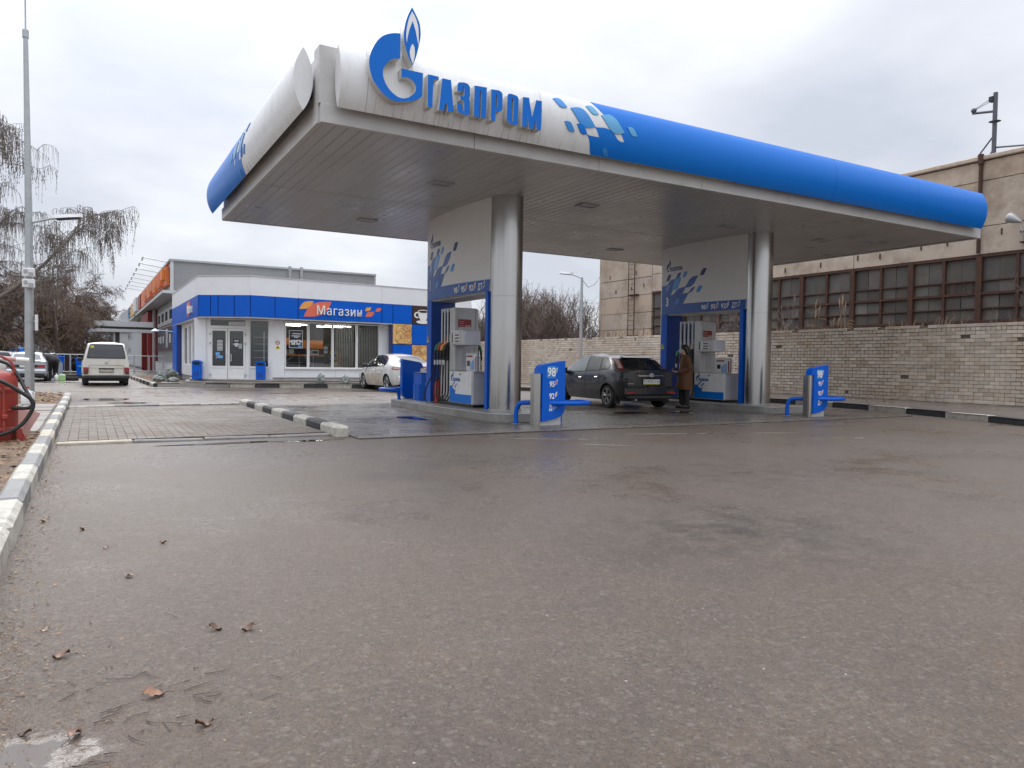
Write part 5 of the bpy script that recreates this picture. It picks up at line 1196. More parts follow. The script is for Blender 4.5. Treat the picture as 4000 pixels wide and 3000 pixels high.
# side wall with windows and blue pillar
wl(FSW, 0, 3.0, .35, 2.93); wl(FSW, 3.0, 8.4, .35, .85); wl(FSW, 3.0, 8.4, 2.80, 2.93)
for a in (4.6, 6.2, 7.8): wl(FSW, a, a + .5, .85, 2.80)
wl(FSW, 8.3, 9.95, .35, 2.93); wl(FSW, 0, 9.95, .05, .35, 'concrete', 'wall_base', -.14, -.03)
for a in (3.0, 5.1, 6.7):
    f_ = FSW.box(FSW.box(MB(), a, a + .06, -.12, -.02, .85, 2.8), a + 1.52, a + 1.58, -.12, -.02, .85, 2.8); FSW.box(FSW.box(f_, a + .0601, a + 1.5199, -.12, -.02, .85, .91), a + .0601, a + 1.5199, -.12, -.02, 2.74, 2.8); fo = sb(f_, 'window', 'letter_white')
    sb(FSW.box(MB(), a + .06, a + 1.5, -.09, -.075, .85, 2.8), 'pane', 'window_glass', fo); sb(FSW.box(MB(), a + .1, a + 1.5, -.2, -.19, .85, 2.8), 'blind_slat', 'blind', fo)
for z0, z1 in ((.35, 1.0), (1.0, 1.98), (1.98, 2.95)): sb(FSB.box(MB(), .3, 2.4, -.04, .012, z0 + .01, z1 - .01), 'band_panel', 'blue_panel')
sb(FSB.box(MB(), .3, 2.4, -.3, -.04, .30, 2.96), 'tile_backing', 'navy')
wl(FSW, -.2, .0, .05, 2.93); sb(MB().box(1.4, 14.0, 33.75, 33.9, .0, 3.0), 'wall_panel', 'white'); sb(MB().box(13.8, 13.95, 22.8, 33.7, .0, 3.0), 'wall_panel', 'white')
sb(FB.box(MB(), 10.7, 11.0, -.3, .0, .05, 3.0), 'wall_panel', 'white')
# small litter bins either side of the doors
def litter_bin(loc, rz, label):
    B = thing('litter_bin', label, 'bin', loc, rz, 'blue litter bins at the shop doors')
    m = MB(); m.bev(-.19, .19, -.16, .16, .0, .62, .03); bd = m.build('body', 'blue_panel', B)
    MB().bev(-.185, .185, -.12, .15, .62, .74, .02).build('mouth', 'black', B)
    MB().box(-.19, -.12, -.15, .15, .62, .745).build('lid_support', 'blue_panel', B); MB().box(.12, .19, -.15, .15, .62, .745).build('lid_support', 'blue_panel', B)
    n = 16; t = MB(); pr = [(-.21 + .42 * i / 8, .745 + .075 * math.sin(PI * i / 8)) for i in range(9)] + [(.21, .735), (-.21, .735)]
    t.prism(pr, lambda a, b, d: (a, d, b), -.20, .17); t.build('lid', 'blue_panel', B)
    s_ = MB()
    for k in range(3): s_.box(-.10, .10, -.168, -.158, .14 + k * .065, .165 + k * .065)
    s_.build('slots', 'navy', bd)
litter_bin(FC.w(-.30, .32, .30), R(-20), 'blue litter bin left of the shop doors')
litter_bin(FC.w(2.30, .32, .30), R(-20), 'blue litter bin right of the shop doors, under the side window')

# ------------------------------------------------------------------ long grey retail building behind the shop
gb = thing('retail_building', 'long grey metal clad building with orange sign behind the shop', 'building', (1.4, 38.4, 0))
MB().box(0.6, 13.2, .5, 75, 0, 5.35).build('wall', 'cladding_light', gb)
n = 26
for i in range(n):     # end wall cladding strips
    z0 = 5.30 + (7.10 - 5.30) * i / n; z1 = 5.30 + (7.10 - 5.30) * (i + 1) / n
    MB().bev(0.0, 12.85, 0, .3, z0 + .004, z1 - .004, .006).build('cladding_strip', 'cladding', gb)
MB().box(.02, 12.9, .05, 75, 5.30, 7.08).build('upper_storey', 'cladding', gb)
cp_ = MB(); cp_.box(-.12, 13.0, -.12, 75, 7.10, 7.22); cp_.build('roof_edge', 'grey_metal', gb); MB().box(-.06, .12, -.06, .14, 5.2, 7.10).build('corner_trim', 'cladding_light', gb)
MB().box(-.5, .6, -.1, 75, 5.12, 5.3).build('eaves', 'cladding_light', gb)
for x in (7.0, 7.75): MB().box(x, x + .18, -.14, .0, 4.5, 7.3).build('duct', 'cladding', gb)
MB().box(12.86, 13.0, -.02, .3, 5.0, 7.1).build('corner_trim', 'grey_metal', gb)
# upper sign strip on the left face
sgn = MB(); sgn.box(-.22, -.02, 1.0, 26.0, 5.72, 6.86); s0 = sgn.build('sign_board', 'orange_sign', gb)
lt = MB(); rr = random.Random(4); y = 1.6
for k in range(13):
    w = rr.uniform(.8, 1.4)
    m = MB(); m.box(-.42, -.23, y, y + w, 5.78 + (.0 if k % 3 else .3), 6.74); m.build('sign_letter', 'orange' if k % 4 == 0 else 'orange_sign', gb); y += w + .5
MB().box(-.3, -.02, 26.2, 29, 5.65, 6.95).build('sign_board', 'maroon', gb); MB().box(-.5, -.02, 29.2, 34, 5.6, 6.9).build('sign_board', 'paper', gb); MB().box(-.4, -.02, 34.2, 42, 5.5, 6.7).build('sign_board', 'dough', gb); MB().box(-.6, -.1, 42.3, 44, 5.6, 6.5).build('sign_board', 'pale_blue', gb); MB().box(-.4, -.02, 44.5, 56, 5.5, 6.6).build('sign_board', 'galv', gb)
for k in range(8):
    y = 1.2 + k * 3.3; a = MB(); a.tube([(0, y, 7.12), (-1.5, y - .1, 7.32)], .03, 5); a.tube([(-1.5, y - .1, 7.34), (-1.55, y - .1, 7.12)], .05, 6); a.build('sign_lamp', 'galv', gb)
MB().box(.46, .6, .5, 16.5, 4.72, 5.1).build('facade_band', 'cladding', gb)
MB().box(.45, .6, .5, 16.5, 3.55, 4.70).build('facade_band', 'cladding_light', gb); MB().box(.48, .6, .5, 16.5, .9, 3.50).build('facade_band', 'cladding', gb)
for k in range(5):
    y = 1.0 + k * 3.1; f = MB(); f.box(.40, .46, y - .1, y + 1.7, 3.72, 4.52); fo = f.build('window', 'letter_white', gb); MB().box(.385, .399, y, y + 1.6, 3.8, 4.44).build('pane', 'void', fo)
MB().box(.38, .48, 1.0, 15.6, 1.72, 3.36).build('notice_board', 'maroon_trim', gb); nb_ = MB().box(.36, .379, 1.15, 15.45, 1.85, 3.22).build('board_face', 'poster_dark', gb)
for y, z0, z1, w in [(2.2, 2.2, 2.8, .9), (4.4, 2.2, 2.8, .9), (6.6, 1.9, 3.2, 1.2), (9.5, 2.25, 2.75, .9), (11.6, 2.25, 2.75, .9), (13.4, 2.3, 2.75, .8)]: MB().box(.34, .359, y, y + w, z0, z1).build('notice', 'paper', gb)
MB().box(.30, .48, .5, 16.5, .0, .88).build('plinth', 'cladding_light', gb)
for k in range(12): MB().box(.285, .30, 1.0 + k * 1.25, 1.0 + k * 1.25 + .9, .15, .72).build('plinth_panel', 'white', gb)
MB().box(.3, .55, 16.5, 17.3, 0, 5.0).build('pilaster', 'maroon_trim', gb); MB().box(.2, .55, 17.4, 18.2, 0, 5.1).build('pilaster', 'cladding_light', gb)
MB().box(-.15, .55, 18.4, 19.2, 0, 4.98).build('portal_pier', 'maroon', gb); MB().box(-.15, .55, 26, 26.8, 0, 4.98).build('portal_pier', 'maroon', gb); MB().box(-.15, .55, 19.2, 26, 4.1, 4.98).build('portal_beam', 'maroon', gb); MB().box(.2, .55, 19.3, 25.9, 0, 4.0).build('entrance', 'dark_glass', gb)
MB().box(.3, .55, 27, 75, .2, 4.9).build('far_facade', 'galv', gb)
# grey entrance gantry in front of it
gn = thing('entrance_gantry', 'grey cantilever entrance canopy frame behind the cream van', 'canopy', (-.9, 46, 0))
MB().box(-.25, .25, -.4, .4, 0, 3.95).build('column', 'cladding_light', gn); MB().prism([(-.25, 3.95), (.25, 3.95), (.25, 4.45), (.1, 4.3), (-.1, 4.2)], lambda a, b, d: (a, d, b), -.4, .4).build('column_top', 'cladding_light', gn)
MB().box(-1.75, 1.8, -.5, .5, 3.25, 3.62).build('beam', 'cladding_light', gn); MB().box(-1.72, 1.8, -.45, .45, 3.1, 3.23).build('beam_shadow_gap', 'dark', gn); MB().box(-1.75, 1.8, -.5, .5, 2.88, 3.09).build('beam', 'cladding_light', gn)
MB().box(-.5, -.28, -.3, .3, 0, 2.86).build('inner_frame', 'dark', gn); MB().box(-.62, -.52, -.3, .3, 0, 2.86).build('inner_frame', 'cladding_light', gn)

# ------------------------------------------------------------------ industrial hall behind the wall
ih = thing('industrial_hall', 'old concrete panel factory hall with rusty window bands behind the brick wall', 'building', (25, 0, 0))
MB().box(.16, 18, -16, 26.3, -.1, 8.6).build('core', 'void', ih)
pu = {}
def panel(y0, y1, z0, z1, x0=0.0):
    key = (round(y1 - y0, 2), round(z1 - z0, 2))
    if key not in pu: pu[key] = MB().bev(0, .2, .012, y1 - y0 - .012, .012, z1 - z0 - .012, .012).mesh('wall_panel', 'panel_concrete')
    mo('wall_panel', pu[key], ih, (x0 + rnd.uniform(-.012, .008), y0, z0))
ys = [-16.0 + 5.07 * i for i in range(9)]
ys = [3.72 + 5.08 * k for k in range(-4, 4)] + [21.6]
for a, b in zip(ys, ys[1:]):
    if b - a < .5: continue
    panel(a, b, 5.36, 6.36); panel(a, b, 6.36, 8.0); panel(a, b, 8.0, 8.72)
for z0, z1 in ((-.1, 1.2), (1.2, 2.25), (2.25, 3.27), (3.27, 4.24), (4.24, 5.26), (5.26, 6.27), (6.27, 8.0), (8.0, 8.72)):
    panel(21.6, 26.4, z0, z1)
for a, b in zip(ys, ys[1:]):
    if b - a > .5: panel(a, b, -.1, 1.15)
# gable end panels (seen only past the corner)
MB().box(.0, 18, 26.4, 26.6, -.1, 8.72).build('gable_wall', 'panel_concrete', ih)
MB().bev(-.12, .5, -16.6, 26.6, 8.74, 8.9, .03).build('roof_edge', 'panel_concrete', ih)
MB().box(.3, 18, -16.5, 26.5, 8.72, 8.85).build('roof', 'dark', ih)
# steel window band, each pane a piece
zr = [1.15, 1.75, 2.3, 2.95, 3.42, 3.95, 4.42, 5.32]
rr = random.Random(11); pm_ = {}
yy = -9.0; c_i = 0
while yy < 21.4:
    main = (c_i % 2 == 0)
    f = MB(); w = .10 if main else .05
    f.box(-.10 if main else -.06, .1, yy - w, yy + w, 1.15, 5.34); f.build('window_post', 'rust', ih)
    for j in range(len(zr) - 1):
        for k in range(2):
            a = yy + w + (1.27 - 2 * .075) / 2 * k + .01; b = a + (1.27 - .15) / 2 - .02
            if 3.9 < yy < 4.5 and j == 4: continue
            key = round(zr[j + 1] - zr[j], 2)
            if key not in pm_: pm_[key] = MB().box(0, .012, 0, .545, .03, key - .03).mesh('pane', 'old_glass')
            if zr[j] > 2.2 and yy < 20.5: mo('pane', pm_[key], ih, (rr.uniform(.02, .05), a, zr[j]), (0, rr.uniform(-.02, .02), rr.uniform(-.02, .02)))
    yy += 1.27; c_i += 1
for z in zr + [5.3]:
    big = z in (2.95, 3.95, 5.3, 1.15)
    MB().box(-.07 if big else -.04, .06, -9.1, 21.5, z - (.045 if big else .022), z + (.045 if big else .022)).build('window_rail', 'rust', ih)
gr_ = MB()
for k in range(5):
    y = 3.85 + k * .3; gr_.tube([(-.02, y, 3.97), (-.02, y + .15, 4.18), (-.02, y, 4.4)], .012, 4); gr_.tube([(-.02, y + .15, 4.4), (-.02, y, 4.18), (-.02, y + .15, 3.97)], .012, 4)
gr_.build('window_grille', 'rust', ih)
# drain pipe, embedded lifting hooks, ladder, lamp, roof mast
dp = MB(); dp.tube([(-.1, 3.74, 8.9), (-.1, 3.74, 5.4)], .06, 8); dp.tube([(-.1, 3.74, 8.95), (-.1, 3.74, 8.6)], .1, 8); dp.build('downpipe', 'rust', ih)
for y, z in [(3.0, 6.1), (4.9, 5.95), (5.9, 5.9), (7.6, 5.75), (8.6, 5.8), (10.4, 5.7), (12.3, 5.65), (1.6, 5.9), (23.4, 5.7), (24.9, 5.6), (23.0, 6.6), (22.3, 5.8), (25.5, 6.55)]: MB().box(-.04, .0, y - .02, y + .02, z - .11, z + .11).build('lifting_hook', 'rust', ih)
ld = thing('roof_ladder', 'rusty steel wall ladder up the factory hall by the corner', 'ladder', (24.8, 23.2, 0))
for y in (-.28, .28): MB().tube([(0, y, 2.0), (0, y, 8.9)], .035 if y < 0 else .028, 6).build('rail', 'rust', ld)
for k in range(22): MB().tube([(0, -.28, 2.3 + k * .3), (0, .28, 2.3 + k * .3)], .012, 5).build('rung', 'rust', ld)
for z in (2.9, 5.3, 7.6): MB().box(-.03, .22, -.5, .34, z - .02, z + .02).build('bracket', 'rust', ld)
ms = thing('roof_mast', 'steel pipe mast with side arm on the factory roof', 'mast', (25.3, 3.52, 8.72))
MB().tube([(0, 0, 0), (0, 0, 2.45)], .075, 10).build('pole', 'mast_steel', ms); MB().tube([(0, -.03, 1.78), (0, .78, 1.92)], .045, 8).build('side_arm', 'mast_steel', ms); MB().lathe([(0, -.09), (.08, -.06), (.1, 0), (.08, .06), (0, .09)], (0, .74, 2.02), 10).build('float_ball', 'mast_steel', ms)
MB().box(-.09, .09, .05, .19, 2.15, 2.33).build('insulator', 'dark', ms); MB().tube([(0, .1, 2.3), (0, .68, 2.06)], .01, 4).build('wire', 'dark', ms); MB().tube([(0, .1, 2.2), (0, .68, 2.03)], .01, 4).build('wire', 'dark', ms); MB().lathe([(.06, -.05), (.2, .0), (.06, .05)], (0, 0, 1.42), 12).build('collar', 'mast_steel', ms)
MB().tube([(0, .0, .95), (.0, .78, .0)], .03, 6).build('stay', 'mast_steel', ms); MB().tube([(0, 0, .45), (0, .3, .0)], .03, 6).build('stay', 'mast_steel', ms); MB().tube([(0, -.05, .48), (0, -1.2, .3)], .03, 6).build('stay', 'mast_steel', ms)
fl = thing('wall_floodlight', 'grey teardrop floodlight on a bracket on the factory wall', 'lamp', (24.95, 2.15, 5.6)); fl.scale = (.78,) * 3
MB().tube([(0, 0, 0), (-.25, 0, .1), (-.4, .05, .5), (-.42, .15, .75)], .035, 8).build('bracket', 'grey_metal', fl); MB().box(-.3, .02, -.18, .18, -.03, .03).build('base_bar', 'rust', fl); MB().box(-.3, .02, -.18, .18, .42, .48).build('base_bar', 'rust', fl)
h = MB().lathe([(.05, -.42), (.10, -.3), (.18, -.1), (.24, .08), (.235, .16), (.19, .2)], n=18); h.xf(Matrix.Translation((-.47, .42, 1.05)) @ Matrix.Rotation(R(-62), 4, 'X')); h.build('head', 'grey_metal', fl, smooth=50); h = MB().cyl((0, 0, .19), (0, 0, .21), .18, n=18); h.xf(Matrix.Translation((-.47, .42, 1.05)) @ Matrix.Rotation(R(-62), 4, 'X')); h.build('lens', 'van_glass', fl)

# ------------------------------------------------------------------ lamp posts
def lamp_head(par, p, ang, tilt=.12, L=.72):
    m = MB(); prof = [(-.02, .07), (.12, .14), (.5, .155), (L, .11), (L + .03, .06)]
    vs = []; 
    for x, w in prof: vs += [(x, -w, 0), (x, w, 0), (x, w * .75, .10), (x, -w * .75, .10)]
    k = len(prof); fs = [(i * 4 + j, i * 4 + (j + 1) % 4, (i + 1) * 4 + (j + 1) % 4, (i + 1) * 4 + j) for i in range(k - 1) for j in range(4)] + [(0, 1, 2, 3), tuple((k - 1) * 4 + j for j in range(4))]
    m.add(vs, fs); M_ = Matrix.Translation(p) @ Matrix.Rotation(ang, 4, 'Z') @ Matrix.Rotation(-tilt, 4, 'Y'); m.xf(M_); h = m.build('lamp_head', 'dispenser_white', par)
    d = MB().box(.14, L - .04, -.11, .11, -.035, -.004); d.xf(M_); d.build('lens', 'plastic_dark', h)
lp = thing('lamp_post', 'tall grey steel post with lamp, floodlight boxes and lightning rod, left of the ramp', 'lamp post', (-4.5, 15, 0))
MB().tube([(0, 0, 0), (0, 0, 2.6), (0, 0, 5.0), (-.06, .05, 10.6)], [.128, .118, .10, .062], 14).build('pole', 'galv', lp, smooth=50)
MB().cyl((-.06, .05, 10.5), (-.06, .05, 10.72), .085, n=12).build('cap_ring', 'galv', lp); MB().tube([(-.06, .05, 10.6), (-.07, .06, 12.6)], .022, 6).build('lightning_rod', 'galv', lp)
a = MB(); a.tube([(.05, 0, 5.12), (.35, -.05, 5.22), (.62, -.1, 5.30)], .03, 8); a.build('arm', 'grey_metal', lp); lamp_head(lp, (.56, -.1, 5.27), R(-10), .14, .80)
for z in (3.20, 3.52):
    b = MB(); b.bev(-.16, .16, -.26, -.11, z, z + .25, .015); bo = b.build('equipment_box', 'dispenser_white', lp)
    c = MB(); c.cyl((-.07, -.262, z + .15), (-.07, -.28, z + .15), .055, n=12); c.box(.0, .12, -.275, -.262, z + .04, z + .13); c.build('box_front', 'grey_metal', bo)
s_ = MB(); s_.bev(.14, .22, -.1, .05, 1.95, 2.42, .01); so = s_.build('terminal_strip', 'dispenser_white', lp)
s_ = MB(); s_.tube([(0, 0, 2.2), (0, 0, 2.26)], .128, 14); s_.box(.1, .16, -.06, .02, 2.21, 2.25); s_.build('clamp_band', 'galv', lp)
s_ = MB(); s_.tube([(.12, -.05, 1.95), (.135, -.06, 1.5), (.125, -.05, 1.0)], .012, 6); s_.build('cable', 'dark', lp)
l2 = thing('lamp_post', 'grey street lamp post beside the brick wall beyond the dark hatchback', 'lamp post', (18.35, 19.15, 0))
MB().tube([(0, 0, 0), (0, 0, 2.5), (0, 0, 5.5)], [.09, .08, .06], 12).build('pole', 'galv', l2, smooth=50); MB().tube([(0, 0, 5.46), (-.1, .42, 5.62), (-.18, .8, 5.74)], .035, 8).build('arm', 'grey_metal', l2); lamp_head(l2, (-.15, .65, 5.70), R(103), .14, .82)
wr = thing('overhead_cable', 'thin cable from the street lamp to the factory corner', 'cable', (18.35, 19.15, 5.4))
MB().tube([(0, 0, 0), (2.2, 2.5, -.05), (4.4, 4.9, .45), (6.6, 7.2, 1.4)], .012, 4).build('cable', 'dark', wr)

# ------------------------------------------------------------------ cars
class Car:
    """Body lofted from cross sections; +Y is forward, origin on the ground under the middle."""
    def __init__(s, L, wb, ya, Rw, hw, belt, top, hr, sill, arch=None, prof=None, n=84, crown=.03, edge=.05):
        s.L, s.wb, s.ya, s.Rw = L, wb, ya, Rw; s.hwT, s.beltT, s.topT, s.hrT, s.sillT = hw, belt, top, hr, sill
        s.arch = arch or Rw * 1.14; s.crown, s.edge = crown, edge
        s.prof = prof or [(0, .90), (.12, .95), (.35, .99), (.6, 1.0), (.85, .985), (1.0, .95)]
        ys = [-L / 2 + L * i / n for i in range(n + 1)]
        for yc in (ya, ya + wb):
            for k in range(-6, 7): ys.append(yc + s.arch * math.sin(k / 6 * PI / 2) * .999)
        s.ys = sorted(set(round(y, 4) for y in ys if -L / 2 <= y <= L / 2))
    def I(s, T, y):
        if y <= T[0][0]: return T[0][1]
        for (a, va), (b, vb) in zip(T, T[1:]):
            if y <= b:
                u = (y - a) / (b - a); return va + (vb - va) * u
        return T[-1][1]
    def S(s, T, y):   # smoothed table
        return (s.I(T, y - .09) + 2 * s.I(T, y - .03) + 2 * s.I(T, y + .03) + s.I(T, y + .09)) / 6
    def sec(s, y):
        hw = s.S(s.hwT, y); b = s.S(s.beltT, y); t = max(s.S(s.topT, y), b + .015); hr = min(s.S(s.hrT, y), hw * .95)
        z0 = s.S(s.sillT, y)
        for yc in (s.ya, s.ya + s.wb):
            d = abs(y - yc)
            if d < s.arch: z0 = max(z0, min(s.Rw + math.sqrt(s.arch ** 2 - d * d) * .98, b - .12))
        pts = []
        zs = s.S(s.sillT, y)
        for i in range(9):
            z = z0 + (b - z0) * i / 8; u = (z - zs) / max(.01, b - zs); pts.append((hw * s.I(s.prof, u), z))
        xb = pts[-1][0]; e = min(s.edge, (t - b) * .5)
        for i in range(1, 6):
            u = i / 5; z = b + (t - e - b) * u; pts.append((xb + (hr - xb) * (u ** 1.25), z))
        for i in range(1, 6):
            u = i / 5; pts.append((hr * (1 - u), t - e + e * (1 - (1 - u) ** 2.2) - .0))
        return pts
    def body(s):
        m = MB(); k = 19
        for y in s.ys:
            sc = s.sec(y); m.v += [(x, y, z) for x, z in sc] + [(-x, y, z) for x, z in sc[-2::-1]]
        w = 2 * k - 1; n = len(s.ys)
        for i in range(n - 1):
            for j in range(w - 1): m.f.append((i * w + j, i * w + j + 1, (i + 1) * w + j + 1, (i + 1) * w + j)); m.m.append(0)
        m.f += [tuple(range(w)), tuple((n - 1) * w + j for j in range(w))]; m.m += [0, 0]
        return m
    def side(s, y, z):
        sc = s.sec(y)
        if z <= sc[0][1]: return sc[0][0]
        for (xa, za), (xb, zb) in zip(sc, sc[1:]):
            if za <= z <= zb and zb > za: return xa + (xb - xa) * (z - za) / (zb - za)
        return sc[13][0]
    def topz(s, x, y):
        sc = s.sec(y); x = abs(x)
        if x > max(p[0] for p in sc): return 0
        best = 0
        for (xa, za), (xb, zb) in zip(sc[4:], sc[5:]):
            if min(xa, xb) <= x <= max(xa, xb):
                u = (x - xa) / (xb - xa) if abs(xb - xa) > 1e-6 else 0; best = max(best, za + (zb - za) * u)
        return best
    def endy(s, x, z, rear=True):
        st_ = .01; y = -s.L / 2 if rear else s.L / 2; sg = 1 if rear else -1
        while abs(y) < s.L / 2 + .001 or (y * sg < 0):
            if s.topz(x, y) >= z: return y
            y += st_ * sg
            if y * sg > 1.6: break
        return y
    def sfn(s, sd):
        return lambda y, z, d: (sd * (s.side(y, z) + d), y, z)
    def efn(s, rear=True):
        sg = -1 if rear else 1
        return lambda x, z, d: (x, s.endy(x, z, rear) + sg * d, z + d * .3)
def rounded(poly, r=.04, n=3):
    out = []; k = len(poly)
    for i in range(k):
        p = Vector(poly[i]); a = Vector(poly[i - 1]); b = Vector(poly[(i + 1) % k]); da = (a - p); db = (b - p); ra = min(r, da.length * .4); rb = min(r, db.length * .4)
        q0 = p + da.normalized() * ra; q1 = p + db.normalized() * rb
        for j in range(n + 1):
            u = j / n; c = q0 * (1 - u) ** 2 + p * 2 * u * (1 - u) + q1 * u * u; out.append((c.x, c.y))
    return out
def wheel(par, x, y, Rw, w=.2, spokes=5, rim=.66, rmat='rim'):
    sd = 1 if x > 0 else -1
    t = MB(); prof = [(Rw * rim, -w / 2), (Rw * .93, -w / 2), (Rw, -w / 2 + .03), (Rw, w / 2 - .03), (Rw * .93, w / 2), (Rw * rim, w / 2)]; n = 28
    vs = [(o, r * math.cos(2 * PI * j / n), r * math.sin(2 * PI * j / n)) for r, o in prof for j in range(n)]
    fs = [(i * n + j, i * n + (j + 1) % n, (i + 1) * n + (j + 1) % n, (i + 1) * n + j) for i in range(len(prof) - 1) for j in range(n)]; t.add(vs, fs)
    T = Matrix.Translation((x, y, Rw)); t.xf(T); W_ = t.build('wheel', 'tyre', par, smooth=50)
    m = MB(); rr = Rw * rim; xo = sd * w * .36
    m.tube([(xo + sd * .02, rr * .97 * math.cos(2 * PI * j / 24), rr * .97 * math.sin(2 * PI * j / 24)) for j in range(24)], .016, 6, closed=True, mi=0)
    m.cyl((xo - sd * .05, 0, 0), (xo - sd * .04, 0, 0), rr, n=24, mi=1)
    m.cyl((xo - sd * .03, 0, 0), (xo + sd * .015, 0, 0), rr * .22, n=14, mi=0)
    for k in range(spokes):
        a = 2 * PI * k / spokes + .3
        for da in (-.13, .13):
            p0 = (xo + sd * .01, rr * .15 * math.cos(a), rr * .15 * math.sin(a)); p1 = (xo + sd * .012, rr * .97 * math.cos(a + da * 1.5), rr * .97 * math.sin(a + da * 1.5)); m.tube([p0, p1], [.026, .02], 5, mi=0)
    m.xf(T); m.build('rim', [rmat, 'black'], W_)
def sym(fnb):
    for sd in (-1, 1): fnb(sd)
def car_common(T, car, paint, spk=5, rim=.66, handles=(), dirt=None, wdth=.2, rmat='rim', xin=.02):
    b = car.body(); o = b.build('body', paint, T, smooth=38)
    for yc in (car.ya, car.ya + car.wb):
        xx = car.S(car.hwT, yc) - wdth / 2 - xin
        for sd in (-1, 1): wheel(T, sd * xx, yc, car.Rw, wdth, spk, rim, rmat)
    u = MB(); hw = car.S(car.hwT, 0) * .86; u.box(-hw, hw, -car.L / 2 + .25, car.L / 2 - .25, car.Rw * .62, car.Rw * 1.9); 
    u2 = MB(); 
    u.build('underbody', 'black', T)
    return o
def side_windows(T, car, polys, mats='car_glass', trim='black'):
    for sd in (-1, 1):
        for i, p in enumerate(polys):
            mt = mats if isinstance(mats, str) else mats[i]
            p2 = [(y + (.02 if y > sum(q[0] for q in p) / len(p) else -.02), z + (.02 if z > sum(q[1] for q in p) / len(p) else -.02)) for y, z in p]
            m = MB(); patch(m, rounded(p2, .05), car.sfn(sd), grid=(.2, .06), thick=.007); f = m.build('window', trim, T)
            m = MB(); patch(m, rounded(p, .05), lambda a, b, d, sd=sd: car.sfn(sd)(a, b, d + .007), grid=(.2, .06), thick=.003); m.build('pane', mt, f)
def end_patch(T, car, name, poly, mat, rear=True, lift=.014, r=.05, grid=(.12, .06), off=0.0):
    fn = car.efn(rear); m = MB(); patch(m, rounded(poly, r) if r else poly, lambda a, b, d: fn(a, b, d + off), grid=grid, thick=lift); return m.build(name, mat, T)
def line_side(T, car, name, pts, mat='black', w=.006, sds=(-1, 1)):
    for sd in sds:
        m = MB(); f = car.sfn(sd); d = []
        for (a, b) in zip(pts, pts[1:]):
            n = max(1, int(math.dist(a, b) / .08))
            for i in range(n): d.append(f(a[0] + (b[0] - a[0]) * i / n, a[1] + (b[1] - a[1]) * i / n, .0))
        d.append(f(*pts[-1], .0)); m.tube(d, w, 4); m.build(name, mat, T)
def plate(T, car, x, z, w=.52, h=.112, txt=None, rear=True, mat='plate_white', frame='black', yv=None):
    y = car.endy(0, z, rear) if yv is None else yv; sg = -1 if rear else 1
    m = MB(); m.box(x - w / 2 - .015, x + w / 2 + .015, y + min(0, sg * .03), y + max(0, sg * .03), z - h / 2 - .02, z + h / 2 + .015); p = m.build('number_plate', frame, T)
    q = MB(); yy = y + sg * .031; q.box(x - w / 2, x + w / 2, min(yy, yy + sg * .003), max(yy, yy + sg * .003), z - h / 2, z + h / 2); q.build('plate_face', mat, p)
    if txt:
        t = MB(); text(t, txt, h * .95, lambda a, b, d: (x - w * .47 + a, yy + sg * .005, z - h * .32 + b), fit=w * .94); t.build('plate_text', 'black', p)
        q = MB(); q.box(x - w / 2, x + w / 2, yy - .004, yy, z - h / 2 - .018, z - h / 2 - .002); q.build('plate_frame_strip', 'yellow', p)
def mirror_pair(T, car, y, z, mat):
    for sd in (-1, 1):
        x = car.side(y, z); m = MB(); m.bev(sd * x if sd > 0 else -x - .22, x + .22 if sd > 0 else -x, y - .06, y + .07, z - .02, z + .14, .03); o = m.build('door_mirror', mat, T); 
def handle_pair(T, car, spots, mat):
    for sd in (-1, 1):
        for y, z in spots:
            f = car.sfn(sd); m = MB(); m.tube([f(y - .1, z, 0), f(y - .07, z, .03), f(y + .07, z, .03), f(y + .1, z, 0)], .014, 6); m.build('door_handle', mat, T)

# dark hatchback at the second pump
T = thing('hatchback', 'dark charcoal five-door hatchback refuelling beside the woman in brown', 'car', (10.27, 6.34, .022), R(-6))
c1 = Car(4.34, 2.64, -1.42, .318,
    hw=[(-2.17, .66), (-2.10, .76), (-1.95, .84), (-1.7, .895), (-1.35, .92), (0, .92), (1.2, .91), (1.7, .87), (2.0, .77), (2.17, .55)],
    belt=[(-2.17, .985), (-1.6, 1.01), (-.5, .97), (.8, .92), (1.2, .90), (1.8, .80), (2.17, .62)],
    top=[(-2.17, 1.0), (-2.08, 1.04), (-1.95, 1.12), (-1.62, 1.345), (-1.48, 1.395), (-1.0, 1.455), (-.3, 1.50), (.2, 1.485), (.7, 1.32), (1.25, 1.0), (1.6, .94), (2.0, .82), (2.17, .66)],
    hr=[(-2.17, .60), (-1.7, .575), (-1.3, .62), (-.6, .655), (0, .65), (.6, .67), (1.2, .80), (2.17, .5)],
    sill=[(-2.17, .34), (-1.9, .27), (-1.2, .21), (1.3, .20), (1.9, .22), (2.17, .30)], edge=.075)
car_common(T, c1, 'paint_charcoal', 5, .68)
side_windows(T, c1, [[(1.02, .955), (.30, 1.395), (-.12, 1.415), (-.22, .985)], [(-.27, .99), (-.18, 1.415), (-.80, 1.395), (-.98, 1.02)], [(-1.03, 1.03), (-.87, 1.385), (-1.10, 1.345), (-1.40, 1.17), (-1.38, 1.07)]], ['car_glass_pale', 'car_glass', 'car_glass_dull'])
end_patch(T, c1, 'rear_window', [(-.62, 1.06), (.62, 1.06), (.54, 1.37), (-.54, 1.37)], 'car_glass', r=.1)
end_patch(T, c1, 'windscreen', [(-.66, 1.0), (.66, 1.0), (.56, 1.42), (-.56, 1.42)], 'car_glass_pale', rear=False, r=.08)
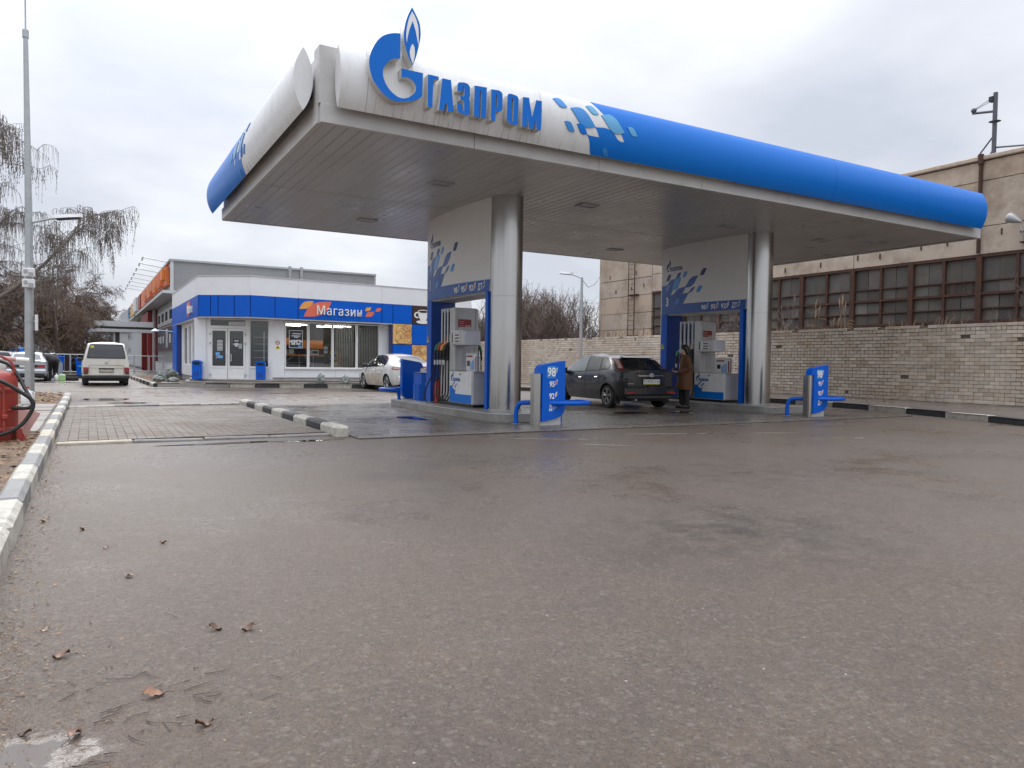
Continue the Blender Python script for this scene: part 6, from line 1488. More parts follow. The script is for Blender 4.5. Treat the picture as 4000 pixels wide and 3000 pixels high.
for sd in (-1, 1):
    m = MB(); f = c1.efn(); patch(m, rounded([(sd * .645, 1.05), (sd * .78, 1.03), (sd * .64, 1.34), (sd * .575, 1.345)], .03), f, grid=(.05, .06), thick=.012); lo = m.build('tail_light', 'lamp_red', T)
    m = MB(); patch(m, rounded([(sd * .672, 1.085), (sd * .752, 1.075), (sd * .64, 1.32), (sd * .592, 1.32)], .025), lambda a, b, d: f(a, b, d + .012), grid=(.05, .06), thick=.005); m.build('lamp_lens', 'lamp_clear', lo)
m = MB(); m.prism([(-1.60, 1.372), (-1.46, 1.412), (-1.44, 1.385), (-1.57, 1.355)], lambda a, b, d: (d, a, b), -.50, .50); m.build('rear_spoiler', 'paint_charcoal', T)
m = MB(); m.bev(-.40, .40, -2.215, -2.15, .865, .905, .012); tb = m.build('tailgate_trim', 'chrome', T)
m = MB(); m.lathe([(0, 0), (.055, 0), (.055, .012), (0, .012)], n=20); m.xf(Matrix.Translation((0, -2.21, .905)) @ Matrix.Rotation(R(90), 4, 'X') @ Matrix.Scale(1.5, 4, (1, 0, 0))); m.build('badge', 'steel', tb)
plate(T, c1, 0.02, .735, txt='К195ВС134')
m = MB(); m.bev(-.78, .78, -2.235, -2.10, .36, .60, .04); m.build('bumper', 'paint_charcoal', T); m = MB(); m.bev(-.70, .70, -2.22, -2.05, .27, .36, .02); m.build('bumper_skirt', 'plastic_dark', T)
m = MB(); f = c1.efn()
for sd in (-1, 1): m = MB(); m.prism([(sd * .50, .43), (sd * .76, .40), (sd * .76, .455), (sd * .46, .46)], lambda a, b, d: (a, d, b), -2.245, -2.2); m.build('fog_reflector', 'lamp_red', T)
tx = MB(); text(tx, 'FOCUS', .035, lambda a, b, d: (-.72 + a, -2.178, .66 + b), fit=.2); tx.build('model_lettering', 'chrome', T)
line_side(T, c1, 'door_seam', [(-.24, .96), (-.25, .6), (-.25, .24)]); line_side(T, c1, 'door_seam', [(-1.05, 1.0), (-1.0, .82), (-1.06, .62)]); line_side(T, c1, 'door_seam', [(1.0, .92), (1.02, .6), (.98, .24)]); line_side(T, c1, 'waist_line', [(1.6, .72), (.4, .77), (-1.5, .80)], 'black', .004)
m = MB(); m.tube([(-.60, -2.175, .62), (.60, -2.175, .62)], .005, 4); m.build('tailgate_seam', 'black', T); 
mirror_pair(T, c1, .92, .92, 'black'); handle_pair(T, c1, [(.0, .80), (-.90, .825)], 'chrome')
m = MB()
for sd in (-1, 1): m.box(sd * .66 - .1, sd * .66 + .1, -1.80, -1.785, .12, .36)
for sd in (-1, 1): MB().box(sd * .78 - .09, sd * .78 + .09, -1.80, -1.785, .12, .36).build('mud_flap', 'black_rubber', T)
for sd in (-1, 1):
    m = MB(); patch(m, rounded([(sd * .42, .66), (sd * .66, .66), (sd * .62, .80), (sd * .46, .76)], .03), c1.efn(False), grid=(.06, .05), thick=.01); m.build('headlight', 'lamp_clear', T)
MB().cyl((-.45, -2.18, .25), (-.45, -2.0, .25), .03, n=8).build('exhaust', 'galv', T)

# pale saloon by the shop kerb
T = thing('saloon_car', 'dusty white saloon car parked facing the shop', 'car', (8.0, 17.72, .0), R(0))
c2 = Car(4.84, 2.85, -1.42, .335,
    hw=[(-2.42, .72), (-2.32, .84), (-2.1, .90), (-1.4, .94), (0, .94), (1.4, .92), (2.0, .86), (2.3, .74), (2.42, .55)],
    belt=[(-2.42, .98), (-1.9, 1.02), (-.5, .98), (.9, .92), (1.3, .90), (2.0, .80), (2.42, .62)],
    top=[(-2.42, 1.02), (-2.25, 1.07), (-1.95, 1.12), (-1.45, 1.30), (-.95, 1.44), (-.3, 1.50), (.3, 1.47), (.75, 1.30), (1.35, 1.0), (1.8, .93), (2.2, .82), (2.42, .66)],
    hr=[(-2.42, .66), (-2.0, .70), (-1.5, .62), (-1.0, .62), (0, .64), (.6, .67), (1.3, .80), (2.42, .5)],
    sill=[(-2.42, .34), (-2.2, .27), (-1.2, .22), (1.4, .20), (2.1, .22), (2.42, .30)])
bo = car_common(T, c2, 'paint_beige', 5, .70)
side_windows(T, c2, [[(1.10, .96), (.36, 1.41), (-.14, 1.44), (-.20, .985)], [(-.25, .99), (-.19, 1.44), (-.72, 1.415), (-1.02, 1.30), (-1.22, 1.12), (-1.14, 1.015)]])
end_patch(T, c2, 'rear_window', [(-.62, 1.13), (.62, 1.13), (.52, 1.40), (-.52, 1.40)], 'van_glass', r=.08)
end_patch(T, c2, 'windscreen', [(-.68, 1.02), (.68, 1.02), (.57, 1.43), (-.57, 1.43)], 'car_glass', rear=False, r=.08)
for sd in (-1, 1):
    m = MB(); f = c2.sfn(sd); patch(m, rounded([(-2.40, .86), (-2.40, 1.0), (-2.1, .995), (-1.93, .91), (-2.0, .875)], .03), f, grid=(.06, .05), thick=.01); lo = m.build('tail_light', 'lamp_red', T)
    m = MB(); patch(m, rounded([(-2.39, .89), (-2.39, .965), (-2.12, .965), (-2.03, .91)], .02), lambda a, b, d, f=f: f(a, b, d + .01), grid=(.06, .05), thick=.004); m.build('lamp_lens', 'lamp_clear', lo)
    m = MB(); m.bev(sd * .45 - .27, sd * .45 + .27, -2.445, -2.40, .86, .985, .01); lo = m.build('tail_light', 'lamp_red', T); m = MB(); m.box(sd * .45 - .22, sd * .45 + .22, -2.45, -2.444, .89, .955); m.build('lamp_lens', 'lamp_clear', lo)
    # road dirt film along the doors
    m = MB(); patch(m, [(1.0, .30), (1.0, .66), (.2, .70), (-1.0, .74), (-1.0, .3)], f, grid=(.15, .08), thick=.002); m.build('dirt_film', 'paint_dirty', T)
m = MB(); m.bev(-.80, .80, -2.475, -2.35, .38, .64, .04); m.build('bumper', 'paint_beige', T); m = MB(); m.bev(-.70, .70, -2.48, -2.36, .43, .455, .005); m.build('bumper_vent', 'black', T)
m = MB(); m.bev(-.70, .70, -2.44, -2.30, .27, .38, .02); m.build('bumper_skirt', 'black', T)
line_side(T, c2, 'door_seam', [(-.22, .97), (-.23, .6), (-.22, .25)]); line_side(T, c2, 'door_seam', [(1.08, .92), (1.1, .6), (1.02, .25)]); line_side(T, c2, 'door_seam', [(-1.15, 1.0), (-1.06, .82), (-1.1, .66)])
mirror_pair(T, c2, .98, .95, 'plastic_dark'); handle_pair(T, c2, [(.05, .82), (-.92, .85)], 'chrome'); plate(T, c2, 0, .78, txt=None, yv=-2.42)
for sd in (-1, 1): MB().box(sd * .80 - .09, sd * .80 + .09, -1.83, -1.815, .12, .38).build('mud_flap', 'black_rubber', T)
for sd in (-1, 1):
    m = MB(); patch(m, rounded([(sd * .42, .66), (sd * .68, .66), (sd * .62, .80), (sd * .46, .77)], .03), c2.efn(False), grid=(.06, .05), thick=.01); m.build('headlight', 'lamp_clear', T)

# cream van
T = thing('van', 'cream passenger van seen from behind at the end of the ramp', 'van', (-2.38, 26.05, .0), R(1)); T.scale = (.94,) * 3
c3 = Car(4.8, 2.92, -1.48, .325,
    hw=[(-2.4, .86), (-2.3, .91), (-2.0, .92), (1.4, .92), (1.9, .88), (2.25, .78), (2.4, .62)],
    belt=[(-2.4, 1.06), (1.2, 1.06), (1.9, .98), (2.4, .76)],
    top=[(-2.4, 1.58), (-2.37, 1.74), (-2.30, 1.88), (-2.15, 1.93), (-1.0, 1.94), (.7, 1.92), (1.1, 1.80), (1.75, 1.12), (2.0, 1.02), (2.4, .80)],
    hr=[(-2.4, .70), (-2.1, .70), (0, .70), (1.0, .66), (1.7, .76), (2.4, .55)],
    sill=[(-2.4, .36), (-2.1, .30), (1.9, .28), (2.4, .34)], prof=[(0, .95), (.15, .985), (.5, 1.0), (.85, .99), (1.0, .97)], edge=.07)
car_common(T, c3, 'paint_cream', 6, .6, wdth=.215, rmat='dark')
y_r = -2.4
fn = lambda x, z, d: (x, y_r - d + max(0, (z - 1.6)) * .06, z)
m = MB(); patch(m, rounded([(-.76, 1.20), (.76, 1.20), (.64, 1.83), (-.64, 1.83)], .07), fn, grid=(.2, .1), thick=.012); rw_ = m.build('rear_window', 'black', T)
m = MB(); patch(m, rounded([(-.725, 1.235), (.725, 1.235), (.615, 1.80), (-.615, 1.80)], .06), lambda a, b, d: fn(a, b, d + .012), grid=(.2, .1), thick=.003); m.build('pane', 'van_glass', rw_)
m = MB(); patch(m, [(-.61, 1.66), (-.48, 1.66), (-.48, 1.77), (-.61, 1.77)], lambda a, b, d: fn(a, b, d + .016), thick=.003); m.build('sticker', 'yellow', rw_)
for sd in (-1, 1):
    m = MB(); m.bev(sd * .79 - .10, sd * .79 + .10, -2.425, -2.38, .64, .82, .012); lo = m.build('tail_light', 'lamp_red', T); m = MB(); m.box(sd * .79 - .10, sd * .79 + .10, -2.43, -2.37, .605, .63); m.build('lamp_trim', 'black', lo); m = MB(); m.bev(sd * .80 - .09, sd * .80 + .09, -2.42, -2.38, .50, .60, .012); m.build('lamp_lens', 'maroon_trim', lo)
m = MB(); m.box(-.66, .66, -2.412, -2.402, .905, .912); m.box(-.66, .66, -2.412, -2.402, .775, .781); m.box(-.672, -.664, -2.412, -2.402, .46, .91); m.box(.664, .672, -2.412, -2.402, .46, .91); stuff(m.build('tailgate_seams', 'dark', T))
m = MB(); m.bev(-.30, .30, -2.44, -2.40, .735, .775, .008); m.build('tailgate_grip', 'dark', T); plate(T, c3, 0, .665, mat='kerb_cream', yv=-2.40, h=.10)
m = MB(); m.lathe([(0, 0), (.07, 0), (.07, .015), (.055, .015), (.055, .006), (0, .006)], n=24); m.xf(Matrix.Translation((0, -2.40, 1.01)) @ Matrix.Rotation(R(90), 4, 'X')); bdg = m.build('badge', 'steel', T)
m = MB(); 
for pts in ([(-.045, .045), (-.018, -.05), (0, -.005), (.018, -.05), (.045, .045)], [(-.022, .055), (0, .01), (.022, .055)]): m.tube([(x, -2.412, 1.01 + z) for x, z in pts], .006, 4)
stuff(m.build('badge_strokes', 'chrome', bdg))
m = MB(); m.bev(-.90, .90, -2.50, -2.34, .30, .47, .04); m.build('bumper', 'plastic_dark', T); mirror_pair(T, c3, 1.45, 1.08, 'black')
m = MB(); m.bev(-.98, -.88, -2.0, -1.9, 1.55, 1.85, .01); 
side_windows(T, c3, [[(1.55, 1.14), (1.0, 1.75), (.55, 1.78), (.5, 1.13)], [(.42, 1.14), (.42, 1.78), (-.75, 1.80), (-.75, 1.14)], [(-.85, 1.14), (-.85, 1.80), (-2.05, 1.76), (-2.1, 1.14)]], 'van_glass')
end_patch(T, c3, 'windscreen', [(-.72, 1.2), (.72, 1.2), (.62, 1.78), (-.62, 1.78)], 'van_glass', rear=False, r=.08)
for sd in (-1, 1): MB().box(sd * .78 - .1, sd * .78 + .1, -1.95, -1.935, .1, .36).build('mud_flap', 'black_rubber', T)

# silver hatchback with its right door open
T = thing('silver_car', 'silver hatchback with its side door open and a man leaning in', 'car', (-5.48, 31.65, 0), R(0))
c4 = Car(4.17, 2.49, -1.30, .29,
    hw=[(-2.08, .74), (-2.0, .80), (-1.6, .835), (0, .84), (1.4, .82), (1.9, .76), (2.08, .6)],
    belt=[(-2.08, .93), (-1.5, .93), (0, .92), (1.0, .88), (1.6, .80), (2.08, .66)],
    top=[(-2.08, .96), (-1.9, 1.0), (-1.45, 1.30), (-1.2, 1.37), (-.3, 1.40), (.2, 1.37), (.6, 1.20), (1.05, .95), (1.6, .87), (2.08, .70)],
    hr=[(-2.08, .62), (-1.5, .56), (0, .58), (.6, .62), (1.1, .72), (2.08, .5)],
    sill=[(-2.08, .32), (-1.8, .24), (1.6, .20), (2.08, .28)])
car_common(T, c4, 'paint_silver', 5, .6, wdth=.17)
side_windows(T, c4, [[(.85, .94), (.15, 1.30), (-.15, 1.33), (-.2, .95)], [(-.25, .955), (-.2, 1.33), (-.85, 1.31), (-1.0, .96)], [(-1.05, .965), (-.9, 1.30), (-1.3, 1.22), (-1.4, 1.0)]], 'van_glass')
end_patch(T, c4, 'rear_window', [(-.58, 1.0), (.58, 1.0), (.48, 1.29), (-.48, 1.29)], 'van_glass', r=.06)
for sd in (-1, 1):
    m = MB(); m.bev(sd * .58 - .16, sd * .58 + .16, -2.10, -2.05, .64, .78, .01); m.build('tail_light', 'lamp_red', T)
m = MB(); m.bev(-.42, .42, -2.095, -2.05, .64, .78, .01); m.build('number_panel', 'plastic_dark', T); m = MB(); m.bev(-.78, .78, -2.15, -2.0, .36, .56, .04); m.build('bumper', 'paint_silver', T); m = MB(); m.bev(-.70, .70, -2.10, -2.0, .24, .36, .02); m.build('bumper_skirt', 'dark', T)
m = MB(); m.bev(-.62, .62, -2.10, -1.98, .985, 1.02, .01); m.build('spoiler', 'paint_silver', T); plate(T, c4, 0, .71, mat='plate_white', yv=-2.095)
# open front right door
d = MB(); out = rounded([(0, .26), (1.0, .24), (1.05, .60), (1.02, .88), (.0, .90)], .06); d.prism(out, lambda a, b, dd: (dd, a, b), 0, .07)
dr = d.build('open_door', 'dark', T); dr.location = (.80, -.20, 0); dr.rotation_euler = (0, 0, R(-28))
w = MB(); w.tube([(.035, .02, .9), (.035, .12, 1.30), (.035, .45, 1.32), (.035, .98, .9)], .025, 6); w.build('window_frame', 'paint_silver', dr); w = MB(); w.prism([(.05, .9), (.14, 1.28), (.44, 1.3), (.93, .9)], lambda a, b, dd: (dd, a, b), .03, .038); w.build('pane', 'window_glass', dr); w = MB(); w.prism(out, lambda a, b, dd: (dd, a, b), .071, .085); w.build('outer_skin', 'paint_silver', dr)

def far_car(loc, rz, label, paint, kind=0):
    T = thing('parked_car', label, 'car', loc, rz, 'cars parked far off under the trees')
    c = Car(4.3, 2.6, -1.35, .31,
        hw=[(-2.15, .72), (-2.0, .82), (0, .86), (1.7, .82), (2.15, .6)], belt=[(-2.15, .92), (0, .93), (1.2, .88), (2.15, .66)],
        top=[(-2.15, .95), (-1.9, 1.02), (-1.3, 1.38), (-.3, 1.45), (.3, 1.42), (1.1, .98), (2.15, .70)] if kind == 0 else [(-2.15, 1.2), (-2.05, 1.6), (-1.8, 1.72), (.2, 1.74), (1.0, 1.1), (2.15, .8)],
        hr=[(-2.15, .62), (0, .6), (1.1, .74), (2.15, .5)], sill=[(-2.15, .3), (0, .22), (2.15, .28)], n=30)
    car_common(T, c, paint, 5, .6, wdth=.18)
    side_windows(T, c, [[(.8, .97), (.2, 1.33), (-.15, 1.36), (-.2, .97)], [(-.25, .97), (-.2, 1.36), (-1.0, 1.33), (-1.3, .98)]])
    end_patch(T, c, 'rear_window', [(-.58, 1.0), (.58, 1.0), (.48, 1.34), (-.48, 1.34)], 'car_glass', r=.06)
    for sd in (-1, 1): MB().bev(sd * .6 - .13, sd * .6 + .13, -2.17, -2.1, .7, .82, .01).build('tail_light', 'lamp_red', T)
far_car((-7.6, 37.5, 0), R(80), 'white car parked broadside behind the silver hatchback', 'paint_beige')
far_car((-4.1, 52.0, 0), R(85), 'dark car parked under the brown trees beyond the blue bins', 'paint_charcoal', 1)
far_car((-10.5, 46.0, 0), R(60), 'silver car parked beyond the railing at the far left', 'paint_silver')
tk = thing('box_truck', 'small blue truck far off behind the lamp post', 'truck', (-8.3, 62, 0))
MB().bev(-.9, .9, -1.6, 1.6, .6, 1.5, .04).build('cargo_box', 'leaf_blue', tk); MB().bev(-.85, .85, 1.65, 3.0, .5, 1.9, .12).build('cab', 'leaf_blue', tk); MB().box(-.7, .7, 3.0, 3.02, 1.2, 1.75).build('windscreen', 'car_glass', tk)
for x in (-.75, .75):
    for y in (-.9, 2.3): MB().cyl((x - .1, y, .42), (x + .1, y, .42), .42, n=16).build('wheel', 'tyre', tk)

# ------------------------------------------------------------------ trees and plants
def _perp(d, rr):
    a = Vector((rr.uniform(-1, 1), rr.uniform(-1, 1), rr.uniform(-1, 1))); a = a - d * a.dot(d)
    return a.normalized() if a.length > 1e-4 else d.orthogonal().normalized()
def bare_tree(seed, h, levels=5, kids=(5, 6, 6, 6), spread=.75, droop=.0, up=.25, r0=.14, trunk_part=.35, ratio=.62, tr=.006, sides=(8, 6, 4, 3, 3, 3)):
    """returns (trunk MB, crown MB); crown is built of real tapered twigs"""
    rr = random.Random(seed); T = MB(); Cn = MB()
    def branch(p, d, L, r, lv):
        n = 5 if lv < 2 else 3 if lv < 4 else 2; pts = [p]; cur = p; dd = d
        for i in range(n):
            w = .18 if lv else .07
            dd = (dd + Vector((rr.uniform(-w, w), rr.uniform(-w, w), rr.uniform(-w, w))) + Vector((0, 0, up * .25 if lv and lv < levels - 1 else 0)) - Vector((0, 0, droop * (lv / levels) * .5))).normalized()
            cur = cur + dd * (L / n); pts.append(cur)
        re = r * (.35 if lv else .5); rs = [max(tr * .6, r + (re - r) * i / n) for i in range(n + 1)]
        (T if lv == 0 else Cn).tube(pts, rs, sides[min(lv, 5)], cap=False)
        if lv >= levels: return
        k = kids[min(lv, len(kids) - 1)]; k = max(2, int(k * rr.uniform(.75, 1.3)))
        for q in range(k):
            u = (trunk_part if lv == 0 else .18) + (1 - (trunk_part if lv == 0 else .18)) * (q + rr.random()) / k
            i = min(n - 1, int(u * n)); fpos = u * n - i; bp = pts[i].lerp(pts[i + 1], fpos); bd = (pts[i + 1] - pts[i]).normalized()
            sp = spread * rr.uniform(.7, 1.25); nd = (bd * math.cos(sp) + _perp(bd, rr) * math.sin(sp)).normalized()
            branch(bp, nd, L * ratio * rr.uniform(.7, 1.15) * (1.1 - .45 * u if lv == 0 else 1), max(tr, (r + (re - r) * u) * .55), lv + 1)
    branch(Vector((0, 0, -.1)), Vector((0, 0, 1)), h * .62, r0, 0)
    return T, Cn
_tm = {}
def tree_at(key, loc, rz, sc, label, cat='tree', group=None, bark='bark', tw='twigs_brown', name='bare_tree', **k):
    if (key, tw) not in _tm:
        T, Cn = bare_tree(**k) if key not in _tm else _tm[key]; _tm[key] = (T, Cn)
        _tm[key, tw] = (T.mesh('trunk', bark, 60, fix=False), Cn.mesh('crown', tw, fix=False))
    t = thing(name, label, cat, loc, rz, group); t.scale = (sc,) * 3
    mo('trunk', _tm[key, tw][0], t); mo('crown', _tm[key, tw][1], t); return t
KA = dict(seed=3, h=8.5, levels=5, kids=(13, 8, 6, 6, 4), spread=.75, up=.12, droop=.4, r0=.15, trunk_part=.2, ratio=.56, tr=.011)
KB = dict(seed=8, h=8.0, levels=5, kids=(12, 8, 6, 6, 4), spread=.85, up=.05, droop=.65, r0=.14, trunk_part=.18, ratio=.57, tr=.011)
gt = 'bare trees along the street behind the parked cars'
tree_at('A', (-4.6, 43, 0), .3, 1.0, 'bare brown tree with leaning trunk between the lamp post and the cream van', group=gt, tw='twigs_red', **KA)
tree_at('B', (-6.3, 46, 0), 1.3, 1.1, 'bare reddish tree directly behind the tall lamp post', group=gt, tw='twigs_red', **KB)
tree_at('A', (-3.9, 53, 0), 2.6, 1.1, 'bare brown tree farthest along the row behind the cream van', group=gt, tw='twigs_brown', **KA)
tree_at('B', (-3.5, 64, 0), 4.0, 1.1, 'pale bare tree at the far end of the row, left of the grey gantry', group=gt, tw='twigs_grey', **KB)
tree_at('B', (-9.2, 40, 0), 2.2, .85, 'bare tree behind the white car at the left edge', group=gt, tw='twigs_red', **KB)
tree_at('A', (-11.2, 46, 0), 5.0, .9, 'bare tree at the far left beyond the railing', group=gt, tw='twigs_brown', **KA)
tree_at('A', (-8.4, 58, 0), 1.0, .95, 'bare tree beside the distant green traffic light', group=gt, tw='twigs_brown', **KA)
tree_at('B', (-5.5, 78, 0), 3.0, 1.0, 'faint bare tree far down the street', group=gt, tw='twigs_grey', **KB)
tree_at('B', (-12.5, 70, 0), .7, 1.1, 'tall bare tree far off at the left edge', group=gt, tw='twigs_grey', **KB)
tree_at('B', (-4.3, 48, 0), 5.2, 1.05, 'dense reddish tree between the leaning tree and the farther brown ones', group=gt, tw='twigs_red', **KB)
tree_at('A', (-7.9, 43.5, 0), 3.4, 1.0, 'dense brown tree just left of the lamp post', group=gt, tw='twigs_brown', **KA)
tree_at('A', (17.3, 41, 0), .6, .93, 'bare tree top showing over the shop roof', tw='twigs_grey', **KA)
tree_at('B', (25.8, 44, 0), 2.0, .85, 'bare tree seen through the opening of the nearer portal', tw='twigs_brown', **KB)

# the big weeping birch that reaches in from the left
bt = thing('birch_tree', 'big weeping birch with hanging catkin twigs reaching in from the left edge', 'tree', (-8.3, 18.5, 0))
rr = random.Random(21); O_ = Vector((-8.3, 18.5, 0)); TB = MB(); CB = MB(); KT = MB()
def spl(cp, n=5):
    cp = [Vector(c) for c in cp]; o = []
    for i in range(len(cp) - 1):
        p0 = cp[max(i - 1, 0)]; p1 = cp[i]; p2 = cp[i + 1]; p3 = cp[min(i + 2, len(cp) - 1)]
        for j in range(n):
            u = j / n; o.append(.5 * ((2 * p1) + (-p0 + p2) * u + (2 * p0 - 5 * p1 + 4 * p2 - p3) * u * u + (-p0 + 3 * p1 - 3 * p2 + p3) * u ** 3))
    return o + [cp[-1]]
def taper(n, a, b): return [a + (b - a) * i / (n - 1) for i in range(n)]
def limb(mb, cp, a, b, s=6, n=5):
    p = spl([Vector(c) - O_ for c in cp], n); mb.tube(p, taper(len(p), a, b), s, cap=False); return p
def hang(p, L, cat=True):
    q = p.copy(); pts = [q.copy()]; d = Vector((rr.uniform(-.5, .5), rr.uniform(-.5, .5), rr.uniform(-.5, .1)))
    n = 4
    for i in range(n):
        d = (d * .6 + Vector((rr.uniform(-.15, .15), rr.uniform(-.15, .15), -.8))).normalized(); q = q + d * (L / n); pts.append(q.copy())
        if cat and rr.random() < .8:
            e = q + Vector((rr.uniform(-.04, .04), rr.uniform(-.04, .04), -rr.uniform(.04, .1))); KT.tube([q, q.lerp(e, .5), e], [.006, .012, .004], 3, cap=False)
    CB.tube(pts, taper(len(pts), .007, .003), 3, cap=False)
def arch(p, az, L, rise, fall, r=.022, dens=15, cat=True, hl=(.35, 1.0), fork=True):
    d = Vector((math.cos(az), math.sin(az), 0)); jt = lambda k: Vector((rr.uniform(-k, k), rr.uniform(-k, k), rr.uniform(-k, k)))
    cp = [p, p + d * L * .3 + Vector((0, 0, rise * .62)) + jt(.06 * L), p + d * L * .55 + Vector((0, 0, rise * .85)) + jt(.08 * L), p + d * L * .8 + Vector((0, 0, rise * .6)) + jt(.08 * L), p + d * L + Vector((0, 0, rise - fall)) + jt(.1 * L)]
    pts = spl(cp, 4); CB.tube(pts, taper(len(pts), r, .004), 4, cap=False)
    m = int(L * dens)
    for k in range(m):
        u = (k + rr.random()) / m * (len(pts) - 1.001); i = int(u); hang(pts[i].lerp(pts[i + 1], u - i), rr.uniform(*hl) ** 1.5 * (.4 + .6 * min(1, u / 8)), cat)
    if fork:
        for q in range(3):
            i = rr.randrange(3, len(pts) - 3); arch(pts[i], az + rr.choice((-1, 1)) * rr.uniform(.35, .9), L * rr.uniform(.3, .5), rise * .25, fall * .35, r * .5, dens, cat, (hl[0] * .7, hl[1] * .8), False)
    return pts
tp = limb(TB, [(-8.3, 18.5, -.1), (-8.1, 18.7, 1.2), (-7.1, 19.4, 2.3), (-5.64, 20.2, 3.25), (-4.6, 20.8, 4.3), (-3.94, 21.2, 5.15), (-3.45, 21.6, 5.9), (-3.2, 21.8, 6.6)], .13, .008, 9)
t2 = limb(TB, [(-8.1, 18.7, 1.2), (-7.7, 19.2, 3.4), (-7.0, 19.8, 5.6), (-6.5, 20.4, 7.6), (-6.1, 20.8, 9.3)], .12, .02, 8)
t3 = limb(TB, [(-7.1, 19.4, 2.3), (-6.8, 20.6, 4.0), (-6.3, 21.8, 5.4), (-5.6, 22.6, 6.4)], .09, .02, 6)
A0_ = [Vector(c) - O_ for c in [(-3.94, 21.2, 5.1), (-3.4, 21.7, 6.1), (-4.6, 20.8, 4.3), (-5.2, 20.5, 3.7), (-3.3, 21.7, 6.3), (-4.2, 21.0, 4.8), (-3.6, 21.5, 5.7)]]
# long arching right-hand branch full of catkins
arch(A0_[0], R(15), 2.0, 1.15, 1.2, .024, 28); arch(A0_[0], R(25), 1.7, 1.1, .85, .02, 22)
arch(A0_[1], R(10), 1.3, .75, .9, .02, 14); arch(A0_[2], R(8), 2.2, .9, 1.5, .022, 13, False); arch(A0_[3], R(5), 2.4, .7, 1.5, .022, 12, False)
arch(A0_[4], R(-10), 1.0, .5, .5, .015, 12); arch(A0_[4], R(120), 1.2, .7, .4, .02, 12)
for k in range(92):
    src = (tp, t2, t2, t3, t2, t3, t2, tp)[k % 8]; i = rr.randrange(len(src) // 3, len(src)); p = src[i]
    arch(p, rr.uniform(0, 6.28) if k % 3 else R(rr.uniform(-50, 60)), rr.uniform(.8, 2.3), rr.uniform(.25, .75), rr.uniform(.3, 1.1), .016, 15, k % 2 == 0, (.3, 1.1))
CB.merge(KT)
TB.build('trunk', 'bark_pale', bt, smooth=60, fix=False); CB.build('crown', 'twigs_birch', bt, fix=False)

# brush behind the brick wall
def shrub_mesh(seed, h, w, stems, shoots, tr=.008, lean=.35, curl=.25):
    rr = random.Random(seed); S_ = MB(); F_ = MB()
    for k in range(stems):
        a = rr.uniform(0, 6.28); rad = w * .35 * math.sqrt(rr.random()); p = Vector((rad * math.cos(a), rad * math.sin(a), -.1)); d = Vector((math.cos(a) * lean * rr.random(), math.sin(a) * lean * rr.random(), 1)).normalized()
        L = h * rr.uniform(.55, 1.0); n = 6; pts = [p]
        for i in range(n): d = (d + Vector((rr.uniform(-curl, curl), rr.uniform(-curl, curl), .1))).normalized(); p = p + d * (L / n); pts.append(p)
        S_.tube(pts, taper(n + 1, .035 * rr.uniform(.5, 1.2), .006), 4, cap=False)
        for q in range(shoots):
            u = rr.uniform(.12, .98) * n; i = min(n - 1, int(u)); b = pts[i].lerp(pts[i + 1], u - i); dd = (Vector((rr.uniform(-1, 1), rr.uniform(-1, 1), rr.uniform(.1, 1.3)))).normalized(); l = rr.uniform(.25, .95) * h * .2; pp = [b]
            for j in range(3): dd = (dd + Vector((rr.uniform(-.3, .3), rr.uniform(-.3, .3), .28))).normalized(); pp.append(pp[-1] + dd * (l / 3))
            F_.tube(pp, taper(4, tr * 1.3, tr * .5), 3, cap=False)
            for z_ in range(2):
                j = rr.randrange(1, 4); d3 = Vector((rr.uniform(-1, 1), rr.uniform(-1, 1), rr.uniform(-.2, 1.4))).normalized(); F_.tube([pp[j], pp[j] + d3 * l * .45], [tr * .8, tr * .4], 3, cap=False)
    return S_, F_
sh_v = []
for sd_, (h, w, st, so) in enumerate([(5.7, 3.6, 56, 44), (5.1, 3.4, 54, 44)]):
    S_, F_ = shrub_mesh(sd_ + 40, h, w, st, so, .010); sh_v.append((S_.mesh('stems', 'bark', fix=False), F_.mesh('crown', 'twigs_brown', fix=False)))
lab = ['tall dark brush right beside the factory corner', 'tall brush just left of the street lamp behind the wall', 'brush with reddish shoots in the gap behind the wall', 'brush right behind the nearer steel column', 'low brush at the foot of the lamp behind the wall', 'farther brush filling the gap behind the wall', 'pale brush in front of the factory gable', 'short brush close to the wall in front of the tall ones', 'short brush close to the wall by the nearer column', 'tallest brush in the middle of the gap behind the wall']
for k, (x, y, s_, v) in enumerate([(22.0, 27.6, 1.0, 0), (23.0, 30.5, 1.12, 1), (21.6, 31.5, 1.05, 0), (23.2, 35.5, 1.05, 1), (20.8, 27.6, .62, 1), (26.0, 36.0, 1.15, 0), (25.0, 28.8, 1.05, 1), (20.9, 29.6, .75, 0), (21.2, 34.0, .85, 1), (24.2, 33.2, 1.15, 0)]):
    t = thing('tall_shrub', lab[k], 'shrub', (x, y, 0), k * 1.7, 'bare brush behind the brick wall'); t.scale = (s_,) * 3; mo('stems', sh_v[v][0], t); mo('crown', sh_v[v][1], t)
